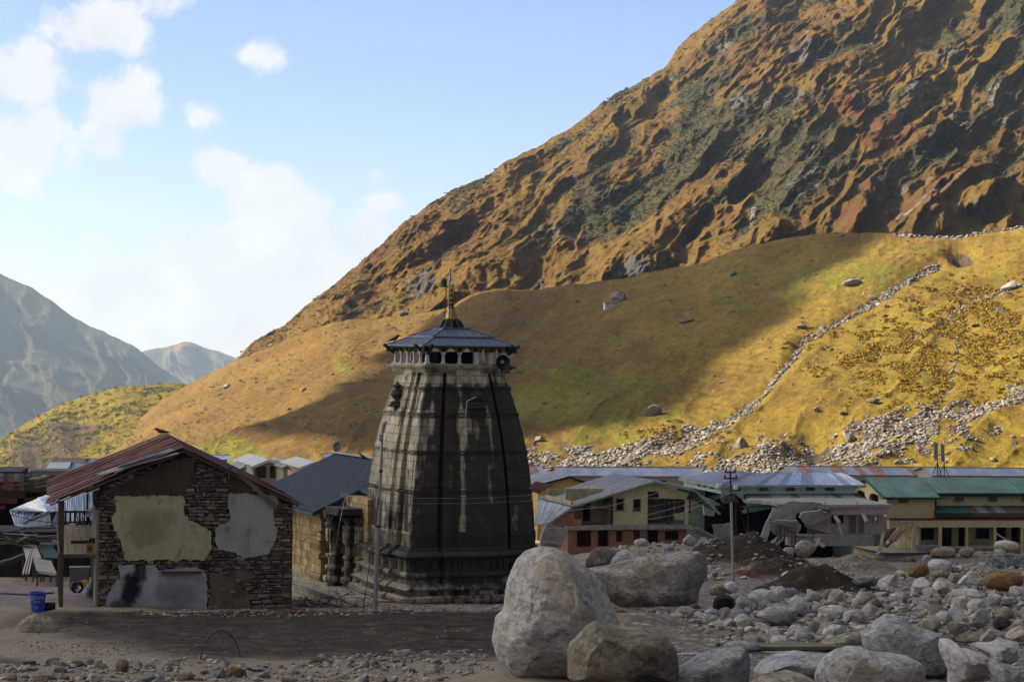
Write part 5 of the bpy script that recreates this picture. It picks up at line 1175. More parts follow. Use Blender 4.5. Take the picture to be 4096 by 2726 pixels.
M_ywall = plaster('yellow_wall', (.56,.49,.27), (.40,.35,.20), .3); M_dywall = plaster('old_yellow_wall', (.42,.36,.20), (.22,.19,.13), .7); M_owall = plaster('orange_wall', (.38,.19,.11), (.24,.14,.095), .4)
M_mint = plaster('mint_wall', (.42,.60,.50), (.33,.43,.38), .4); M_pinkw = plaster('pinkish_wall', (.42,.33,.33), (.27,.23,.22), .5); M_conc = plaster('broken_concrete', (.33,.32,.30), (.19,.18,.165), .6); M_redw = simple('brick_red_wall', (.15,.045,.03), .3, 3)
M_beige = plaster('beige_wall', (.40,.36,.27), (.26,.23,.17), .4); M_brick = simple('grey_blockwork', (.17,.165,.16), .4, 4); M_frame = simple('window_frame', (.30,.25,.17), .3, 6, .8); M_glass = simple('dull_glass', (.09,.10,.11), .3, 5, .25, .6, .001); M_redt = simple('red_trim', (.16,.02,.02), .3, 6)
def c3(x, y): return (2050 + x/2.244, 1780 + y/2.244)
def c4(x, y): return (3000 + x/2.1496, 1740 + y/2.1496)
def c5(x, y): return (900 + x/2.45, 1780 + y/2.45)
def c7(x, y): return (x/3.733, 1800 + y/3.733)
def c6(x, y): return (3400 + x/3.385, 1950 + y/3.385)
def vframe(sx, sy, d, deg=15): return Frame(SW(sx, sy, d), deg)
def bldg(fr, name, label, cat='building', group=None): e = fr.empty(name); return tag(e, label, cat, group)
def window(par, fr, x0, x1, z0, z1, y, fm=None, glass=None, bars=0):
    mb = MB(); t = .09
    mb.box(x0-t, x1+t, y-.06, y+.05, z1, z1+t); mb.box(x0-t, x1+t, y-.09, y+.05, z0-t, z0); mb.box(x0-t, x0, y-.06, y+.05, z0, z1); mb.box(x1, x1+t, y-.06, y+.05, z0, z1)
    for i in range(bars): xx = x0 + (x1-x0)*(i+1)/(bars+1); mb.box(xx-.02, xx+.02, y-.03, y+.02, z0, z1)
    w = mb.build('window', fm or M_frame, par); mb = MB(); mb.box(x0, x1, y+.06, y+.08, z0, z1); mb.build('pane', glass or M_dark, w); return w
def strips(par, name, mats, P00, P10, P11, P01, n, wv=3, rough=.02, th=.02, seed=1, amp=.02):
    """a slope made of n separate sheets side by side (P00->P10 along the eave direction)"""
    rs = random.Random(seed); P00, P10, P11, P01 = map(Vector, (P00, P10, P11, P01))
    for i in range(n):
        a, b = i/n, (i+1)/n; m = mats[rs.randrange(len(mats))]; up = Vector((0,0,.012*(i % 2) + rs.uniform(0,.01)))
        mb = MB(); mb.sheet(P00.lerp(P10, a)+up, P00.lerp(P10, b)+up, P01.lerp(P11, b)+up, P01.lerp(P11, a)+up, waves=wv, amp=amp, th=th, nv=3, rough=rough, seed=seed*50+i); mb.build(name, m, par)
def gable(fr, par, x0, x1, y0, y1, ze, zr, wallm, roofm, oh=.35, n=10, base=-4., wins=(), seed=1, front=True, back=True, trim=None, wv=4, open_=()):
    """long house: ridge along local x"""
    ym = (y0+y1)/2; mb = MB(); mb.wall(x0, x1, base, ze, y0, y0+.25, [w[:4] for w in wins] + list(open_)); mb.box(x0, x1, y1-.25, y1, base, ze)
    for xa, xb in ((x0, x0+.25), (x1-.25, x1)): mb.box(xa, xb, y0+.25, y1-.25, base, ze); mb.extrude([(y0+.02, ze), (y1-.02, ze), (ym, zr-.05)], 'x', xa, xb)
    mb.build('wall', wallm, par)
    for w in wins: window(par, fr, *w[:4], y0, bars=w[4] if len(w) > 4 else 0)
    k = (zr-ze)/(ym-y0); lo = lambda: ze - oh*k + .08
    strips(par, 'roof_sheet', roofm, (x0-oh, ym, zr+.05), (x1+oh, ym, zr+.05), (x1+oh, y0-oh, lo()), (x0-oh, y0-oh, lo()), n, wv, seed=seed)
    strips(par, 'roof_sheet', roofm, (x0-oh, y1+oh, lo()), (x1+oh, y1+oh, lo()), (x1+oh, ym, zr+.05), (x0-oh, ym, zr+.05), max(1, n//3), wv*2, seed=seed+1)
    if trim:
        mb = MB(); mb.box(x0-oh, x1+oh, y0-oh-.05, y0-oh, lo()-.22, lo()-.01); mb.bar((x0-oh-.03, y0-oh, lo()-.1), (x0-oh-.03, ym, zr-.06), .06, .2); mb.bar((x0-oh-.03, y1+oh, lo()-.1), (x0-oh-.03, ym, zr-.06), .06, .2); mb.build('fascia', trim, par)
    mb = MB(); mb.bar((x0-oh, ym, zr+.09), (x1+oh, ym, zr+.09), .35, .04); mb.build('ridge_cap', M_steel, par)

# ---- long roofs at the back
def long_roof(c, xl, xr, yr, ye, d, deg, depth, lab, roofm, wallm, n, seed, base=-5., trim=None, wins=()):
    fr = vframe(*c(xl, ye), d, deg); b = bldg(fr, 'long_house', lab); ze = 0.; x1 = fr.y(*c(xr, ye)).x; zr = fr.y(*c((xl+xr)/2, yr), depth/2).z
    gable(fr, b, .35, x1-.35, .35, depth-.35, ze+.12, zr, wallm, roofm, .35, n, base, wins=wins, seed=seed, trim=trim); return b, fr
long_roof(c3, 420, 1735, 197, 280, 262, 8, 9, 'long low building with a pale grey tin roof behind the ruined yellow house', [M_grooft, M_groof2, M_grooft], M_beige, 22, 3, wins=[(6,7,-1.2,-.4),(12,13,-1.2,-.4),(20,21,-1.2,-.4)])
long_roof(c4, 350, 1570, 270, 343, 268, 5, 9, 'long building whose grey tin roof carries wide rust-brown sheets', [M_grooft, M_grooft, M_rusty, M_groof2, M_grooft], M_beige, 22, 14)
long_roof(c4, 1560, 2600, 281, 352, 262, 5, 9, 'long building at the right edge with a rust-streaked grey tin roof', [M_grust, M_grooft], M_beige, 16, 9)
long_roof(c3, 60, 300, 182, 262, 275, 10, 8, 'small building with a white and rust tin roof peeping out beside the temple', [M_white, M_rusty, M_grooft], M_beige, 5, 21)
long_roof(c7, -260, 1060, 284, 372, 232, 6, 9, 'long grey tin roof at the far left behind the wrapped balcony', [M_grooft, M_groof2, M_grust], M_beige, 22, 31)
long_roof(c7, 690, 1020, 174, 285, 250, 6, 8, 'house with a bright white tin roof above the long grey roof', [M_white], M_white, 4, 33)
long_roof(c7, 1010, 1500, 188, 300, 252, 6, 8, 'house with a pale corrugated roof right of the bright white roof', [M_silver, M_grooft], M_beige, 6, 35)
long_roof(c7, 745, 1265, 125, 195, 282, 6, 8, 'house with an orange-red rusted tin roof behind the white roof', [M_rusty], M_beige, 7, 37)
long_roof(c7, 1262, 1620, 128, 200, 286, 6, 8, 'house with a blue-grey roof behind the pale corrugated roof', [M_groof2], M_beige, 5, 39)
long_roof(c1, 1225, 1398, 182, 216, 240, 6, 8, 'house with a flat white tin roof peeping over the rust-red roof', [M_white, M_silver], M_beige, 4, 41)
long_roof(c5, 985, 1200, 84, 150, 210, 10, 8, 'house with a light grey roof behind the black corrugated roof', [M_grooft], M_beige, 4, 43)

# ---- small gabled houses facing us (ridge along local y)
def fgable(c, xl, xr, xa, ya, yel, yer, ybase, d, deg, depth, lab, roofm, wallm, seed, open_=(), trim=None, oh=.3, nm='small_house'):
    fr = vframe(*c(xl, ybase), d, deg); b = bldg(fr, nm, lab, 'house'); L_ = fr.y(*c(xl, yel)); R_ = fr.y(*c(xr, yer)); A_ = fr.y(*c(xa, ya))
    W0, W1 = L_.x + oh, R_.x - oh; kl = (A_.z-L_.z)/(A_.x-L_.x); kr = (A_.z-R_.z)/(R_.x-A_.x)
    mb = MB(); zl, zr_ = L_.z + kl*oh - .06, R_.z + kr*oh - .06; zm = min(zl, zr_)
    ops = [(fr.y(*c(o[0], o[3])).x, fr.y(*c(o[1], o[3])).x, fr.y(*c(o[0], o[3])).z, fr.y(*c(o[0], o[2])).z) for o in open_]
    mb.wall(W0, W1, -2.5, zm, 0, .25, ops); mb.extrude([(W0, zm), (W1, zm), (W1, zr_+.001), (A_.x, A_.z-.06), (W0, zl+.001)], 'y', 0.0, .25)
    mb.box(W0, W0+.2, .25, depth, -2.5, zm); mb.box(W1-.2, W1, .25, depth, -2.5, zm); mb.box(W0+.2, W1-.2, depth-.2, depth, -2.5, zm); mb.build('wall', wallm, b)
    strips(b, 'roof_sheet', roofm, (A_.x, -oh, A_.z), (A_.x, depth+oh, A_.z), (L_.x, depth+oh, L_.z), (L_.x, -oh, L_.z), 6, 4, seed=seed)
    strips(b, 'roof_sheet', roofm, (A_.x, -oh, A_.z+.01), (A_.x, depth+oh, A_.z+.01), (R_.x, depth+oh, R_.z), (R_.x, -oh, R_.z), 6, 4, seed=seed+1)
    if trim: mb = MB(); mb.bar((A_.x,-oh-.03,A_.z-.1),(L_.x,-oh-.03,L_.z-.1),.05,.22); mb.bar((A_.x,-oh-.03,A_.z-.1),(R_.x,-oh-.03,R_.z-.1),.05,.22); mb.build('fascia', trim, b)
    return b, fr
fgable(c5, 243, 575, 422, 134, 207, 186, 330, 185, 17, 9, 'small white-roofed house with an open dark front above the rubble pile', [M_white], M_beige, 51, [(270,405,205,320),(440,530,200,318)], M_white)
fgable(c5, 545, 655, 600, 196, 215, 240, 330, 182, 17, 4, 'little lean-to shed with a pale roof beside the white-roofed house', [M_grooft], M_beige, 53, [(560,625,225,325)])
fgable(c5, 575, 706, 600, 148, 165, 180, 300, 205, 17, 6, 'beige house wall with a thin roof edge between two white roofs', [M_grooft], M_beige, 55)
fgable(c5, 712, 950, 875, 156, 216, 180, 300, 190, 17, 8, 'pale orange gabled house with a white roof beside the black roof', [M_white], plaster('pale_orange_wall', (.58,.38,.25), (.45,.32,.22), .3), 57, trim=M_white)
fgable(c5, 100, 245, 225, 186, 240, 200, 320, 178, 17, 5, 'low tin shed with a grey roof left of the white-roofed house', [M_grooft], M_grust, 59)
# dish on a short mast behind the hall
ds = empty('satellite_dish', SW(1347, 1815, 121), math.radians(25)); tag(ds, 'oval white dish on a mast at the end of the black corrugated roof', 'satellite dish')
mb = MB(); V = []; 
for r_, yy in ((.01, .06), (.15, .04), (.24, .0)):
    for k in range(20): t = 2*math.pi*k/20; V.append((r_*math.cos(t)*1.0, yy, .42 + r_*math.sin(t)*1.15))
mb.add(V + [(x, y+.03, z) for x, y, z in V], [((i)*20+k, i*20+(k+1)%20, (i+1)*20+(k+1)%20, (i+1)*20+k) for i in range(2) for k in range(20)] + [(60+i*20+k, 60+(i+1)*20+k, 60+(i+1)*20+(k+1)%20, 60+i*20+(k+1)%20) for i in range(2) for k in range(20)] + [(40+k, 40+(k+1)%20, 100+(k+1)%20, 100+k) for k in range(20)] + [tuple(range(20)), tuple(range(79,59,-1))])
mb.build('dish', M_groof2, ds); mb = MB(); mb.tube([(0,.12,-.9),(0,.12,.35),(0,.06,.6)], .04, 6); mb.build('mast', M_steel, ds); mb = MB(); mb.tube([(0,.05,.2),(0,-.3,.45)], .02, 5); mb.box(-.05,.05,-.36,-.28,.42,.52); mb.build('receiver_arm', M_steel, ds)

# ---- small yellow gabled house, ruined house B
b2, f2 = fgable(c3, 205, 655, 505, 272, 352, 325, 640, 232, 15, 9, 'yellow gabled house with green eaves and a grey roof beside the temple', [M_groof2, M_grooft, M_grust], plaster('bright_yellow_wall', (.60,.40,.13), (.5,.34,.12), .3), 61, trim=M_greend)
mb = MB(); q = [f2.y(*c3(*t), yy) for t, yy in (((205,318),-1.5),((372,350),-1.5),((232,428),-3.6),((120,398),-3.6))]; mb.sheet(*q, waves=8, amp=.03, th=.03, nv=2); mb.build('lower_roof', M_maroon, b2)

FR = vframe(*c3(500, 985), 204, 15); ruin = bldg(FR, 'ruined_house', 'ruined two-storey yellow and orange house with torn-open rooms under a large grey tin roof', 'house')
def Q(x, y, yl=0.): return FR.y(*c3(x, y), yl)
def rect(fr, c, x0, x1, y0, y1, yl=0.): a = fr.y(*c(x0, y1), yl); b_ = fr.y(*c(x1, y0), yl); return (a.x, b_.x, a.z, b_.z)
zs0, zs1 = Q(900,745).z, Q(900,712).z
mb = MB(); X0, X1 = Q(497,860).x, Q(1560,860).x
mb.wall(X0, X1, -1.5, zs0-.002, 0, .25, [rect(FR, c3, *r_) for r_ in ((575,710,765,910),(765,862,762,905),(928,990,762,865),(1085,1145,762,850),(1212,1308,762,885),(1365,1495,762,850))])
mb.wall(.25, 9., -1.5, zs0-.002, X0, X0+.25, [], swap=True); mb.box(X1-.25, X1, .25, 9, -1.5, zs0-.002); mb.box(X0+.25, X1-.25, 8.75, 9, -1.5, zs0-.002); mb.box(X0+.25, X1-.25, 4, 4.1, -1.5, zs0-.002); mb.build('lower_wall', M_owall, ruin)
for r_ in ((575,710,765,910),(928,990,762,865),(1085,1145,762,850),(1365,1495,762,850)): a = rect(FR, c3, *r_); window(ruin, FR, a[0]+.1, a[1]-.1, a[2]+.1, a[3]-.1, .1, M_redw, M_dark, 3)
mb = MB(); P = [(X0-.4, -.9), (X1+.3, -.9), (X1+1.2, 1.), (X1+.8, 4.), (X1+2.2, 6.), (X1+1.5, 9.), (X0-.4, 9.)]; mb.extrude(jag(P, .5, .06, 3), 'z', zs0, zs1); mb.build('floor_slab', M_conc, ruin)
# upper storey
def up(x0, x1, y0, y1): return rect(FR, c3, x0, x1, y0, y1)
ua = up(888, 1580, 430, 708); mb = MB(); ops = [up(932,997,478,583), up(1085,1147,480,583), up(1214,1310,412,465)]
mb.wall(ua[0], Q(1212,600).x, zs1, Q(900,445).z, 0, .22, ops[:2]); 
tp = [(ua[0], Q(890,445).z), (Q(1212,480).x, Q(1212,480).z), (Q(1555,482).x, Q(1555,482).z), (Q(1580,480).x, Q(1580,700).z), (Q(1580,480).x, Q(1580,480).z), (Q(1595,400).x, Q(1595,415).z), (Q(1262,335).x, Q(1262,335).z), (ua[0], Q(890,432).z)]
mb.extrude([(ua[0], Q(890,445).z), (Q(1212,478).x, Q(1212,445).z), (Q(1212,478).x, Q(1212,470).z), (Q(1555,482).x, Q(1555,480).z), (Q(1590,420).x, Q(1590,425).z), (Q(1262,335).x, Q(1262,335).z)], 'y', 0, .22)
mb.extrude(jag([(Q(1545,482).x, Q(1545,484).z), (Q(1552,600).x, Q(1552,600).z), (Q(1548,700).x, zs1), (Q(1580,700).x, zs1), (Q(1582,480).x, Q(1582,484).z)], .3, .03, 6), 'y', 0, .22)
mb.build('upper_wall', M_ywall, ruin)
for o_ in ops[:2]: window(ruin, FR, *o_, .02, M_frame, M_dark, 0)
mb = MB(); mb.box(ops[2][0], ops[2][1], -.03, -.004, ops[2][2], ops[2][3]); mb.build('vent_panel', M_dark, ruin)
mb = MB(); a = up(548, 888, 440, 708); mb.wall(a[0]-.1, a[1], zs1, a[3]+.4, 2.5, 2.7, [up(700,770,520,700)]); mb.box(a[0]-.3, a[0]-.1, 0, 8.7, zs1, a[3]-.6); mb.box(a[1]-.02, a[1]+.2, .23, 8.7, zs1, a[3]+.3)
mb.box(X1-.3, X1-.1, 3, 8.7, zs1, Q(1550,500).z); mb.box(a[0]-.1, X1-.3, 8.5, 8.7, zs1, Q(1550,440).z); mb.box(Q(1212,480).x+.02, X1-.3, 5.0, 5.2, zs1, Q(1212,480).z+.6); mb.build('inner_wall', M_dywall, ruin)
mb = MB(); 
for xx, ya, yb in ((882,455,705),(1390,486,705)): p_ = Q(xx, ya); mb.box(p_.x-.1, p_.x+.1, -.5, -.3, zs1, Q(xx, ya).z)
mb.build('post', M_dmetal, ruin)
mb = MB(); mb.extrude(jag([(Q(360,680).x, Q(360,680).z), (Q(375,728).x, Q(375,728).z), (Q(545,712).x, Q(545,712).z), (Q(545,690).x, zs1+.9), (Q(552,612).x, Q(552,612).z), (Q(480,610).x, Q(480,600).z), (Q(400,650).x, Q(400,650).z)], .4, .05, 8), 'y', -.3, -.1); mb.extrude(jag([(Q(520,655).x, Q(520,655).z), (Q(605,655).x, Q(605,655).z), (Q(602,708).x, Q(602,710).z), (Q(520,712).x, Q(520,712).z)], .4, .05, 9), 'y', -.5, -.35); mb.build('orange_wall_remnant', M_owall, ruin)
AP_ = Q(1262,318,-.6); EL = Q(538,543,-.6); ER = Q(1640,398,-.6); EF = Q(1862,608,-.6); D_ = 11.4
strips(ruin, 'roof_sheet', [M_grust, M_grust, M_groof2], (AP_.x, -.6, AP_.z), (AP_.x, D_, AP_.z), (EL.x, D_, EL.z), (EL.x, -.6, EL.z), 9, 6, seed=71, rough=.03)
strips(ruin, 'roof_sheet', [M_grust, M_groof2], (AP_.x, -.6, AP_.z+.01), (AP_.x, D_, AP_.z), (ER.x, D_, ER.z+.2), (ER.x, -.6, ER.z), 7, 5, seed=73, rough=.04)
strips(ruin, 'hanging_roof_sheet', [M_dgrey, M_groof2], (ER.x-.05, -.6, ER.z+.03), (ER.x+.3, 7., ER.z+.1), (EF.x-.8, 6., EF.z+1.0), (EF.x, -.6, EF.z), 5, 5, seed=75, rough=.06)
a_, b_, c_, d_ = Q(238,466,D_*.6), Q(540,545,-.5), Q(325,692,-.7), Q(190,722,3.); strips(ruin, 'hanging_roof_sheet', [M_groof2], b_ + Vector((0,0,-.03)), a_ + Vector((0,0,-.03)), d_, c_, 4, 6, seed=77, rough=.03)
mb = MB(); mb.bar(b_ + Vector((0,0,.06)), a_ + Vector((0,0,.06)), .25, .06); mb.bar(AP_ + Vector((0,-.06,-.08)), EL + Vector((0,-.06,-.08)), .06, .16); mb.bar(AP_ + Vector((0,-.06,-.08)), ER + Vector((0,-.06,-.08)), .06, .2); mb.bar(ER + Vector((0,-.06,-.08)), EF + Vector((0,-.06,-.08)), .06, .2); mb.bar(b_ + Vector((0,-.05,-.06)), c_ + Vector((0,-.05,-.1)), .06, .18); mb.build('bargeboard', M_conc, ruin)
mb = MB()
for k in range(12): t = k/11; p_ = AP_.lerp(ER if t < .5 else EF, t if t < .5 else t); 
for k in range(7): yy = -.5 + k*1.7; mb.bar((AP_.x, yy, AP_.z-.12), (EL.x+.2, yy, EL.z-.1), .09, .1); mb.bar((AP_.x, yy, AP_.z-.12), (ER.x, yy, ER.z-.1), .09, .1)
mb.build('rafters', M_wood, ruin)
mb = MB()                                                      # broken stair
for k in range(9): a = Q(1592 + k*27, 730 + k*12.5); mb.box(a.x-.1, a.x+.45, -1.6, -.6, a.z-.35, a.z)
mb.bar(Q(1600,745,-1.1), Q(1845,855,-1.1), 1.0, .16); mb.build('broken_stair', M_conc, ruin)
mb = MB(); mb.extrude(jag([(p.x, p.z) for p in (Q(1785,705), Q(1955,690), Q(1962,890), Q(1895,905), Q(1800,800))], .4, .05, 4), 'y', -.4, -.1); mb.build('leaning_slab', M_conc, ruin)
mb = MB(); mb.extrude(jag([(p.x, p.z) for p in (Q(1575,465), Q(1740,500), Q(1740,640), Q(1575,640))], .4, .03, 5), 'y', 4.4, 4.7); mb.build('block_wall', M_brick, ruin)
for pts, yl, mt, th in (([(318,690),(498,762),(432,905),(250,868),(252,850)], -2.6, M_conc, .22), ([(248,868),(430,905),(418,940),(330,955),(248,915)], -2.9, M_dywall, .25)):
    mb = MB(); mb.extrude(jag([(Q(*p, yl).x, Q(*p, yl).z) for p in pts], .5, .05, 7), 'y', yl-th, yl); mb.build('fallen_slab', mt, ruin)
a, b_ = Q(318,692,-3.0), Q(250,850,-3.0); mb = MB(); mb.bar(a, b_, .22, .2); mb.bar(Q(248,855,-3.2), Q(428,876,-3.2), .3, .28); mb.build('fallen_beam', M_conc, ruin)

# ---- mint-green building
FM = vframe(*c3(1865, 870), 216, 14); mint = bldg(FM, 'mint_building', 'mint-green two-storey building with a shiny silver tin roof and torn lower wall')
def Qm(c, x, y, yl=0.): return FM.y(*c(x, y), yl)
zE_ = Qm(c3,1865,352).z; xR = Qm(c4,905,420).x; zR_ = Qm(c3,2140,246,4.).z; xh = Qm(c3,2140,246,4.).x; DM = 11.5
ztop, zband = zE_-.05, Qm(c3,1870,432).z
wins = [(Qm(c4,x0,455).x, Qm(c4,x1,455).x, Qm(c4,x0,470).z, Qm(c4,x0,443).z) for x0, x1 in ((82,150),(312,380),(487,552),(650,718))] + [(Qm(c3,x0,390).x, Qm(c3,x1,390).x, Qm(c3,x0,402).z, Qm(c3,x0,376).z) for x0, x1 in ((1985,2040),(2220,2280))]
mb = MB(); mb.wall(0, xR, zband, ztop, 0, .25, wins); 
sw = [(FM.x(*c3(xa,395),0).y, FM.x(*c3(xb,395),0).y, Qm(c3,1865,398).z, Qm(c3,1865,378).z) for xa, xb in ((1803,1778),(1740,1714),(1690,1667))]
mb.wall(.25, DM, zband, ztop, 0, .25, [(a, b, c_, d) for a, b, c_, d in sw], swap=True); mb.box(xR-.25, xR, .25, DM, -2, ztop); mb.box(.25, xR-.25, DM-.25, DM, -2, ztop); mb.build('upper_wall', M_mint, mint)
for w in wins: window(mint, FM, *w, 0, M_frame, M_dark, 3)
for a, b, c_, d in sw: mb = MB(); mb.box(-.07, .05, a-.08, b+.08, c_-.09, c_); mb.box(-.05,.05,a-.08,b+.08,d,d+.08); mb.box(-.05,.05,a-.08,a,c_,d); mb.box(-.05,.05,b,b+.08,c_,d); w_ = mb.build('window', M_frame, mint); mb = MB(); mb.box(.08,.1,a,b,c_,d); mb.build('pane', M_dark, w_)
strips(mint, 'roof_sheet', [M_silver, M_silver, M_groof2], (xh, 4., zR_), (xR+.4, 4., zR_), (xR+.9, -.5, zE_-.02), (-.5+.0, -.5, zE_-.02), 20, 3, seed=81, rough=.02)
bk = Qm(c3,1962,212,9.)
for tri, mt in (((xh,4.,zR_), (-.5,-.5,zE_-.02)),): 
    mb = MB(); mb.sheet((xh,4.,zR_+.01), (bk.x, 9., bk.z), (-.5, DM+.4, zE_+.0), (-.5, -.5, zE_-.01), waves=14, amp=.03, th=.03, nv=2); mb.build('hip_slope', M_groof2, mint)
mb = MB(); mb.sheet((xh,4.05,zR_), (xR+.4,4.05,zR_), (xR+.4,DM+.4,zE_), (bk.x,DM+.4,zE_), waves=30, amp=.02, th=.03); mb.build('rear_slope', M_groof2, mint)
mb = MB(); mb.box(-.5, xR+.9, -.56, -.5, zE_-.25, zE_-.05); mb.box(-.56, -.5, -.5, DM, zE_-.28, zE_-.04); mb.build('fascia', M_conc, mint)
l0, l1 = Qm(c4,940,497,0).z, Qm(c4,940,550,-1.6).z; xa = Qm(c3,2085,440).x
strips(mint, 'lower_roof_sheet', [M_groof2, M_dgrey, M_groof2], (xa, -.02, l0), (xR+.2, -.02, l0), (xR+.6, -1.7, l1), (xa+.4, -1.7, l1+.1), 16, 4, seed=83, rough=.04)
# broken storey below
zlow = Qm(c4,100,600).z; mb = MB(); P = [(Qm(c3,1870,432).x, zband), (Qm(c3,2000,436).x, zband)]
mb.extrude(jag([(x, z) for x, z in ((Qm(c3,2010,440).x, zband+.0), (xR, zband), (xR, Qm(c4,900,612).z), (Qm(c4,300,606).x, Qm(c4,300,606).z), (Qm(c3,2080,610).x, Qm(c3,2080,612).z), (Qm(c3,2060,580).x, Qm(c3,2060,585).z), (Qm(c3,2120,545).x, Qm(c3,2120,548).z))], .5, .07, 11), 'y', .02, .25)
mb.extrude(jag([(Qm(c3,1790,470).x, Qm(c3,1790,470).z), (Qm(c3,1930,530).x, Qm(c3,1930,530).z), (Qm(c3,1955,560).x, Qm(c3,1955,560).z), (Qm(c3,1905,600).x, Qm(c3,1905,600).z), (Qm(c3,1885,650).x, Qm(c3,1885,650).z), (Qm(c3,1800,640).x, Qm(c3,1800,640).z)], .4, .06, 13), 'y', 2.5, 2.75); mb.build('torn_wall', M_mint, mint)
mb = MB(); g0, g1 = Qm(c3,2060,556), Qm(c4,175,616); mb.box(g0.x, g1.x+6, -.08, .0, g1.z, Qm(c3,2200,542).z); mb.build('green_band', simple('green_band_paint', (.10,.42,.28), .2, 4), mint)
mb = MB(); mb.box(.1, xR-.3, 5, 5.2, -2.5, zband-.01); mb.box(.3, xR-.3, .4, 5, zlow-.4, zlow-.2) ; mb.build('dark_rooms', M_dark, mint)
mb = MB(); mb.extrude(jag([(0.05,zband-.02),(Qm(c3,2000,440).x,zband-.02),(Qm(c3,2010,500).x,Qm(c3,2010,500).z),(Qm(c3,1900,520).x,Qm(c3,1900,525).z),(.05,Qm(c3,1870,480).z)], .4, .05, 5), 'y', .1, .3); mb.build('block_wall', M_brick, mint)
mb = MB()
for xx, ya, yb in ((2008,440,555),(2085,440,540),(2006,560,870),(2112,550,930)): a, b_ = Qm(c3,xx,ya,-.5), Qm(c3,xx+(4 if ya > 500 else 0),yb,-.5); mb.bar(a, b_, .14)
mb.bar(Qm(c3,2020,480,-.6), Qm(c3,2115,860,-1), .08); mb.build('timber_prop', M_rail, mint)

# ---- pink building with collapsed slabs
FP = vframe(*c4(690, 880), 209, 10); pink = bldg(FP, 'collapsed_building', 'pinkish single-storey building with its concrete roof slab folded and hanging', 'building')
def Qp(x, y, yl=0.): return FP.y(*c4(x, y), yl)
def rp(*a): return rect(FP, c4, *a)
mb = MB(); xr_ = Qp(1150,700).x; zt2 = Qp(800,672).z; mb.wall(0, xr_, Qp(800,842).z, zt2, 0, .25, [rp(700,800,678,752), rp(848,915,672,840), rp(932,985,672,840), rp(1045,1100,672,760)]); mb.box(0,.25,.25,8,Qp(800,842).z,zt2); mb.box(.25, xr_, 7.8, 8, -1, zt2); mb.box(.3, xr_, 2.5, 2.6, -1, zt2-.01); mb.build('wall', M_pinkw, pink)
window(pink, FP, *rp(705,797,682,748), .05, M_redw, M_dark, 4)
mb = MB(); a = rp(660,1150,612,672); mb.box(a[0], a[1], -1.2, -.95, a[2], a[3]); mb.build('parapet', simple('pink_band', (.43,.30,.36), .2, 3), pink)
mb = MB(); mb.extrude(jag([(-4.5,-1.3),(xr_+.3,-1.3),(xr_+.3,8.),(-5.5,8.),(-7,5.5),(-5.2,2)], .6, .1, 3), 'z', a[3]+.003, a[3]+.3); mb.build('roof_slab', M_conc, pink)
mb = MB(); b_ = rp(300,1010,842,880); mb.box(b_[0], b_[1], -1.6, .0, b_[2]-.6, b_[3]); mb.build('floor_slab', M_conc, pink)
SL = [([(215,600),(350,560),(600,575),(690,640),(560,622),(420,662),(250,642)], -2.0, .3, .0), ([(160,722),(200,628),(400,655),(385,718),(260,735)], -2.6, .3, -.2), ([(160,725),(390,716),(432,760),(402,838),(232,862),(160,800)], -3.4, .3, .3), ([(432,662),(600,626),(692,682),(600,740),(482,762),(418,700)], -3.2, .3, .2), ([(68,880),(150,720),(205,615),(250,640),(160,725),(158,800),(130,905)], -3.6, .35, -.3), ([(395,835),(425,760),(430,800),(412,842)], -3.7, .2, .1)]
for k, (pts, yl, th, tl) in enumerate(SL):
    P_ = [(Qp(*p, yl).x, Qp(*p, yl).z) for p in pts]; cx = sum(p[0] for p in P_)/len(P_); cz = sum(p[1] for p in P_)/len(P_)
    mb = MB(); mb.extrude(jag([(x-cx, z-cz) for x, z in P_], .35, .05, 20+k), 'y', -th, 0); o = mb.build('hanging_slab', M_conc, pink); o.location = (cx, yl, cz); o.rotation_euler = (tl, 0, 0)
rs = random.Random(4)
for (x0, y0, x1, y1) in ((235,760,232,960),(265,765,262,965),(300,790,298,960),(330,800,332,950),(360,820,358,960),(230,770,400,800),(240,860,540,880),(300,960,480,970),(385,840,395,960),(460,850,455,900),(545,840,540,880),(250,760,420,870),(640,680,720,640),(645,570,648,588),(920,568,920,588),(260,780,250,850)): mb = MB(); mb.bar(Qp(x0,y0,-4.2), Qp(x1,y1,-4.4), .07); mb.build('bent_rail', M_rustp, pink)
for k, (p0, p1, w_) in enumerate((((205,905),(115,990),.35), ((245,870),(160,960),.3), ((300,870),(210,950),.3), ((730,690),(770,755),.3), ((970,670),(1005,740),.28), ((760,755),(795,860),.10), ((560,890),(640,955),.5), ((600,880),(560,960),.25))): mb = MB(); mb.bar(Qp(*p0,-3.9), Qp(*p1,-4.6), w_, .18); mb.build('fallen_beam', M_conc if k % 3 else M_pinkw, pink)

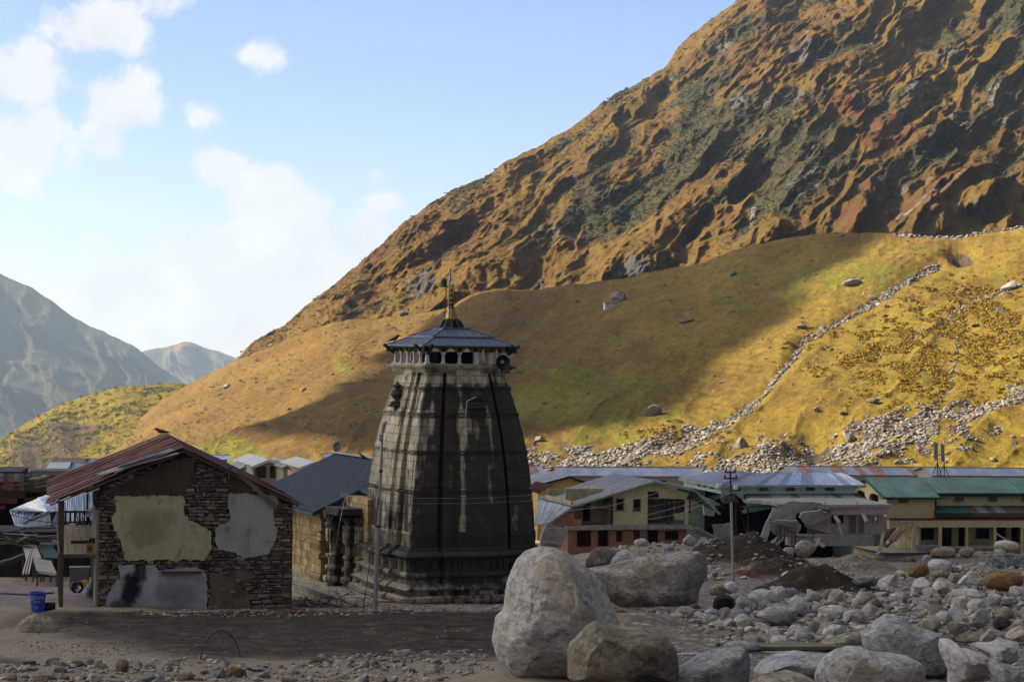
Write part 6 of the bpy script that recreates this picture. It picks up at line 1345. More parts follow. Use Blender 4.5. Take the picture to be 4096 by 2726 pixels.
# ---- yellow building with the green roof
FY = vframe(*c4(1168, 960), 230, 10); yel = bldg(FY, 'lodge_building', 'long two-storey cream-yellow lodge with a faded green roof and its left end torn away', 'building')
def Qy(x, y, yl=0.): return FY.y(*c4(x, y), yl)
def ry(*a): return rect(FY, c4, *a)
DY = 11.; xe = Qy(2700,700).x; xs = Qy(1587,600).x; zA = Qy(1000,362,DY/2).z; zEy = Qy(1160,524).z; zEr = Qy(1900,486,1.2).z; zU0 = Qy(1300,708).z
w1 = [ry(1278,1358,534,574)]
mb = MB(); mb.wall(0, xs, zU0, zEy, 0, .25, w1); mb.box(xs-.25, xs, .25, 1.2, zU0, zEy)
w2 = [rect(FY, c4, x0, x1, 522, 562, 1.2) for x0, x1 in ((1760,1830),(2048,2118),(2338,2400))]
mb.wall(xs, xe, zU0, zEr, 1.2, 1.45, w2); mb.box(xe-.25, xe, 1.45, DY, -2, zEr); mb.box(3, xe, DY-.25, DY, -2, zEr); mb.build('upper_wall', M_ywall, yel)
for w in w1: window(yel, FY, *w, 0, simple('ochre_frame', (.36,.27,.07), .2, 5), simple('brown_shutter', (.20,.13,.07), .3, 8))
for w in w2: window(yel, FY, *w, 1.2, M_frame, M_glass, 2)
# gable end: what is left of it
def gx(x, y): p = FY.x(*c4(x, y), 0.); return (p.y, p.z)
mb = MB()
for pts in ([(890,470),(905,452),(1000,372),(1050,425),(1100,470),(1160,525),(1110,520),(1060,495),(1035,500),(1022,540),(1008,545),(990,520),(985,480),(930,465),(905,490)], [(1102,500),(1165,522),(1168,705),(1145,690),(1122,640),(1104,600)], [(1003,540),(1025,520),(1022,690),(1012,745),(1003,700)]):
    P_ = [gx(*p) for p in pts]; mb.extrude(jag(P_, .5, .05, 31), 'x', 0., .28)
mb.build('gable_wall', M_ywall, yel)
mb = MB(); p0 = gx(900,480); mb.box(5.5, 5.7, .4, DY-.3, Qy(1100,610,2).z, zEy); mb.box(.5, 5.5, DY-.6, DY-.4, Qy(1100,590,DY).z, zEy+.3); mb.build('inner_red_wall', M_redw, yel)
wg = [gx(1105,545), gx(1137,508)]; mb = MB(); mb.box(-.06, .0, wg[1][0] if wg[1][0] < wg[0][0] else wg[0][0], max(wg[0][0], wg[1][0]), wg[0][1], wg[1][1]); mb.build('window', M_frame, yel)
G3 = [M_greenroof]
strips(yel, 'roof_sheet', G3, (-.5, DY/2, zA+.06), (xs+.4, DY/2, zA+.06), (xs+.4, -.6, zEy-.02), (-.5, -.6, zEy-.02), 9, 6, seed=91)
strips(yel, 'roof_sheet', G3, (xs+.41, DY/2, zA+.06), (xe, DY/2, zA+.06), (xe, .5, zEr-.05), (xs+.41, .5, zEr-.05), 17, 5, seed=93)
strips(yel, 'roof_sheet', G3, (-.5, DY+.5, zEy), (xe, DY+.5, zEy), (xe, DY/2, zA+.06), (-.5, DY/2, zA+.06), 8, 10, seed=95)
mb = MB(); mb.box(-.5, xs+.4, -.66, -.6, zEy-.25, zEy-.03); mb.bar((-.54, -.6, zEy-.1), (-.54, DY/2, zA-.06), .06, .25); mb.bar((-.54, DY+.5, zEy-.1), (-.54, DY/2, zA-.06), .06, .25); mb.build('fascia', M_green, yel)
mb = MB(); mb.box(xs+.41, xe, .44, .5, zEr-.32, zEr-.06)
for k in range(150): x = xs+.45 + (xe-xs-.6)*k/150; mb.box(x, x+.09, .45, .49, zEr-.42, zEr-.32)
mb.build('eave_board', M_greend, yel)
za, zb_ = Qy(1900,600,1.2).z, Qy(1900,664,-.9).z
for k in range(15):
    x_ = xs - .1 + (xe-xs)*k/15; m_ = M_dgreenroof if k < 4 else random.Random(k).choice([M_dgrey, M_rusty if k == 5 else M_dgrey, M_groof2, M_dgrey]); mb = MB(); mb.sheet((x_,1.19,za), (x_+(xe-xs)/15+.05,1.19,za), (x_+(xe-xs)/15+.05,-.9,zb_), (x_,-.9,zb_), waves=5, amp=.02, th=.02, nv=2, rough=.02, seed=k); mb.build('lower_roof_sheet', m_, yel)
mb = MB(); mb.box(xs-.1, xs+(xe-xs)*.27, -.96, -.9, zb_-.25, zb_-.02); mb.build('lower_fascia', M_greend, yel)
zr0, zr1 = Qy(1300,722).z, Qy(1300,708).z; mb = MB(); mb.box(.0, xe, -1.0, 6.0, zr0, zr1); mb.build('red_floor_edge', M_redt, yel)
zp0 = Qy(1500,782).z; mb = MB()
a = Qy(1170,760).x; x_ = a; wd = .21
k = 0
while x_ < xe: 
    if not (k < 9 and False): mb.box(x_+.022, x_+wd, -.98, -.90, zp0 + (.5*(k % 3)*.2 if k < 9 else 0) - (0 if k > 9 else .1), zr0-.003)
    x_ += wd; k += 1
mb.box(a, xe, -.89, -.85, zp0+.05, zr0-.003); mb.build('slatted_band', M_ywall, yel)
zf = Qy(1500,985).z; zfl = Qy(1400,955).z; cols = [(1392,1418,'c'),(1620,1645,''),(1856,1871,''),(2096,2112,''),(2330,2346,''),(2560,2580,'')]
for x0_, x1_, _ in cols: a, b_ = Qy(x0_,850,-.9).x, Qy(x1_,850,-.9).x; mb = MB(); mb.box(a, b_, -1.05, -.80, zf-.3, zp0+.001); mb.build('column', M_ywall, yel)
mb = MB(); x_ = Qy(1402,960).x
while x_ < Qy(1560,960).x: mb.box(x_+.02, x_+wd, -.98, -.90, zf-.1, zfl+.05); x_ += wd
mb.box(Qy(1415,940,-.9).x, Qy(1630,940,-.9).x, -1.06, -.86, zfl, zfl+.28); mb.box(Qy(1640,940,-.9).x, xe, -1.0, -.9, zfl-.1, zfl+.16); mb.build('balustrade', simple('lilac_grey_paint', (.36,.33,.34), .2, 3), yel)
ops = [rect(FY, c4, *r_, 1.2) for r_ in ((1462,1588,790,900),(1650,1738,785,960),(1792,1848,785,960),(1938,2062,790,892),(2120,2205,785,960),(2245,2322,785,960),(2420,2500,790,890))]
mb = MB(); x_left = Qy(1392,900,1.2).x; mb.wall(x_left, xe, zf-.5, zr0-.003, 1.2, 1.45, ops); mb.box(x_left, x_left+.2, -.8, 1.2, zf-.5, zr0-.003); mb.box(x_left, xe, 4.5, 4.6, zf-.5, zr0-.003); mb.box(x_left-.001, x_left+.3, 1.5, 9, zf-.5, zr0-.003); mb.build('lower_wall', M_dywall, yel)
for k in (0, 3, 6): window(yel, FY, *[v + dv for v, dv in zip(ops[k], (.05,-.05,.05,-.05))], 1.25, M_dywall, M_dark, 0)
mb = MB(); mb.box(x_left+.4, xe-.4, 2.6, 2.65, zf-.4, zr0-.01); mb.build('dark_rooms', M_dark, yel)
# porch platform with the painted edge
mb = MB(); P_ = [(Qy(1168,1010,-3.4).x-.1, -3.4), (Qy(1560,1010,-3).x, -2.6), (Qy(1560,1010,-3).x, 1.2), (.5, 6), (-1.2, 9.5), (-2.4, 9.)]; zpt = Qy(1160,1015,-3.4).z; mb.extrude(P_, 'z', zpt-.25, zpt); mb.build('porch_floor', M_conc, yel)
mb = MB(); P2 = [(x*1.0 + (.05 if x > 0 else .12), y+.12) for x, y in P_]; mb.extrude(P2, 'z', Qy(1160,1100,-3.4).z, zpt-.25); mb.build('porch_side', M_dywall, yel)
mb = MB(); mb.bar((P_[0][0], P_[0][1]-.06, zpt-.02), (P_[1][0], P_[1][1]-.06, zpt-.02), .12, .16); mb.bar((P_[0][0]-.06, P_[0][1], zpt-.02), (P_[5][0]-.06, P_[5][1], zpt-.02), .12, .16); mb.build('red_porch_edge', M_redt, yel)
mb = MB(); mb.extrude(jag([(Qy(*p,-1.2).x, Qy(*p,-1.2).z) for p in ((1132,672),(1168,700),(1172,800),(1240,792),(1185,880),(1100,945),(940,910))], .5, .06, 8), 'y', -1.4, -1.1); mb.build('leaning_slab', M_conc, yel)
for p0, p1, w_, mt in (((1130,672),(1020,795),.3,M_conc), ((1240,795),(1160,900),.35,M_redt), ((1335,790),(1240,905),.35,M_owall), ((1290,790),(1200,900),.3,M_conc), ((1150,820),(1118,985),.35,M_ywall), ((1000,690),(990,950),.12,M_rail), ((1000,560),(1008,700),.3,M_ywall), ((1395,745),(1290,750),.45,M_conc), ((838,1035),(830,1115),.35,M_ywall), ((950,905),(1095,945),.2,M_redt), ((1170,960),(1230,900),.3,M_conc), ((1560,970),(1640,958),.1,M_rail), ((1560,970),(1600,1000),.1,M_rail), ((2110,835),(2215,905),.12,M_conc)):
    mb = MB(); mb.bar(Qy(*p0,-2.2), Qy(*p1,-3.0), w_, .16); mb.build('fallen_beam', mt, yel)
mb = MB(); mb.tube([Qy(1115,1000,-3.6), Qy(1085,1020,-3.8), Qy(1078,1095,-3.8)], [.12,.16,.1], 7); mb.build('hanging_cloth', M_whitep, yel)
# antenna panels on tripods
for k, (x, y0, y1, lab) in enumerate(((1592,57,210,'tall grey antenna panel on a tripod, left one of the pair on the green roof'), (1650,70,225,'grey antenna panel on a tripod, right one of the pair on the green roof'))):
    fr = vframe(*c4(x+8, 345), 245, 10); e = bldg(fr, 'antenna', lab, 'antenna', 'antenna panels'); t_ = fr.y(*c4(x, y0)); b_ = fr.y(*c4(x+4, y1)); bm_ = MB(); bm_.bar((b_.x, 0, b_.z), (t_.x, 0, t_.z), (.36 if k == 0 else .28), .14, up=(0,1,0)); bm_.build('panel', M_steel, e)
    bm_ = MB(); bm_.bar((.25,.2,-.2),(.15,.2,t_.z-.1), .08); 
    for dx in (-.5, .9): bm_.bar((dx,.3,-.3),(.25,.3,b_.z*.8), .06)
    bm_.build('tripod', M_dmetal, e)

# ================================================================ left side of the village
FB = vframe(*c7(350, 790), 150, 8); bal = bldg(FB, 'balcony_building', 'dark building with a balcony walled in rusty corrugated sheets at the left edge', 'building')
def Qb(x, y, yl=0.): return FB.y(*c7(x, y), yl)
xl = Qb(-260,500).x
for k in range(8):
    xa_, xb_ = xl + (0-xl)*k/8, xl + (0-xl)*(k+1)/8
    for (ya, yb, mt) in ((340, 462, [M_silver, M_grooft, M_rusty][(k*2) % 3] if k < 7 else M_grooft), (462, 585, M_rusty if k % 3 else M_maroon)): mb = MB(); mb.sheet((xa_,-.0,Qb(300,ya).z), (xb_,.0,Qb(300,ya).z), (xb_,-.02,Qb(300,yb).z), (xa_,-.02,Qb(300,yb).z), waves=7, amp=.02, th=.015); mb.build('balcony_sheet', mt, bal)
mb = MB(); mb.box(xl, 0, .02, 8, Qb(300,715).z, Qb(300,590).z); mb.box(xl, -.3, 2, 7.9, Qb(300,590).z, Qb(300,340).z); mb.build('upper_wall', simple('dark_timber_wall', (.05,.038,.03), .4, 2), bal)
mb = MB(); mb.box(xl, -.4, -.15, .015, Qb(300,790).z, Qb(300,718).z); mb.build('red_beam', simple('faded_red_beam', (.14,.03,.022), .3, 4), bal); mb = MB(); mb.box(xl, -.5, .4, 8, -5, Qb(300,716).z); mb.build('lower_wall', M_dark, bal)
mb = MB()
for k in range(7): mb.box(-1.6-k*.35, -1.2-k*.35, -.6, .3, Qb(200,820).z - k*.38 - .2, Qb(200,820).z - k*.38)
mb.build('stair', M_redw, bal)
# crumpled tarpaulin over the neighbour's balcony
def crumple(name, P00, P10, P11, P01, n, amp, mat, lab, cat, seed, parent=None, f=2.2):
    P00, P10, P11, P01 = map(Vector, (P00, P10, P11, P01)); u, v = np.meshgrid(np.linspace(0,1,n), np.linspace(0,1,n)); L1 = (P10-P00).length; L2 = (P01-P00).length
    nrm = np.array((P10-P00).cross(P01-P00).normalized()[:]); co = [np.array(p[:]) for p in (P00,P10,P11,P01)]
    P = (co[0]*(1-u)[...,None] + co[1]*u[...,None])*(1-v)[...,None] + (co[3]*(1-u)[...,None] + co[2]*u[...,None])*v[...,None]
    h = amp*(ridged(u*L1*f*.35 + v*1.3, v*L2*f, oct=4, seed=seed) - .7) + amp*.5*fbm(u*L1, v*L2, oct=3, seed=seed+2); P = P + nrm*h[...,None]; P[...,2] += .25*amp*fbm(u*3, v*0, oct=3, seed=seed+4)*(v > .9)
    I = np.arange(n*n).reshape(n, n); F = np.stack([I[:-1,:-1], I[:-1,1:], I[1:,1:], I[1:,:-1]], -1).reshape(-1,4); o = mesh_obj(name, P.reshape(-1,3), F, mat, parent, smooth_=True); m_ = o.modifiers.new('t','SOLIDIFY'); m_.thickness = .03
    if lab: tag(o, lab, cat)
    return o
FT = vframe(*c7(360, 660), 152, 8)
def wt(x, y, yl=0.): return fworld(FT, FT.y(*c7(x, y), yl))
crumple('tarpaulin', wt(362,375), wt(760,372), wt(735,600), wt(365,590), 70, .35, simple('brown_tarp', (.24,.21,.16), .35, 1.2, .7), 'crumpled brown tarpaulin hung over a frame beside the rusty balcony', 'tarpaulin', 5)
tb = empty('timber_shack', FT.o, FT.th); tag(tb, 'dark timber shack behind the crumpled tarpaulin', 'shack'); mb = MB(); q = FT.y(*c7(760,660)); mb.box(0, q.x+2, .3, 6, -6, FT.y(*c7(500,372)).z); mb.build('wall', M_mud, tb); mb = MB(); mb.box(0,.12,-.1,.02,-6,FT.y(*c7(500,372)).z); mb.box(.0,q.x,-.08,.25,-.4,-.2); mb.box(0, q.x, -.02,.28,.2,.9); mb.build('frame', M_wood, tb)
# collapsed tin roofs
FC = vframe(*c7(450, 1150), 128, 8)
def wc(x, y, yl=0.): return fworld(FC, FC.y(*c7(x, y), yl))
ct = empty('collapsed_tin_roof', FC.o, 0); tag(ct, 'collapsed shiny tin roof lying in folded sheets left of the verandah post', 'collapsed roof')
M_shine = tin('bright_zinc', (.62,.63,.66), (.45,.47,.52), .22, .75, 2., 'x'); M_bluetin = tin('blue_zinc', (.27,.35,.50), (.36,.43,.55), .28, .6, 1.5, 'x')
def lsheet(P, yl, mat, wv, nm='roof_sheet', rough=.02, seed=1):
    q = [wc(x, y, l) - FC.o for (x, y), l in zip(P, yl)]; mb = MB(); mb.sheet(*q, waves=wv, amp=.022, th=.02, nv=5, rough=rough, seed=seed); mb.build(nm, mat, ct)
lsheet([(150,885),(700,655),(870,900),(560,912)], (0,4,1,0), M_shine, 26, seed=2); lsheet([(560,700),(870,640),(880,900),(700,912)], (3,4,1,0), M_shine, 16, seed=3)
lsheet([(146,890),(560,912),(410,1050),(222,1112)], (-.1,-.2,-.9,-1.2), M_bluetin, 8, seed=4); lsheet([(225,1112),(410,1052),(430,1138),(300,1135)], (-1.2,-1.,-1.5,-1.4), M_bluetin, 6, seed=6)
lsheet([(410,1052),(738,895),(765,1108),(430,1140)], (-1.,0,-.9,-1.5), M_silver, 18, seed=5); lsheet([(765,1085),(862,900),(900,1150),(800,1112)], (-.5,.5,.0,-.6), M_bluetin, 8, seed=8)
mb = MB(); mb.bar(wc(175,888,-.2)-FC.o, wc(620,915,-.3)-FC.o, .14, .05); mb.bar(wc(740,892,-.1)-FC.o, wc(300,1090,-1.3)-FC.o, .12, .05); mb.build('ridge_strip', M_groof2, ct)
c2 = empty('fallen_roof', FC.o, 0); tag(c2, 'blue-grey tin roof slab standing tilted behind the verandah railing', 'collapsed roof')
def lsheet2(P, yl, mat, wv): q = [wc(x, y, l) - FC.o for (x, y), l in zip(P, yl)]; mb = MB(); mb.sheet(*q, waves=wv, amp=.025, th=.02, nv=4, rough=.02); mb.build('roof_sheet', mat, c2)
lsheet2([(905,740),(1070,690),(1110,1110),(905,1090)], (4,5,2,2), M_bluetin, 6); lsheet2([(1060,690),(1250,620),(1260,1060),(1100,1100)], (5.1,6,2.8,2.1), M_bluetin, 7); lsheet2([(1235,615),(1420,600),(1420,1060),(1250,1060)], (6.1,6.5,3,2.9), M_bluetin, 7)
mb = MB(); mb.bar(wc(910,1100,2)-FC.o, wc(1400,1075,3)-FC.o, .2, .3); mb.build('beam', M_wood, c2)
# heap of dark timbers below the tin
hp = empty('timber_heap', FC.o, 0); tag(hp, 'dark tangle of fallen timbers and poles under the collapsed tin', 'debris'); rs = random.Random(9)
mb = MB(); mb.box(-7.5, 3.4, .6, 5, -4.5, -.3); mb.build('dark_wreck', simple('dark_wreckage', (.022,.018,.016), .5, 2), hp)  # plain dark block behind the timbers
for k in range(26):
    a = wc(rs.uniform(-30,700), rs.uniform(1150,1420), rs.uniform(-3,-.5)) - FC.o; d = Vector((rs.uniform(-3,3), rs.uniform(-1,1), rs.uniform(-.5,.5))); mb = MB(); mb.bar(a-d*.5, a+d*.5, rs.uniform(.05,.14), rs.uniform(.03,.09)); mb.build('timber', rs.choice([M_wood, M_mud, M_conc]), hp)
# stall counters and panels
def lbox(name, lab, cat, pts, yl, th, mat, group=None):
    q = [wc(x, y, l) for (x, y), l in zip(pts, yl)]; o_ = q[0]; e = empty(name, o_, 0); tag(e, lab, cat, group); mb = MB(); v = [p - o_ for p in q]; mb.add(v + [p - Vector((0,0,th)) for p in v], [(0,1,2,3),(7,6,5,4),(0,4,5,1),(1,5,6,2),(2,6,7,3),(3,7,4,0)]); mb.build('top', mat, e)
    for p in v:
        mb = MB(); zg = gzf(o_.x+p.x, o_.y+p.y) - o_.z; mb.bar((p.x, p.y, zg), (p.x, p.y, p.z-.01), .09); mb.build('leg', M_wood, e)
    return e
lbox('market_stall', 'long grey plank stall counter left of the verandah post', 'stall', [(395,1620),(620,1600),(540,1405),(345,1408)], (-9,-9,-1,-1), .12, M_conc)
lbox('market_stall', 'dark teal covered stall table beside the grey counter', 'stall', [(660,1600),(900,1600),(790,1405),(545,1405)], (-8,-8,-1,-1), .1, simple('dark_teal_cloth', (.02,.05,.05), .3, 3))
lbox('market_stall', 'second plank counter running towards the verandah post', 'stall', [(560,1790),(850,1830),(760,1640),(500,1600)], (-14,-15,-9.2,-9.2), .14, M_conc)
pn = empty('leaning_panel', wc(690,1400,-.5), 0); tag(pn, 'pale lilac panel leaning behind the teal table', 'panel'); q = [wc(x, y, l) - Vector(pn.location) for (x, y), l in (((520,1262),0),((880,1255),0),((880,1405),-.6),((610,1402),-.6))]; mb = MB(); mb.sheet(*q, waves=0, th=.04); mb.build('board', simple('lilac_board', (.38,.35,.42), .2, 2), pn)
mb = MB(); P_ = [wc(*p, -10) for p in ((-40,1700),(180,1640),(360,1560))]; 
lg = empty('fallen_beam', P_[0], 0); tag(lg, 'long charred beam propped against the stall counter', 'beam'); mb.tube([p - P_[0] for p in P_], [.16,.14,.12], 7); mb.build('timber', M_dmetal, lg)
# striped poles stacked against the counter
for k in range(5):
    a, b_ = wc(205*1.714 + k*16 - 0, 1910, -14), wc(255*1.714 + k*10, 1600, -12); 
    a = SW((200 + k*12)/2.178, 1780 + 1118/2.178, 112); b_ = SW((258 + k*8)/2.178, 1780 + 915/2.178, 113.5); mb = MB(); mb.tube([(0,0,0), b_-a], .045, 6); o = mb.build('pole', M_whitep if k % 2 == 0 else M_dmetal); o.location = a; tag(o, 'thin pole in the striped bundle leaning on the stall counter', 'pole', 'poles leaning on the stall')
# ================================================================ rocks
def rock_mat(name, light, mid, dark, stain=(.30,.21,.11), stain_amt=.35, streak=(1,1,1.6), sc=1.0):
    t = MT(name, .92, .2); p = t.tc(); oi = t.N('ShaderNodeObjectInfo')
    off = t.N('ShaderNodeVectorMath', operation='MULTIPLY_ADD'); cmb = t.N('ShaderNodeCombineXYZ')
    for i in range(3): t.L(oi.outputs['Random'], cmb.inputs[i])
    t.L(cmb.outputs[0], off.inputs[0]); off.inputs[1].default_value = (37, 91, 53); t.L(p, off.inputs[2]); q = off.outputs[0]
    n1 = t.noise(1.3*sc, 7, .62, q); n2 = t.noise(5*sc, 8, .7, q, dist=.6, stretch=streak, rot=(.5,.3,.2)); n3 = t.noise(26*sc, 4, .7, q); n4 = t.noise(.7*sc, 4, .5, q, loc=(5,2,1), stretch=(1,1,1))
    f = t.math('ADD', t.math('MULTIPLY', n2, .6), t.math('MULTIPLY', n1, .4)); b = t.ramp(f, [(.40, dark), (.485, mid), (.58, light)])
    b = t.mix(t.rng(n4, .49, .60, 0, min(1, stain_amt*1.3)), b, t.mix(.62, b, stain)); b = t.mix(t.rng(n3, .35, .75, .25, 0), b, tuple(x*.55 for x in mid))
    cr = t.voro(.9*sc, q, 'DISTANCE_TO_EDGE'); 
    wob = t.N('ShaderNodeVectorMath', operation='MULTIPLY_ADD'); nn = t.N('ShaderNodeTexNoise'); nn.inputs['Scale'].default_value = 1.6*sc; nn.inputs['Detail'].default_value = 5; t.L(q, nn.inputs['Vector']); t.L(nn.outputs['Color'], wob.inputs[0]); wob.inputs[1].default_value = (1.1,1.1,1.1); t.L(q, wob.inputs[2])
    cv = t.N('ShaderNodeTexVoronoi'); cv.feature = 'DISTANCE_TO_EDGE'; cv.inputs['Scale'].default_value = .75*sc; t.L(wob.outputs[0], cv.inputs['Vector']); crack = t.rng(cv.outputs['Distance'], .0, .018, 0, 1)
    brk = t.rng(n1, .50, .60); crk = t.math('MULTIPLY', t.math('SUBTRACT', 1.0, crack), brk); b = t.mix(t.math('MULTIPLY', crk, .30), b, tuple(x*.5 for x in dark))
    hs = t.N('ShaderNodeHueSaturation'); t.L(b, hs.inputs['Color']); t.L(t.rng(oi.outputs['Random'], 0, 1, .72, 1.18, False), hs.inputs['Value']); t.color(hs.outputs[0])
    t.bump(n1, .22/sc); t.bump(n2, .13/sc, 1.); t.bump(n3, .02/sc, .9); t.bump(t.math('SUBTRACT', 1.0, crk), .02/sc, .6); return t.m
M_rg = rock_mat('grey_granite', (.76,.74,.70), (.52,.505,.485), (.22,.215,.21), stain=(.50,.36,.21), stain_amt=.62, streak=(1,1,1.9), sc=.85)
M_rg2 = rock_mat('blue_grey_gneiss', (.60,.61,.63), (.39,.395,.41), (.16,.165,.175), stain_amt=.12, streak=(1,1,2.2))
M_rt = rock_mat('tan_boulder', (.50,.45,.37), (.31,.27,.215), (.13,.115,.09), (.30,.19,.08), .6)
M_ro = rock_mat('orange_boulder', (.42,.30,.16), (.27,.16,.065), (.12,.075,.035), (.30,.16,.05), .5)
M_rd = rock_mat('dark_brown_boulder', (.11,.095,.085), (.06,.052,.047), (.028,.025,.023), stain_amt=.1)
M_rw = rock_mat('white_quartz_rock', (.78,.77,.75), (.57,.56,.55), (.30,.30,.305), stain_amt=.3)
M_rs = rock_mat('slab_granite', (.48,.455,.42), (.29,.275,.25), (.115,.11,.10), (.14,.12,.08), .7)
ICO = {k: ico(k) for k in (1, 2, 3, 4, 5, 6)}
def rock_shape(seed, sub=3, cuts=9, rough=.10, lo=.50, hi=.88, yfront=False):
    rs = np.random.RandomState(seed); v, f = ICO[sub]; v = v.copy()
    for k in range(cuts):
        n = rs.normal(size=3); 
        if yfront: n[1] = -abs(n[1]) - .7
        n /= np.linalg.norm(n); h = rs.uniform(lo, hi); dt = v @ n; over = dt > h
        v[over] -= np.outer((dt[over] - h) * .99, n)
    for k in range(16):
        n = rs.normal(size=3); n /= np.linalg.norm(n); dt = v @ n; h = dt.max()*rs.uniform(.86, .96); over = dt > h; v[over] -= np.outer(dt[over]-h, n)
    q = v*1.6 + seed*3.7; r = 1 + rough*(fbm(q[:,0], q[:,1], q[:,2], oct=4, seed=seed) + .5*(ridged(q[:,0]*.8, q[:,1]*.8, q[:,2]*.8, oct=4, seed=seed+1) - .8))
    return v * r[:,None], f
PROTO = []
for k in range(16):
    v, f = rock_shape(100+k, 4, 20 if k % 3 else 14, .03); 
    rs = np.random.RandomState(k); v = v * np.array([1., rs.uniform(.75,.95), rs.uniform(.55,.85)]); PROTO.append((v, f))
PM_ = {}
def rock_obj(name, k, mat, p, size, rz, tilt=0., sq=(1,1,1), sink=.25):
    key = (k, mat.name)
    if key not in PM_:
        o = mesh_obj(name, PROTO[k][0], PROTO[k][1], mat, smooth_=True)
        try: o.data.set_sharp_from_angle(angle=math.radians(20))
        except Exception: pass
        PM_[key] = o
    else: o = PM_[key].copy(); COL.objects.link(o); o.name = name
    s_ = size/2; z = PROTO[k][0][:,2].max()*s_*sq[2]
    o.location = (p.x, p.y, p.z + z*(1-2*sink)*1.0 if True else 0); o.scale = (s_*sq[0], s_*sq[1], s_*sq[2]); o.rotation_euler = (tilt, tilt*.6, rz); return o
def hero(pts, d, depth, mat, label, seed, cuts=9, rough=.05, boxy=.62, sub=6, lean=0., planes=(), group='boulders of the rubble field', fold=.0, name='boulder'):
    """pts: outline in source px seen at distance d; the boulder is 'depth' metres thick"""
    P = [SW(x, y, d) for x, y in pts]; cx = (min(p.x for p in P) + max(p.x for p in P))/2; cz = (min(p.z for p in P) + max(p.z for p in P))/2
    L_ = [(p.x-cx, p.z-cz) for p in P]; n = len(L_)
    phi = np.linspace(-math.pi, math.pi, 361); r = np.zeros(361)
    for i, a in enumerate(phi):
        dx, dz = math.cos(a), math.sin(a); best = 0
        for (x0, z0), (x1, z1) in zip(L_, L_[1:] + L_[:1]):
            ex, ez = x1-x0, z1-z0; den = dx*ez - dz*ex
            if abs(den) < 1e-9: continue
            t = (x0*ez - z0*ex)/den; u = (x0*dz - z0*dx)/den
            if t > 0 and -1e-6 <= u <= 1+1e-6: best = max(best, t)
        r[i] = best
    v, f = ICO[sub]; v = v.copy(); rs = np.random.RandomState(seed); cuts = int(cuts*1.7)
    for k in range(cuts):
        nn = rs.normal(size=3); nn[1] = -abs(nn[1])*1.0 - .8 if k % 4 else abs(nn[1]) + .8; nn /= np.linalg.norm(nn); h = rs.uniform(.50, .86); dt = v @ nn; ov = dt > h; v[ov] -= np.outer((dt[ov]-h)*.98, nn)
    for (nx, ny, nz, hh_) in planes:
        nn = np.array([nx, ny, nz], float); nn /= np.linalg.norm(nn); dt = v @ nn; ov = dt > hh_; v[ov] -= np.outer(dt[ov]-hh_, nn)
    for k in range(34):
        nn = rs.normal(size=3); nn[1] = -abs(nn[1])*.9 - .25; nn /= np.linalg.norm(nn); dt = v @ nn; hh_ = dt.max()*rs.uniform(.90, .975); ov = dt > hh_; v[ov] -= np.outer(dt[ov]-hh_, nn)
    rho = np.hypot(v[:,0], v[:,2]); a = np.arctan2(v[:,2], v[:,0]); rr = np.interp(a, phi, r); R_ = np.clip(rho, 0, 1)**boxy
    x = np.cos(a)*rr*R_; z = np.sin(a)*rr*R_; y = v[:,1]*depth/2
    q = np.stack([x, y, z], -1)*.8 + seed*5.1; nrm = np.stack([x, y*1.2, z], -1); nrm /= np.linalg.norm(nrm, axis=1, keepdims=True) + 1e-9
    sc = min(depth, r.mean()*2); h = sc*rough*.60*(.8*fbm(q[:,0], q[:,1], q[:,2], oct=5, seed=seed) + .9*(ridged(q[:,0]*.9, q[:,1]*.9, q[:,2]*.5, oct=5, seed=seed+3) - .8) + .12*fbm(q[:,0]*7, q[:,1]*7, q[:,2]*7, oct=3, seed=seed+5))
    st = np.abs(((q[:,2]*1.3 + q[:,0]*.7 + .5*fbm(q[:,0]*.8, q[:,1]*.8, q[:,2]*.8, oct=3, seed=seed+7)) % 1.0) - .5); h = h - fold*np.exp(-(st/.05)**2)
    for kk in range(3): cn = fbm(q[:,0]*(.5+.25*kk)+9*kk, q[:,1]*.5, q[:,2]*(.35+.3*kk), oct=4, seed=seed+40+kk); h = h - sc*(.022, .016, .012)[kk]*np.exp(-(cn/.018)**2)*smooth(-.1, .2, fbm(q[:,0]*.6, q[:,1]*.6, q[:,2]*.6+4, oct=2, seed=seed+50+kk))
    edge = np.clip(1.15 - R_, .25, 1); V = np.stack([x, y, z], -1) + nrm*(h*edge)[:,None]
    o = mesh_obj(name, V, f, mat, smooth_=True); 
    try: o.data.set_sharp_from_angle(angle=math.radians(24))
    except Exception: pass
    o.location = (cx, d + depth*.30, cz); o.rotation_euler = (lean, 0, 0); tag(o, label, 'boulder', group); return o
def c8(x, y): return (1900 + x/2.142, 2100 + y/2.142)
def c9(x, y): return (2800 + x/1.818, 2100 + y/1.818)
HEROES = []
def H(c, pts, d, depth, mat, label, seed, **k): o = hero([c(*p) for p in pts], d, depth, mat, label, seed, **k); HEROES.append(o); return o
H(c8, [(120,1080),(128,1000),(148,870),(200,825),(232,760),(245,640),(262,560),(300,430),(340,340),(420,262),(520,234),(620,228),(720,240),(810,282),(880,330),(960,400),(1050,470),(1140,570),(1200,690),(1245,800),(1292,915),(1300,1100),(1250,1400),(330,1420),(215,1290),(150,1170)], 53.5, 4.6, M_rg, 'huge upright pale granite boulder standing beside the temple', 3, cuts=5, rough=.05, fold=.03, planes=[(-.55,-.8,.15,.62),(.62,-.62,.35,.60),(.1,-.75,.65,.70),(-.15,-.85,-.55,.60),(-.75,-.55,-.35,.72),(.75,-.6,-.2,.72)])
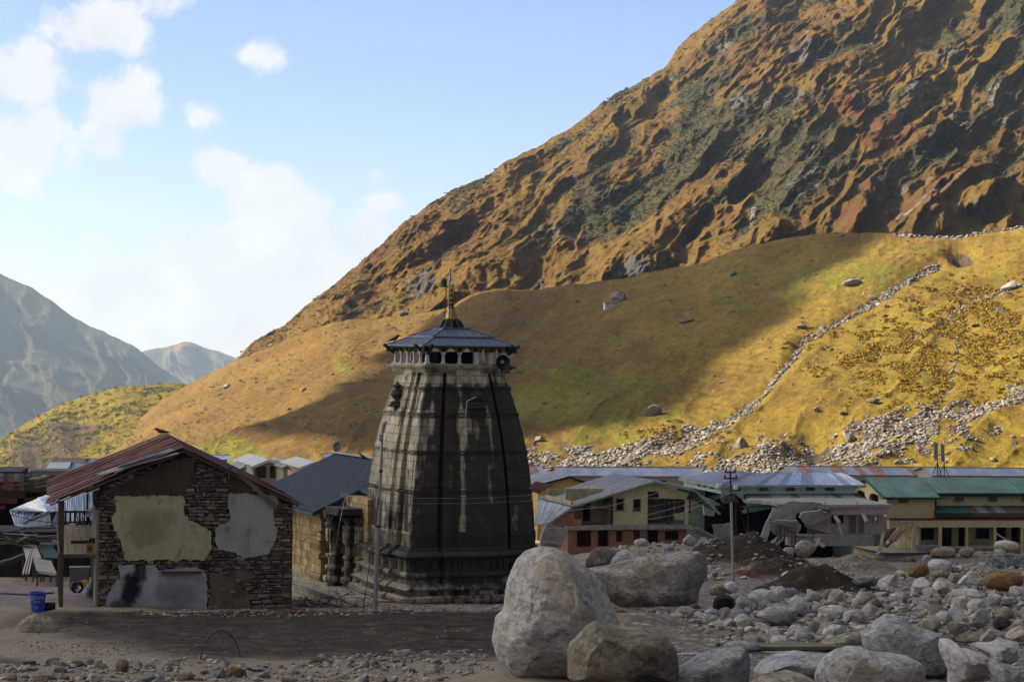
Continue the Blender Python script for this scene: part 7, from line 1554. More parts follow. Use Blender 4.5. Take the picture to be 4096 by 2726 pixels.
H(c8, [(785,1150),(800,1080),(880,1000),(960,920),(1040,868),(1130,890),(1290,925),(1450,935),(1600,955),(1700,985),(1770,1060),(1792,1110),(1802,1240),(1790,1420),(1000,1430),(785,1400)], 49.5, 3.2, M_rt, 'broad brown-stained boulder in front of the huge upright one', 7, cuts=4, rough=.055, fold=.04, planes=[(.05,-.9,-.2,.66),(.0,-.55,.85,.62),(-.8,-.5,.1,.70),(.75,-.55,.3,.72)])
H(c8, [(955,395),(1140,368),(1230,342),(1330,315),(1420,290),(1560,255),(1640,270),(1700,262),(1830,230),(1960,228),(2030,290),(2062,380),(2050,470),(2005,560),(1995,700),(1900,730),(1500,735),(1250,740),(1080,640),(980,500)], 92, 3.6, M_rs, 'long flat-topped slab boulder behind the huge upright one', 11, cuts=8, rough=.045, boxy=.5, fold=.05)
H(c8, [(920,390),(938,300),(1000,240),(1050,195),(1130,176),(1210,200),(1242,240),(1235,330),(1150,370),(1040,395)], 104, 2.6, M_rs, 'rounded brown-grey boulder left of the pair behind the long slab', 13, sub=5, rough=.05)
H(c8, [(1138,345),(1165,290),(1230,235),(1300,218),(1380,250),(1425,280),(1400,330),(1240,372),(1150,368)], 101, 2.0, M_rg, 'grey humped boulder right of the pair behind the long slab', 14, sub=5, rough=.05)
H(c8, [(1380,300),(1450,262),(1560,253),(1650,275),(1600,300),(1450,330)], 98, 1.6, M_rs, 'low flat boulder resting against the back of the long slab', 15, sub=5)
H(c9, [(-245,1250),(-200,1160),(-100,1085),(30,1000),(150,958),(300,930),(375,925),(395,975),(415,1050),(418,1250),(100,1300)], 50, 3.0, M_rg2, 'smooth pale blue-grey boulder at the bottom beside the brown one', 17, cuts=6, rough=.04, boxy=.5)
H(c9, [(400,1180),(450,1115),(560,1100),(700,1100),(800,1125),(870,1160),(860,1220),(420,1230)], 49, 2.2, M_rt, 'low pale boulder top at the very bottom between larger ones', 18, sub=5, cuts=5)
H(c9, [(420,1100),(470,1040),(600,990),(760,965),(940,968),(1040,975),(1010,1060),(900,1150),(600,1160),(430,1150)], 53.5, 2.8, M_rg2, 'flat dark blue-grey slab behind the front pale boulder', 19, sub=5, cuts=7, boxy=.45)
H(c9, [(880,1145),(900,1080),(960,1000),(1040,955),(1150,930),(1250,935),(1330,975),(1460,985),(1580,1000),(1660,1040),(1705,1100),(1715,1260),(880,1260)], 49.5, 3.0, M_rg, 'broad rounded grey-white boulder at the bottom of the rubble field', 23, cuts=8, rough=.06)
H(c9, [(1170,800),(1240,760),(1300,700),(1390,668),(1470,660),(1530,680),(1600,735),(1680,800),(1770,815),(1785,900),(1800,980),(1830,1070),(1815,1110),(1740,1130),(1500,1100),(1250,1000),(1180,900)], 56.5, 3.4, M_rg2, 'large pyramid-shaped grey boulder rising from the rubble field', 29, cuts=10, rough=.045, boxy=.5)
H(c9, [(860,880),(930,850),(1000,830),(1100,800),(1200,790),(1260,850),(1230,900),(1100,905),(930,920)], 66.5, 1.6, M_rt, 'long tan-grey boulder leaning on the left of the pyramid boulder', 30, sub=5)
H(c9, [(1785,900),(1800,850),(1880,860),(1920,890),(1930,930),(1990,925),(2100,960),(2160,990),(2210,1060),(2190,1150),(2000,1230),(1850,1230),(1830,1100),(1800,1000)], 52.5, 2.4, M_rw, 'jagged white-grey boulder right of the pyramid boulder', 31, sub=5, cuts=14, rough=.07)
H(c9, [(2038,905),(2080,875),(2180,868),(2280,862),(2370,880),(2380,1000),(2300,1060),(2200,1030),(2100,960)], 56, 2.2, M_rw, 'pale rounded boulder at the right edge behind the jagged one', 33, sub=5)
H(c9, [(2248,830),(2290,775),(2370,750),(2480,780),(2460,860),(2330,858)], 73, 1.8, M_rt, 'tan boulder cut by the right edge of the picture', 34, sub=5)
H(c9, [(2150,1030),(2200,1010),(2280,1040),(2380,1050),(2400,1230),(2180,1230)], 50, 1.8, M_rg2, 'dark grey boulder in the bottom right corner', 35, sub=5, cuts=12)
H(c9, [(2140,940),(2170,925),(2215,940),(2235,1000),(2225,1070),(2160,1050)], 52.0, 1.0, M_rg2, 'small dark grey boulder perched on the jagged white one', 36, sub=4, cuts=12)
# left foreground rock and orange stone
def cl_(x, y): return c1(x, y)
H(cl_, [(30,1300),(75,1240),(120,1190),(185,1158),(240,1168),(300,1195),(345,1240),(378,1300),(340,1320),(60,1325)], 72.5, 1.6, M_rt, 'light tan boulder in front of the blue bin', 41, sub=5, cuts=12, rough=.07, group='boulders at the lower left')
H(c9, [(905-1540,0)]*1 + [], 1, 1, M_ro, '', 1) if False else None
o = hero([(907,2716),(906,2676),(930,2662),(962,2662),(980,2685),(986,2712),(960,2722)], 54.6, .55, M_ro, 'small orange boulder in the stone row at the bottom', 43, sub=4, cuts=8, group='boulders at the lower left'); HEROES.append(o)
# middle-distance boulders of distinct look
def mid(c, x0, x1, y0, y1, mat, lab, seed, cuts=9, d=None, grp='boulders of the rubble field'):
    a = c(x0, y0); b = c(x1, y1); w = b[0]-a[0]; h = b[1]-a[1]; rs = np.random.RandomState(seed); pts = []
    for k in range(12):
        t = -math.pi + 2*math.pi*k/12; r_ = rs.uniform(.86, 1.04); pts.append(((a[0]+b[0])/2 + math.cos(t)*w/2*r_*(1.06 if math.sin(t) > 0 else .96), (a[1]+b[1])/2 + math.sin(t)*h/2*r_ + (h*.08 if math.sin(t) > .5 else 0)))
    dmx = 198 if (a[0]+b[0])/2 < 3450 else 210; dd = d or min(SG((a[0]+b[0])/2, b[1]).y, dmx); wm = w/4/FPX*dd; H(lambda x, y: (x, y), pts, dd, max(wm*.8, .5), mat, lab, seed, sub=4, cuts=cuts, rough=.07, boxy=.6, group=grp)
for args in ((412,755,578,740,M_rg,'large rounded pink-grey boulder in the left of the rubble field',51),(225,412,640,806,M_rg,'tall blocky grey boulder left of the rounded pink-grey one',52),(342,604,460,606,M_rw,'flat-faced pale boulder with a rusty corner below the dark soil cone',53),(628,832,560,668,M_rg2,'dark grey dome-shaped boulder right of the pink-grey one',54),(850,1112,578,700,M_rg,'pointed pale grey boulder in the middle of the rubble',55),
    (1258,1420,604,704,M_rt,'rounded tan boulder behind the pyramid boulder',56),(1696,1842,618,718,M_rw,'bright white boulder right behind the pyramid boulder',57),(1628,1792,518,612,M_rt,'smooth grey-tan dome boulder beyond the white one',58),(1138,1216,480,560,M_rw,'small upright white boulder on the far side of the rubble',59),(1372,1542,480,566,M_rg,'streaked pale boulder beside the dome boulder',60),
    (1968,2132,600,746,M_rw,'tall pale boulder near the right of the rubble field',61),(2122,2284,658,760,M_rd,'dark brown boulder standing out among the pale ones',62),(768,890,474,572,M_rg,'rounded grey boulder at the foot of the dark soil cones',63),(894,1062,458,545,M_rt,'brown-grey boulder right of the rounded grey one',64),(60,205,420,515,M_rt,'yellowish boulder touching the end of the long slab',65),
    (160,290,405,500,M_rw,'pale rounded boulder at the foot of the lamp pole',66),(80,270,495,632,M_rd,'dark wedge-shaped rock under the yellowish boulder',67),(200,350,485,600,M_rg2,'grey angular boulder below the lamp pole',68),(18,170,602,690,M_rg2,'rounded grey boulder below the end of the long slab',69),(30,260,690,790,M_rg,'broad pale boulder with a rusty streak at the left of the field',70),
    (505,662,795,905,M_rg,'angular pale boulder in front of the pink-grey one',71),(728,842,772,862,M_rg2,'round blue-grey stone in the middle of the rubble',72),(895,1070,716,830,M_rw,'pale boulder left behind the pyramid boulder',73),(850,965,650,745,M_rg2,'dark blue-grey angular boulder below the pointed one',74),(770,898,690,800,M_rt,'rough greenish-grey boulder left of the dark angular one',75),
    (1790,1975,695,790,M_rt,'low tan-grey boulder right of the pyramid boulder',76),(1594,1770,680,760,M_rg2,'cluster-like grey boulder just behind the pyramid boulder top',77),(2145,2310,600,690,M_rt,'reddish-tan boulder above the dark brown one',78),(2170,2335,515,590,M_rg,'grey boulder near the right edge behind the rubble',79),(1838,2010,518,600,M_rw,'white flat boulder among the far rubble',80),
    (420,500,760,870,M_ro,'rust-orange wedge stone beside the blocky grey boulder',81),(1095,1180,610,655,M_ro,'small rust-brown stone in the middle of the rubble',82),(160,490,845,935,M_rg2,'long flat bluish slab left of the pyramid boulder',83),
    (1498,1692,278,385,M_ro,'bright orange boulder in front of the yellow lodge',84),(2062,2400,333,478,M_ro,'big orange-brown boulder at the right edge',85),(374,462,112,190,M_ro,'orange boulder under the collapsed concrete slab',86),(1658,1856,243,345,M_rw,'white boulder right of the bright orange one',87),(668,856,108,238,M_rt,'big grey-tan boulder in front of the collapsed building',88),(500,625,195,265,M_rw,'low white boulder left of the grey-tan one',89),
    (1680,1850,322,385,M_rt,'long tan rock between the orange and white boulders',90),(2136,2344,104,190,M_rg,'pale boulder leaning against the yellow lodge',91),(1682,1890,152,245,M_rt,'brown-grey mound-like boulder before the lodge balustrade',92),(1616,1690,212,300,M_rg2,'dark blue striped rock left of the white boulder',93),(1410,1500,325,375,M_rw,'white stone left of the bright orange boulder',94),(1825,1895,288,345,M_rg,'round grey stone right of the white boulder',95),
    (2010,2100,378,450,M_rg2,'blue-grey stone in front of the big orange-brown boulder',96),(1455,1505,342,392,M_ro,'small orange stone touching the bright orange boulder',97),(590,680,330,420,M_rw,'pale upright rock behind the dark soil cone',98),(600,700,150,240,M_rg,'grey pointed boulder right of the low white one',99)):
    mid(c9, *args)
for args in ((1085,1245,830,910,M_rg,'pale boulder lying before the ruined yellow house',101),(1370,1460,890,950,M_rg2,'grey rounded boulder before the broken stair',102),(1510,1665,800,905,M_rs,'big brown boulder under the broken stair',103)): mid(c3, *args, d=176)

# ---- loose stones: individuals and stuff
def landmark(p):
    best = None
    for h in HEROES:
        d_ = math.hypot(h.location.x-p.x, (h.location.y-p.y)*.5)
        if best is None or d_ < best[0]: best = (d_, h)
    h = best[1]; dx = p.x-h.location.x; dy = p.y-h.location.y
    rel = ('right of' if dx > 0 else 'left of') if abs(dx) > abs(dy)*.5 else ('behind' if dy > 0 else 'in front of')
    return rel, h['label']
def in_poly(x, y, P): return inside(x, y, P)
FIELD = [(2480,2440),(2720,2455),(2960,2420),(3010,2350),(3120,2370),(3200,2395),(3340,2345),(3560,2350),(3640,2360),(3760,2335),(3900,2330),(4120,2345),(4120,2560),(4020,2500),(3820,2530),(3800,2720),(3500,2560),(3300,2590),(3050,2600),(2860,2590),(2780,2560),(2700,2500)]
SPARSE = [(2960,2205),(3200,2225),(3450,2300),(3560,2310),(3900,2230),(4110,2230),(4110,2330),(3760,2330),(3340,2345),(3150,2330),(2960,2260)]
NEARRUIN = [(2420,2190),(2560,2165),(2760,2155),(2880,2180),(2920,2220),(2700,2225),(2500,2225)]
FRONT = [(3790,2560),(4110,2540),(4110,2726),(3830,2726)]
ROW = [(-10,2668),(300,2655),(700,2652),(1080,2655),(1300,2640),(1600,2602),(1960,2598),(1970,2680),(1500,2726),(-10,2740)]
EDGE = [(340,2442),(1150,2440),(1700,2432),(1990,2420),(1990,2446),(1150,2462),(340,2464)]
PATCH = [(2420,2395),(2780,2410),(2950,2470),(2860,2530),(2700,2470),(2480,2445)]
occ = []
for h in HEROES:
    bb = [h.location.x, h.location.y]; ext = max(h.dimensions.x, .3)/2; occ.append((bb[0], bb[1], ext*.8))
def throw(poly, n, lo, hi, seed, mats, power=2.2, gap=.72):
    rs = random.Random(seed); xs = [p[0] for p in poly]; ys = [p[1] for p in poly]; out = []; tries = 0
    while len(out) < n and tries < n*60:
        tries += 1; sx = rs.uniform(min(xs), max(xs)); sy = rs.uniform(min(ys), max(ys))
        if not inside(sx, sy, poly): continue
        px = lo + (hi-lo)*rs.random()**power * (1 - .5*tries/(n*60)); p = SG(sx, sy); m = px/4/FPX*p.y
        if p.y > 212 - max(0, (3450-sx))*.02: continue
        if any((p.x-q[0])**2 + ((p.y-q[1])*.6)**2 < (gap*(m/2+q[2]))**2 for q in occ): continue
        p.z = gzf(p.x, p.y); occ.append((p.x, p.y, m/2)); out.append((p, m, rs.choice(mats), rs))
    return out
MG = [M_rg, M_rg, M_rg2, M_rg, M_rt, M_rw, M_rg2, M_rg]
TONE = {M_rg.name: 'grey', M_rg2.name: 'blue-grey', M_rt.name: 'tan', M_rw.name: 'whitish', M_rd.name: 'dark brown', M_ro.name: 'orange', M_rs.name: 'brownish'}
def put(items, zone, group, sink=.2):
    for p, m, mat, rs in items:
        k = rs.randrange(16); o = rock_obj('stone', k, mat, p, m*1.12, rs.uniform(0, 6.28), rs.uniform(-.4,.4), (1, rs.uniform(.8,1.1), rs.uniform(.8,1.2)), sink)
        rel, lm = landmark(p); w_ = lm.split(' '); short = ' '.join(w_[:7]) if zone is None else zone
        size = 'small' if m < .45 else ('medium' if m < .8 else 'large')
        shape = {0: 'rounded', 1: 'angular', 2: 'blocky'}[k % 3]
        lab = f"{size} {shape} {TONE[mat.name]} stone {rel} the {' '.join(w_[:6])}" if zone is None else f"{size} {shape} {TONE[mat.name]} stone {zone}"
        tag(o, ' '.join(lab.split(' ')[:16]), 'stone', group)
put(throw(FIELD, 168, 34, 118, 5, MG, 1.3, .44), None, 'loose stones of the rubble field'); put(throw(FRONT, 14, 40, 110, 6, MG), None, 'loose stones of the rubble field')
put(throw(SPARSE, 30, 14, 60, 7, MG), None, 'stones scattered on the mud before the village', .3); rs_ = random.Random(8); nr_ = []
for k in range(26): p_ = W(rs_.uniform(604, 726), 555, rs_.uniform(140, 190)); p_.z = gzf(p_.x, p_.y); nr_.append((p_, rs_.uniform(.35, 1.0), rs_.choice(MG), rs_))
put(nr_, None, 'stones heaped before the ruined house')
put(throw(ROW, 84, 34, 88, 9, MG + [M_rt, M_rt, M_rs, M_rt], 1.5, .56), 'in the row along the bottom edge', 'stones in the bottom row', .35); put(throw(PATCH, 14, 25, 60, 10, MG + [M_rt]), None, 'loose stones of the rubble field', .3)
# stuff: pebbles, clods
def scatter_mesh(name, pts, sizes, mat, protos, seed, label, squash=(.6,1.), kind='stuff', attr=None):
    rs = np.random.RandomState(seed); n = len(pts); Vs = []; Fs = []; off = 0
    pts = np.asarray(pts); sizes = np.asarray(sizes); which = rs.randint(len(protos), size=n)
    for k, (v, f) in enumerate(protos):
        idx = np.where(which == k)[0]
        if not len(idx): continue
        a = rs.uniform(0, 6.28, len(idx)); c, s_ = np.cos(a), np.sin(a); sc = sizes[idx]/2; sq = rs.uniform(squash[0], squash[1], len(idx)); sy = rs.uniform(.7, 1.1, len(idx))
        X = v[None,:,0]*sc[:,None]; Y = v[None,:,1]*(sc*sy)[:,None]; Z = v[None,:,2]*(sc*sq)[:,None]
        P = np.stack([X*c[:,None] - Y*s_[:,None], X*s_[:,None] + Y*c[:,None], Z], -1) + pts[idx][:,None,:]
        Vs.append(P.reshape(-1,3)); Fs.append((f[None] + (np.arange(len(idx))*len(v))[:,None,None] + off).reshape(-1, f.shape[1])); off += len(idx)*len(v)
    o = mesh_obj(name, np.concatenate(Vs), np.concatenate(Fs), mat); tag(o, label, kind=kind); return o
LOW = [rock_shape(300+k, 2, 8, .15) for k in range(8)]; LOW1 = [rock_shape(330+k, 1, 5, .2) for k in range(8)]
LOW = [(v*np.array([1,.85,.7]), f) for v, f in LOW]; LOW1 = [(v*np.array([1,.85,.7]), f) for v, f in LOW1]
def pix_scatter(poly, n, lo, hi, seed, power=3.):
    rs = random.Random(seed); xs = [p[0] for p in poly]; ys = [p[1] for p in poly]; P = []; S = []
    while len(P) < n:
        sx = rs.uniform(min(xs), max(xs)); sy = rs.uniform(min(ys), max(ys))
        if not inside(sx, sy, poly): continue
        p = SG(sx, sy); m = (lo + (hi-lo)*rs.random()**power)/4/FPX*p.y
        if p.y > 214: p = W(sx/4, 560, rs.uniform(140, 206))
        P.append((p.x, p.y, 0)); S.append(m)
    P = np.array(P); S = np.array(S); P[:,2] = gz(P[:,0], P[:,1]) + S*.12; return P, S
def stuff_rock(name, cols, sc=1.0):
    t = MT(name, .93, .2); p = t.geo(); v = t.voro(2.2*sc, p, out='Color'); sp = t.N('ShaderNodeSeparateColor'); t.L(v, sp.inputs[0]); n = t.noise(7*sc, 5, .7, p)
    b = t.ramp(sp.outputs[0], cols); t.color(t.mix(t.rng(n, .3, .7, .55, 0), b, (.06,.058,.055))); t.bump(n, .03/sc); return t.m
M_peb = stuff_rock('pebble_mix', [(0, (.15,.135,.12)), (.35, (.34,.33,.315)), (.7, (.52,.505,.485)), (1, (.32,.24,.175))])
M_clod = stuff_rock('soil_clods', [(0, (.03,.021,.014)), (.5, (.085,.062,.042)), (.93, (.13,.10,.075)), (1, (.22,.20,.18))], 3.)
for nm, poly, n, lo, hi, mt, lab, sd_ in (('small_stones', FIELD, 3600, 10, 62, M_peb, 'small stones filling the gaps of the rubble field', 1), ('small_stones', FRONT, 260, 8, 34, M_peb, 'small stones in the lower right corner', 2), ('small_stones', SPARSE, 2600, 4, 30, M_peb, 'small stones on the mud before the village', 3), ('small_stones', NEARRUIN, 2600, 5, 22, M_peb, 'rubble chips before the ruined yellow house', 4),
    ('small_stones', ROW, 1300, 10, 40, M_peb, 'small stones packed between the bottom row', 5), ('small_stones', EDGE, 620, 7, 26, M_peb, 'line of small stones along the wall foot', 6), ('small_stones', PATCH, 380, 8, 26, M_peb, 'small stones below the long slab boulder', 8),
    ('soil_clods', [(150,2462),(2000,2450),(2480,2450),(2780,2560),(2650,2640),(1900,2600),(300,2640),(60,2580)], 5200, 3, 13, M_clod, 'dark clods of loosened soil', 7), ('gravel', [(-10,2560),(300,2600),(1900,2590),(1900,2700),(-10,2700)], 900, 3, 10, M_peb, 'gravel on the sandy strip', 9), ('gravel', [(1180,2395),(2000,2420),(2000,2445),(1180,2440)], 700, 4, 18, M_peb, 'rubble and earth at the temple foot', 10), ('gravel', [(2900,2600),(3250,2600),(3100,2640),(2750,2660),(2600,2600)], 420, 6, 22, M_peb, 'broken brick and stone chips', 12)):
    P, S = pix_scatter(poly, n, lo, hi, sd_); scatter_mesh(nm, P, S, mt, LOW, sd_, lab)
# chips over the spoil heap
P = []; S = []; rs = random.Random(2)
for k in range(900): mx, my, rx, ry, h, rot = MOUNDS[rs.choice((0,0,0,1,2))]; a = rs.uniform(0, 6.28); r_ = rs.random()**.6; P.append((mx + rx*r_*math.cos(a), my + ry*r_*math.sin(a), 0)); S.append(rs.uniform(.05,.3)**1.1)
P = np.array(P); P[:,2] = gz(P[:,0], P[:,1]) + .03; scatter_mesh('rubble_chips', P, S, stuff_rock('chip_mix', [(0, (.04,.035,.03)), (.6, (.12,.11,.10)), (1, (.26,.25,.24))]), LOW, 4, 'stone chips covering the dark spoil heap')

# ---- stones and boulders on the slopes
def surf_pick(Pg, mask, n, seed):
    rs = np.random.RandomState(seed); m = mask.ravel(); m = m/m.sum(); idx = rs.choice(len(m), n, p=m); P = Pg.reshape(-1,3)[idx]
    return P + rs.normal(0, .25, P.shape)*np.array([1,1,0]), rs
def get_attr(o, name): a = np.empty(len(o.data.vertices), np.float32); o.data.attributes[name].data.foreach_get('value', a); return a
rub = get_attr(apron, 'rubble').reshape(apx.shape)
dens = np.clip(rub, 0, 1)**2 * smooth(.0, .05, aps) * (apy/300)**.5
P, rs = surf_pick(AP, dens, 38000, 3); S = (.16 + rs.random(len(P))**5 * 1.5) * (P[:,1]/450)
M_slopestone = stuff_rock('slope_stones', [(0, (.10,.09,.075)), (.35, (.22,.195,.17)), (.75, (.40,.36,.31)), (1, (.25,.17,.12))], .45)
P[:,2] += .1*S; scatter_mesh('stream_rubble', P, S, M_slopestone, LOW1, 6, 'pale rubble filling the dry stream beds on the slope')
P, rs = surf_pick(AP, smooth(.02, .1, aps)*smooth(1., .95, aps)*(.3 + smooth(560, 900, apx)), 1500, 5); S = (.25 + rs.random(len(P))**5*1.6)*(P[:,1]/500); scatter_mesh('scattered_stones', P, S, stuff_rock('lichen_stones', [(0, (.08,.075,.065)), (.6, (.18,.165,.14)), (1, (.34,.31,.27))], .45), LOW1, 7, 'small stones scattered over the meadow slope')
# boulders one can tell apart on the meadow slope
M_rl = rock_mat('slope_boulder', (.26,.245,.215), (.16,.15,.13), (.06,.058,.052), sc=.25)
M_rl2 = rock_mat('pale_slope_boulder', (.36,.34,.30), (.24,.225,.20), (.09,.085,.075), sc=.3)
SB = [(1500,955,66,1,'large pale grey boulder on the lit lower meadow'),(1240,1015,42,1,'boulder beside the temple edge at the foot of the meadow'),(1385,1085,20,0,''),(1708,1028,50,2,'tall upright boulder just above the silver-roofed building'),(1845,755,44,2,'dark boulder at the top of the middle stream bed'),(1893,760,36,1,'pale stacked boulder in the middle stream bed'),(1960,655,60,2,'row of dark boulders along the upper stream bed'),(2010,690,34,2,'boulder at the bend of the upper stream bed'),(2100,645,30,1,'boulder near the head of the stream bed'),(1935,545,26,2,'dark boulder on the skyline of the meadow'),
      (1745,655,22,2,'dark boulder alone in the shaded meadow edge'),(1870,600,18,2,'small dark boulder under the meadow skyline'),(1690,632,34,2,'dark boulder in the cloud shadow near the meadow top'),(1580,742,48,2,'long dark rock in the middle of the cloud shadow'),(1425,690,70,2,'big dark rock face in the shadow above the white hut'),(1330,695,24,2,'dark boulder left of the big rock face'),(1130,800,20,2,'boulder in the shadow right of the temple roof'),(930,690,40,2,'dark overhanging boulder on the crest left of the finial'),(625,795,26,2,'dark flat boulder on the far left crest'),(522,892,34,1,'grey boulder halfway down the left meadow'),
      (668,942,22,2,'dark round boulder on the left meadow'),(700,898,26,1,'grey boulder above the dark round one'),(862,785,20,2,'boulder in the shade left of the temple lantern'),(1355,905,20,1,'pair of stones under the cloud shadow edge'),(1255,930,24,2,'small boulder by the right edge of the temple'),(1770,800,20,2,'boulder right of the cloud shadow edge'),(1940,950,36,2,'dark boulder on the bank above the rubble fan'),(2130,940,44,2,'dark cave-like boulder at the mouth of the right stream'),(2300,720,44,1,'grey boulder among the golden shrubs at the right'),(2325,665,70,1,'large pale boulder at the right edge of the slope'),
      (2245,750,28,2,'boulder left of the grey one among the shrubs'),(2010,925,46,2,'dark boulder over the cut bank'),(1880,945,26,1,'round grey boulder left of the dark one on the bank'),(2290,1060,30,1,'boulder directly behind the antenna panels'),(1960,1012,60,2,'dark boulder cluster in the rubble fan'),(2070,1065,34,1,'brown boulder near the foot of the right meadow'),(1660,880,22,1,'boulder beside the bend of the lower stream bed'),(1330,1045,26,2,'boulder cluster in the lower rubble fan')]
for i, (X, Y, w, k, lab) in enumerate(SB):
    if not lab: lab = 'small boulder half sunk in the foot of the meadow'
    p = on_apron(X, Y); m = w*.4346/FPX*p.y
    o = rock_obj('slope_boulder', i % 16, M_rl if k == 2 else M_rl2, p, m*.9, i*1.7, .2*math.sin(i), (1, .9, .8 if k != 2 else .75), .28); 
    if X == 1708: o.scale = (m*.42, m*.42, m*.62)
    tag(o, lab, 'boulder', 'boulders on the meadow slope')
# ---- shrubs
def leafclump(seed, n=34):
    rs = np.random.RandomState(seed); V = []; F = []
    for i in range(n):
        d = rs.normal(size=3); d /= np.linalg.norm(d); d[2] = abs(d[2]); c = d*rs.uniform(.45, 1.)*np.array([1,1,.8]); a = rs.normal(size=3); a /= np.linalg.norm(a); b = np.cross(a, d); b /= np.linalg.norm(b)+1e-6; s_ = rs.uniform(.16,.34)
        k = len(V); V += [c-a*s_-b*s_*.6, c+a*s_-b*s_*.6, c+a*s_*.8+b*s_*.7, c-a*s_*.8+b*s_*.7]; F.append((k,k+1,k+2,k+3))
    return np.array(V), np.array(F)
CL = [leafclump(k) for k in range(6)]; CLs = [leafclump(20+k, 18) for k in range(6)]
def leafmat(name, cols, sc=.3):
    t = MT(name, .8, .1); p = t.geo(); n = t.noise(sc, 5, .7, p); n2 = t.noise(sc*9, 3, .6, p); t.color(t.ramp(t.math('ADD', t.math('MULTIPLY', n, .55), t.math('MULTIPLY', n2, .45)), cols)); return t.m
M_gs = leafmat('golden_shrub_leaves', [(.34, (.09,.045,.012)), (.46, (.22,.13,.018)), (.58, (.33,.23,.028)), (.7, (.22,.20,.03))])
M_ds = leafmat('dark_shrub_leaves', [(.35, (.035,.042,.018)), (.5, (.08,.08,.03)), (.65, (.14,.125,.045))], .08)
M_ss = leafmat('spur_shrub_leaves', [(.35, (.06,.075,.02)), (.46, (.16,.17,.03)), (.56, (.30,.27,.04)), (.7, (.34,.26,.04))], .05)
M_bs = leafmat('brown_tuft_leaves', [(.35, (.11,.055,.015)), (.5, (.24,.13,.025)), (.65, (.34,.20,.035))], .12)
P, rs = surf_pick(AP, smooth(.0,.3,fbm(apx/30, apy/14, oct=5, seed=96))*smooth(.02,.1,aps)*smooth(1.,.97,aps)*(.25 + smooth(620, 300, apx)), 3600, 22); S = (.4 + rs.random(len(P))**2*1.3)*(P[:,1]/600); scatter_mesh('meadow_scrub', P, S, M_ds, CLs, 22, 'low dark scrub dotted over the shaded meadow', (.4,.6))
X = apx/.4346; Y = apy/.4346; nn = fbm(apx/22, apy/14, oct=4, seed=90)
dn = smooth(-.12, .12, nn + .0)*(np.exp(-(((X-2120)/150)**2 + ((Y-840)/75)**2)) + .9*np.exp(-(((X-2300)/110)**2 + ((Y-770)/90)**2)) + .45*np.exp(-(((X-2230)/140)**2+((Y-700)/50)**2)) + .5*np.exp(-(((X-1560)/90)**2+((Y-985)/22)**2)) + .35*np.exp(-(((X-1950)/160)**2+((Y-800)/60)**2))*smooth(.05,.2,nn))
P, rs = surf_pick(AP, dn**1.5, 5200, 9); S = (.7 + rs.random(len(P))*1.3)*(P[:,1]/520); scatter_mesh('golden_shrubs', P, S, M_gs, CL, 9, 'dense golden autumn shrubs on the right of the meadow slope', (.6,.9))
dn = smooth(.12, .4, fbm(apx/26, apy/12, oct=5, seed=94))*smooth(1250, 1600, X)*smooth(.02,.1,aps) + .15*smooth(.1,.3,nn)
P, rs = surf_pick(AP, dn + .06*smooth(.02,.1,aps), 7000, 12); S = (.3 + rs.random(len(P))*.7)*(P[:,1]/520); scatter_mesh('meadow_tufts', P, S, M_bs, CLs, 12, 'brown and golden tufts on the meadow slope', (.4,.7))
ms = np.clip(mshrub, 0, 1)**1.5; gy, gx_ = ms.shape; sm = np.repeat(np.linspace(0,1,gy)[:,None], gx_, 1)
P, rs = surf_pick(MP, ms*smooth(.0,.04,sm)+.02, 12000, 13); S = (1.3 + rs.random(len(P))**2*3.0)*(P[:,1]/1200); scatter_mesh('mountain_shrubs', P, S, M_ds, CLs, 13, 'dark green shrubs covering the ribs of the mountain', (.5,.8))
P, rs = surf_pick(MP, (1-ms)*smooth(.0,.04,sm), 9000, 14); S = (.9 + rs.random(len(P))**2*1.9)*(P[:,1]/1200); scatter_mesh('mountain_tufts', P, S, leafmat('mountain_autumn_leaves', [(.33, (.10,.045,.015)), (.48, (.22,.10,.02)), (.6, (.32,.16,.025)), (.7, (.26,.06,.03))], .03), CLs, 14, 'orange and rust autumn growth on the mountain', (.4,.7))
sh = np.clip(get_attr(spur, 'shrub').reshape(spx.shape) + .25*smooth(.1,-.2,perlin(spx/9., spy/6., seed=4)), 0, 1)*(spy < 500)
P, rs = surf_pick(SP, sh + .03, 7000, 15); S = (1.2 + rs.random(len(P))**2*1.9)*(P[:,1]/1000); scatter_mesh('spur_shrubs', P, S, M_ss, CL, 15, 'rounded green and yellow shrubs on the left spur', (.55,.8))
# ================================================================ poles, wires, people, odds and ends
def pole_base(sx, sy): p = SG(sx, sy); p.z = gzf(p.x, p.y); return p
b0 = pole_base(1499, 2440); t0_ = SW(1530, 1722, b0.y) - b0
lp1 = empty('lamp_pole', b0, 0); tag(lp1, 'leaning steel lamp pole standing left of the temple', 'lamp pole')
m1 = t0_*.47; mb = MB(); mb.tube([(0,0,-.2), m1], .095, 10); mb.build('lower_shaft', M_steel, lp1); mb = MB(); mb.tube([m1, t0_*.98], .055, 9); mb.build('upper_shaft', M_steel, lp1)
mb = MB(); mb.tube([m1*.985, m1*1.015], .115, 10); mb.tube([t0_*.77, t0_*.785], .085, 8); mb.build('collar', M_dmetal, lp1)
mb = MB(); mb.tube([t0_*.985, t0_ + Vector((.05,0,.28)), t0_ + Vector((.14,0,.40))], [.06,.10,.07], 8); mb.box(t0_.x-.12, t0_.x+.02, -.06, .06, t0_.z-.42, t0_.z-.12); mb.build('lamp_head', M_steel, lp1)
mb = MB(); mb.box(-.26,.26,-.26,.26,-.3,.05); mb.build('footing', M_conc, lp1)
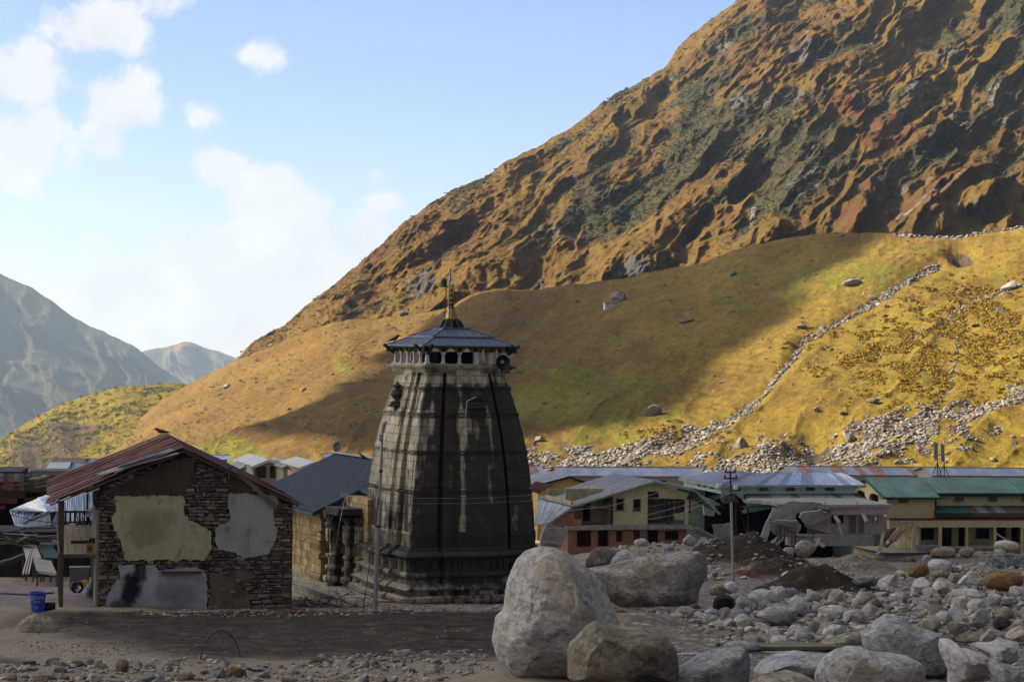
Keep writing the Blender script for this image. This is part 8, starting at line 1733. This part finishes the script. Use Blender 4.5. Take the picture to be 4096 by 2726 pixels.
def wire(name, pts, r, lab, mat=M_black, sag=0., group='overhead wires', cat='wire'):
    P = []
    for a, b in zip(pts, pts[1:]):
        n = 14
        for i in range(n): t = i/n; q = Vector(a).lerp(Vector(b), t); q.z -= sag*4*t*(1-t)*(Vector(b)-Vector(a)).length*.02; P.append(q)
    P.append(Vector(pts[-1])); o_ = P[0].copy(); mb = MB(); mb.tube([p - o_ for p in P], r, 5); o = mb.build(name, mat); o.location = o_; tag(o, lab, cat, group); return o
wire('cable', [b0 + t0_*.66, SW(1452, 2440, 90)], .018, 'black guy cable running from the lamp pole to the ground', group=None)
wire('cable', [SW(1180,2395,103) , SW(1310,2395,100), SW(1360,2080,101), SW(1385,1970,103)], .014, 'thin cable crossing the carved pillars left of the temple', M_steel, group=None)
top1 = b0 + t0_*.92; b1 = SG(2934, 2325); b1.z = gzf(b1.x, b1.y); t1_ = SW(2921, 1880, b1.y) - b1; 
top2 = b1 + t1_*.9; top3 = b1 + t1_*.8
wire('overhead_wire', [top1, SW(1655,1990,92.5), SW(1907,1990,93), SW(2160,1976,96), SW(2560,1948,112), top2], .007, 'upper overhead wire passing in front of the temple to the far pole', M_steel)
wire('overhead_wire', [b0 + t0_*.84, SW(1655,2012,92.5), SW(1907,2011,93), SW(2160,1999,96), SW(2500,2040,112), top3], .007, 'lower overhead wire passing in front of the temple to the far pole', M_steel)
wire('overhead_wire', [SW(2155,2053,120), SW(2440,2021,126), SW(2700,1950,130), SW(3050,1890,150), SW(4200,1850,190)], .011, 'white wire rising across the grey roof of the ruined house', M_whitep)
wire('overhead_wire', [SW(2155,2112,120), SW(2440,2098,124), SW(2760,2012,128), top3], .011, 'white wire crossing the yellow wall of the ruined house', M_whitep)
wire('overhead_wire', [SW(2600,2075,125), SW(2720,2052,128), top3], .012, 'short wire ending at the far pole', M_whitep)
wire('overhead_wire', [SW(-20,1950,100), SW(100,1932,104), SW(200,1910,108)], .02, 'black wire crossing the crumpled tarpaulin')
wire('overhead_wire', [SW(40,2054,118), SW(130,2078,118), SW(240,2092,118)], .02, 'black wire lying over the blue tin sheets')
wire('overhead_wire', [top1, SW(1300,2110,100), SW(1205,2165,101)], .012, 'wire slanting from the lamp pole to the hall corner', M_steel)
wire('conductor_strip', [SW(1905,1585,95.4), SW(1868,1602,95.4), SW(1862,1660,95.4), SW(1866,1750,95.3), SW(1865,1760,95.3)], .013, 'pale cable hanging from the carved urn down the temple face', M_whitep, group=None, cat='cable')
lp2 = empty('lamp_pole', b1, 0); tag(lp2, 'tall thin pole with a rust-red top rising from the spoil heap', 'lamp pole')
j = t1_*.72; mb = MB(); mb.tube([(0,0,-.3), j], [.09,.08], 8); mb.build('lower_shaft', M_steel, lp2); mb = MB(); mb.tube([j, t1_], [.07,.05], 8); mb.build('upper_shaft', M_rustp, lp2)
for f_, w_ in ((.985,.35),(.93,.42),(.72,.4)): mb = MB(); c = t1_*f_; mb.box(c.x-w_, c.x+w_, -.05, .05, c.z-.05, c.z+.05); mb.lathe([(.05,0),(.06,.12),(.02,.16)], (c.x-w_+.06, 0, c.z+.05), 7); mb.lathe([(.05,0),(.06,.12),(.02,.16)], (c.x+w_-.06, 0, c.z+.05), 7); mb.build('crossarm', M_rustp, lp2)
for f_, dx in ((.86,-.75),(.85,.30)): mb = MB(); c = t1_*f_; mb.tube([(c.x+(0.0 if dx < 0 else .05),0,c.z-.1),(c.x+dx*.8,-.1,c.z+.02)], .03, 6); mb.lathe([(.05,-.3),(.16,-.26),(.17,-.05),(.08,0)], (c.x+dx, -.1, c.z+.14), 10); mb.build('lamp_head', M_whitep, lp2)
# people
def person(name, loc, rz, h, cols, pose, label, hair=(.01,.01,.01), cap=None):
    """pose: joint positions in units of body height"""
    J = dict(pelvis=(0,0,.52), belly=(0,0,.60), chest=(0,0,.72), neck=(0,0,.82), head=(0,-.01,.875), crown=(0,-.01,.95), sl=(.105,0,.80), sr=(-.105,0,.80), el=(.13,.01,.64), er=(-.13,.01,.64), hl=(.14,-.03,.49), hr=(-.14,-.03,.49), hipl=(.05,0,.50), hipr=(-.05,0,.50), kl=(.055,-.01,.28), kr=(-.055,-.01,.28), al=(.055,.02,.04), ar=(-.055,.02,.04), tl=(.06,-.07,.015), tr=(-.06,-.07,.015))
    J.update(pose); E = [('pelvis','belly'),('belly','chest'),('chest','neck'),('neck','head'),('head','crown'),('chest','sl'),('chest','sr'),('sl','el'),('el','hl'),('sr','er'),('er','hr'),('pelvis','hipl'),('pelvis','hipr'),('hipl','kl'),('kl','al'),('al','tl'),('hipr','kr'),('kr','ar'),('ar','tr')]
    R_ = dict(pelvis=.082, belly=.075, chest=.088, neck=.034, head=.052, crown=.04, sl=.042, sr=.042, el=.028, er=.028, hl=.018, hr=.018, hipl=.058, hipr=.058, kl=.038, kr=.038, al=.024, ar=.024, tl=.018, tr=.018)
    for s_, sg in (('l', 1), ('r', -1)):                       # five fingers each
        hx = Vector(J['h'+s_]); dr = (hx - Vector(J['e'+s_])).normalized()
        for i, (a, ln) in enumerate(((-.55,.030),(-.25,.046),(0,.05),(.2,.046),(.4,.038))):
            nm = f'f{s_}{i}'; side = Vector((0,1,0)); J[nm] = tuple(hx + dr*ln + side*a*.035); R_[nm] = .0055; E.append(('h'+s_, nm))
    names = list(J); me = bpy.data.meshes.new('body'); me.from_pydata([tuple(c*h for c in J[n]) for n in names], [(names.index(a), names.index(b)) for a, b in E], []); o = link(bpy.data.objects.new('body', me))
    m_ = o.modifiers.new('s', 'SKIN'); 
    for i, n in enumerate(names): r_ = R_[n]*h; me.skin_vertices[0].data[i].radius = (r_, r_*.8 if n in ('pelvis','belly','chest') else r_)
    me.skin_vertices[0].data[0].use_root = True; ss = o.modifiers.new('u', 'SUBSURF'); ss.levels = ss.render_levels = 2
    dg = bpy.context.evaluated_depsgraph_get(); m2 = bpy.data.meshes.new_from_object(o.evaluated_get(dg)); m2.name = 'body'; o.modifiers.clear(); o.data = m2
    m2.materials.clear()
    for c in cols: m2.materials.append(c)
    for pl in m2.polygons:
        z = pl.center.z/h; x = abs(pl.center.x)/h; hand = (min((Vector(pl.center)/h - Vector(J['hl'])).length, (Vector(pl.center)/h - Vector(J['hr'])).length) < .05)
        pl.material_index = 0 if (z > .825 or hand) else (1 if z > .50 or (x > .10 and z > .45) else (2 if z > .055 else 3)); pl.use_smooth = True
    root = empty(name, loc, rz); o.parent = root; tag(root, label, 'person')
    hd = Vector(J['head'])*h; mb = MB(); mb.lathe([(.02*h,-.01*h),(.058*h,.02*h),(.060*h,.045*h),(.05*h,.07*h),(.02*h,.088*h)], hd + Vector((0,.012*h,-.005*h)), 12); mb.build('cap' if cap else 'hair', cap or simple('dark_hair', hair, .1, 5), root, smooth_=True)
    mb = MB(); mb.lathe([(.004*h,0),(.012*h,.01*h),(.004*h,.02*h)], hd + Vector((0,-.055*h,-.012*h)), 8); mb.build('nose', cols[0], root)
    for s_ in (-1,1): mb = MB(); mb.lathe([(.001,-.004*h),(.006*h,0),(.001,.004*h)], hd + Vector((s_*.02*h,-.049*h,.012*h)), 6); mb.build('eye', M_black, root); mb = MB(); mb.lathe([(.003*h,-.012*h),(.009*h,0),(.003*h,.012*h)], hd + Vector((s_*.055*h,0,0)), 6); mb.build('ear', cols[0], root)
    return root
M_skin = simple('brown_skin', (.22,.12,.07), .1, 8, .6); M_dcl = simple('dark_green_coat', (.03,.045,.035), .3, 6); M_trs = simple('dark_trousers', (.02,.025,.03), .3, 6); M_gcl = simple('green_shawl', (.01,.22,.10), .3, 4); M_rcl = simple('red_skirt', (.28,.02,.02), .3, 4)
p = SG(c3(2098,925)[0], c3(2098,925)[1]); hp_ = 138/2.244/4/FPX*p.y
pl1 = person('person', Vector((p.x, p.y, gzf(p.x, p.y))), .5, hp_*1.0, [M_skin, M_dcl, M_trs, M_black], dict(hl=(.10,-.14,.58), el=(.14,-.02,.64), kl=(.06,-.06,.28), al=(.065,-.03,.04), tl=(.065,-.12,.015)), 'person in dark clothes standing before the dark ground floor of the mint building')
p = SG(4, 2293); hp_ = (2294-2200)/4/FPX*p.y*1.05
pl2 = person('person', Vector((p.x, p.y, gzf(p.x, p.y))), 1.2, hp_, [M_skin, M_gcl, M_rcl, M_black], dict(hl=(.12,-.12,.60), hr=(-.12,-.10,.58)), 'person in a green shawl and red skirt at the left edge', cap=M_gcl)
# concrete blocks, cable loop, planks, debris
bk_ = SG(1812, 2562); bk_.z = gzf(bk_.x, bk_.y)
def block(loc, rz, l, w, h, lab, nm='concrete_block'):
    e = MB(); t = .035; e.wall(-l/2, l/2, 0, h, -w/2, w/2, [(-l/2+t, -t/2, t, h-t), (t/2, l/2-t, t, h-t)]) if False else e.box(-l/2, l/2, -w/2, w/2, 0, t)
    e.box(-l/2, l/2, -w/2, -w/2+t, t, h); e.box(-l/2, l/2, w/2-t, w/2, t, h); e.box(-l/2, -l/2+t, -w/2+t, w/2-t, t, h); e.box(l/2-t, l/2, -w/2+t, w/2-t, t, h); e.box(-t/2, t/2, -w/2+t, w/2-t, t, h)
    o = e.build(nm, simple('mud_grey_block', (.17,.15,.125), .2, 5)); o.location = loc; o.rotation_euler = (0,0,rz); tag(o, lab, 'block', 'concrete blocks on the soil'); return o
s_ = bk_.y/FPX/4; block(bk_ + Vector((.12,.25,0)), .06, 100*s_, .32, 32*s_, 'larger hollow concrete block of the pair on the dark soil'); block(bk_ + Vector((-42*s_,-.12,0)), .16, 44*s_, .22, 17*s_, 'smaller block lying against the larger concrete block')
c = SG(770, 2722); lp_ = MB(); lp_.tube([Vector((math.cos(t)*.62*1.0, .12*math.sin(t*.5), .05 + math.sin(t)*.72)) for t in np.linspace(-.25, 3.3, 26)], .016, 7); o = lp_.build('steel_cable', simple('greenish_cable', (.16,.17,.14), .3, 6)); o.location = (c.x, 54.0, gzf(c.x, 54)+.05); tag(o, 'frayed loop of steel cable sticking up from the bottom stone row', 'cable')
lp_ = MB(); lp_.tube([Vector((.1 + math.cos(t)*.50, .3 + .1*math.cos(t), .0 + math.sin(t)*.95)) for t in np.linspace(.3, 2.9, 20)], .022, 6); o = lp_.build('steel_cable', simple('dark_cable', (.07,.075,.06), .3, 6)); o.location = (c.x+.25, 54.4, gzf(c.x, 54)+.15); tag(o, 'thin dark cable arc behind the frayed loop', 'cable')
def plank(x0, y0, x1, y1, w, th, mat, lab, cat='plank', nm='plank', up=.03):
    a, b = SG(x0, y0), SG(x1, y1); a.z = gzf(a.x, a.y)+up; b.z = gzf(b.x, b.y)+up; m = MB(); m.bar((0,0,0), b-a, w, th); o = m.build(nm, mat); o.location = a; tag(o, lab, cat)
plank(-20,2640,118,2668,.35,.10,M_wood,'weathered plank lying at the lower left corner',up=.08); plank(1075,2432,1215,2440,.22,.06,M_redt,'dull red board at the foot of the house wall'); plank(1240,2395,1490,2452,.05,.05,M_steel,'thin steel rod on the ground left of the lamp pole','rod','rod')
plank(1500,2434,1640,2444,.35,.05,simple('blue_sheet', (.03,.05,.10), .3, 5),'dark blue plastic strip at the foot of the lamp pole','sheet','plastic_strip')
plank(2560,2620,3330,2610,.28,.06,M_conc,'long concrete kerb strip behind the brown-stained boulder','kerb','kerb_strip',up=.0); plank(3000,2605,3520,2612,.9,.10,simple('sandstone_slab', (.17,.135,.09), .4, 2),'long brown stone slab on the small wall left of the pyramid boulder','slab','stone_slab',up=.14)
wire('hose', [SG(3012,2519) + Vector((0,0,.55)), SG(3100,2524) + Vector((0,0,.35)), SG(3200,2500) + Vector((0,0,.6)), SG(3250,2484)+Vector((0,0,.4))], .022, 'black hose winding over the rubble near the pink-grey boulder', group=None, cat='hose')
wire('hose', [SG(3780,2575) + Vector((0,0,.15)), SG(3860,2578) + Vector((0,0,.1)), SG(3960,2570) + Vector((0,0,.12)), SG(4100,2545) + Vector((0,0,.1))], .025, 'black hose lying on sand right of the pyramid boulder', group=None, cat='hose')
wire('hose', [SG(-10,2378) + Vector((0,0,.1)), SG(110,2382) + Vector((0,0,.08)), SG(215,2376) + Vector((0,0,.1))], .04, 'black pipe lying on the pinkish paving', group=None, cat='pipe')
rs = random.Random(5)
for k in range(5):                                             # red bars on the spoil heap
    a = SW(c9(270,325+k*6)[0], c9(270,325+k*6)[1], 118-k*.3); b = SW(c9(400+k*26,340+k*20)[0], c9(400+k*26,340+k*20)[1], 117-k*.5); m_ = a.lerp(b,.5) + Vector((0,0,.12)); mb = MB(); mb.tube([Vector((0,0,0)), m_-a, b-a], .018, 5); o = mb.build('reinforcing_bar', simple('red_oxide', (.22,.04,.025), .3, 6)); o.location = a; tag(o, 'bent red reinforcing bar on the dark spoil heap', 'bar', 'red bars on the spoil heap')
def tangle(sx, sy, w, n, lab, col, seed):
    rs = random.Random(seed); c = SG(sx, sy); c.z = gzf(c.x, c.y); mb = MB()
    for k in range(n):
        p = Vector((rs.uniform(-w,w), rs.uniform(-.6,.6), .05)); P = [p]
        for i in range(6): p = p + Vector((rs.uniform(-.45,.45), rs.uniform(-.2,.2), rs.uniform(-.22,.28))); p.z = max(.03, p.z); P.append(p)
        mb.tube(P, .014, 4)
    o = mb.build('wire_tangle', col); o.location = c; tag(o, lab, 'tangle')
tangle(3745, 2345, 1.1, 22, 'tangle of rusty reinforcing wire in front of the big orange-brown boulder', M_rustp, 3); tangle(3960, 2385, 1.0, 18, 'rusty wire tangle left below the big orange-brown boulder', M_rustp, 6); tangle(3880, 2325, 1.6, 26, 'brown brushwood tangle on the mud near the right edge', simple('brushwood', (.08,.055,.035), .3, 5), 8)
tangle(1260, 2420, 1.8, 26, 'heap of black cables and twigs between the house and the temple', M_black, 12)
crumple('tarpaulin', SW(3505,2262,207), SW(3650,2232,209), SW(3700,2270,206), SW(3540,2292,205), 40, .35, simple('black_tarp', (.03,.036,.045), .3, 1.5, .45), 'black tarpaulin crumpled at the foot of the lodge porch', 'tarpaulin', 15)
crumple('tarpaulin', SW(3960,2235,190), SW(4120,2225,192), SW(4120,2270,188), SW(3980,2265,187), 34, .3, simple('grey_tarp', (.12,.14,.16), .4, 1.5, .45), 'grey plastic sheeting crumpled near the right edge', 'tarpaulin', 17)
# rounded stone cairn-like figure before the lodge
mid(c6, 1955,2160,800,960, M_rg, 'grey rounded boulder wrapped with a white rag before the lodge', 131); mid(c6, 1480,1700,780,950, M_rs, 'brown boulder at the left end of the mud bank', 132)
# white hut in the shaded meadow
hp0 = on_apron(1405, 708); ht = empty('mountain_hut', hp0, .2); tag(ht, 'tiny white hut high in the shaded meadow', 'hut'); mb = MB(); mb.wall(-2.2,2.2,-1,1.5,-1.2,1.2,[(-1.6,-.9,0,1.2),(.6,1.4,.5,1.1)]); mb.build('wall', M_whitep, ht); mb = MB(); mb.extrude([(-2.4,1.5),(2.4,1.5),(2.1,2.0),(-2.1,2.0)], 'y', -1.4, 1.4); mb.build('roof', M_groof2, ht)
# earth and rubble banks that carry the buildings
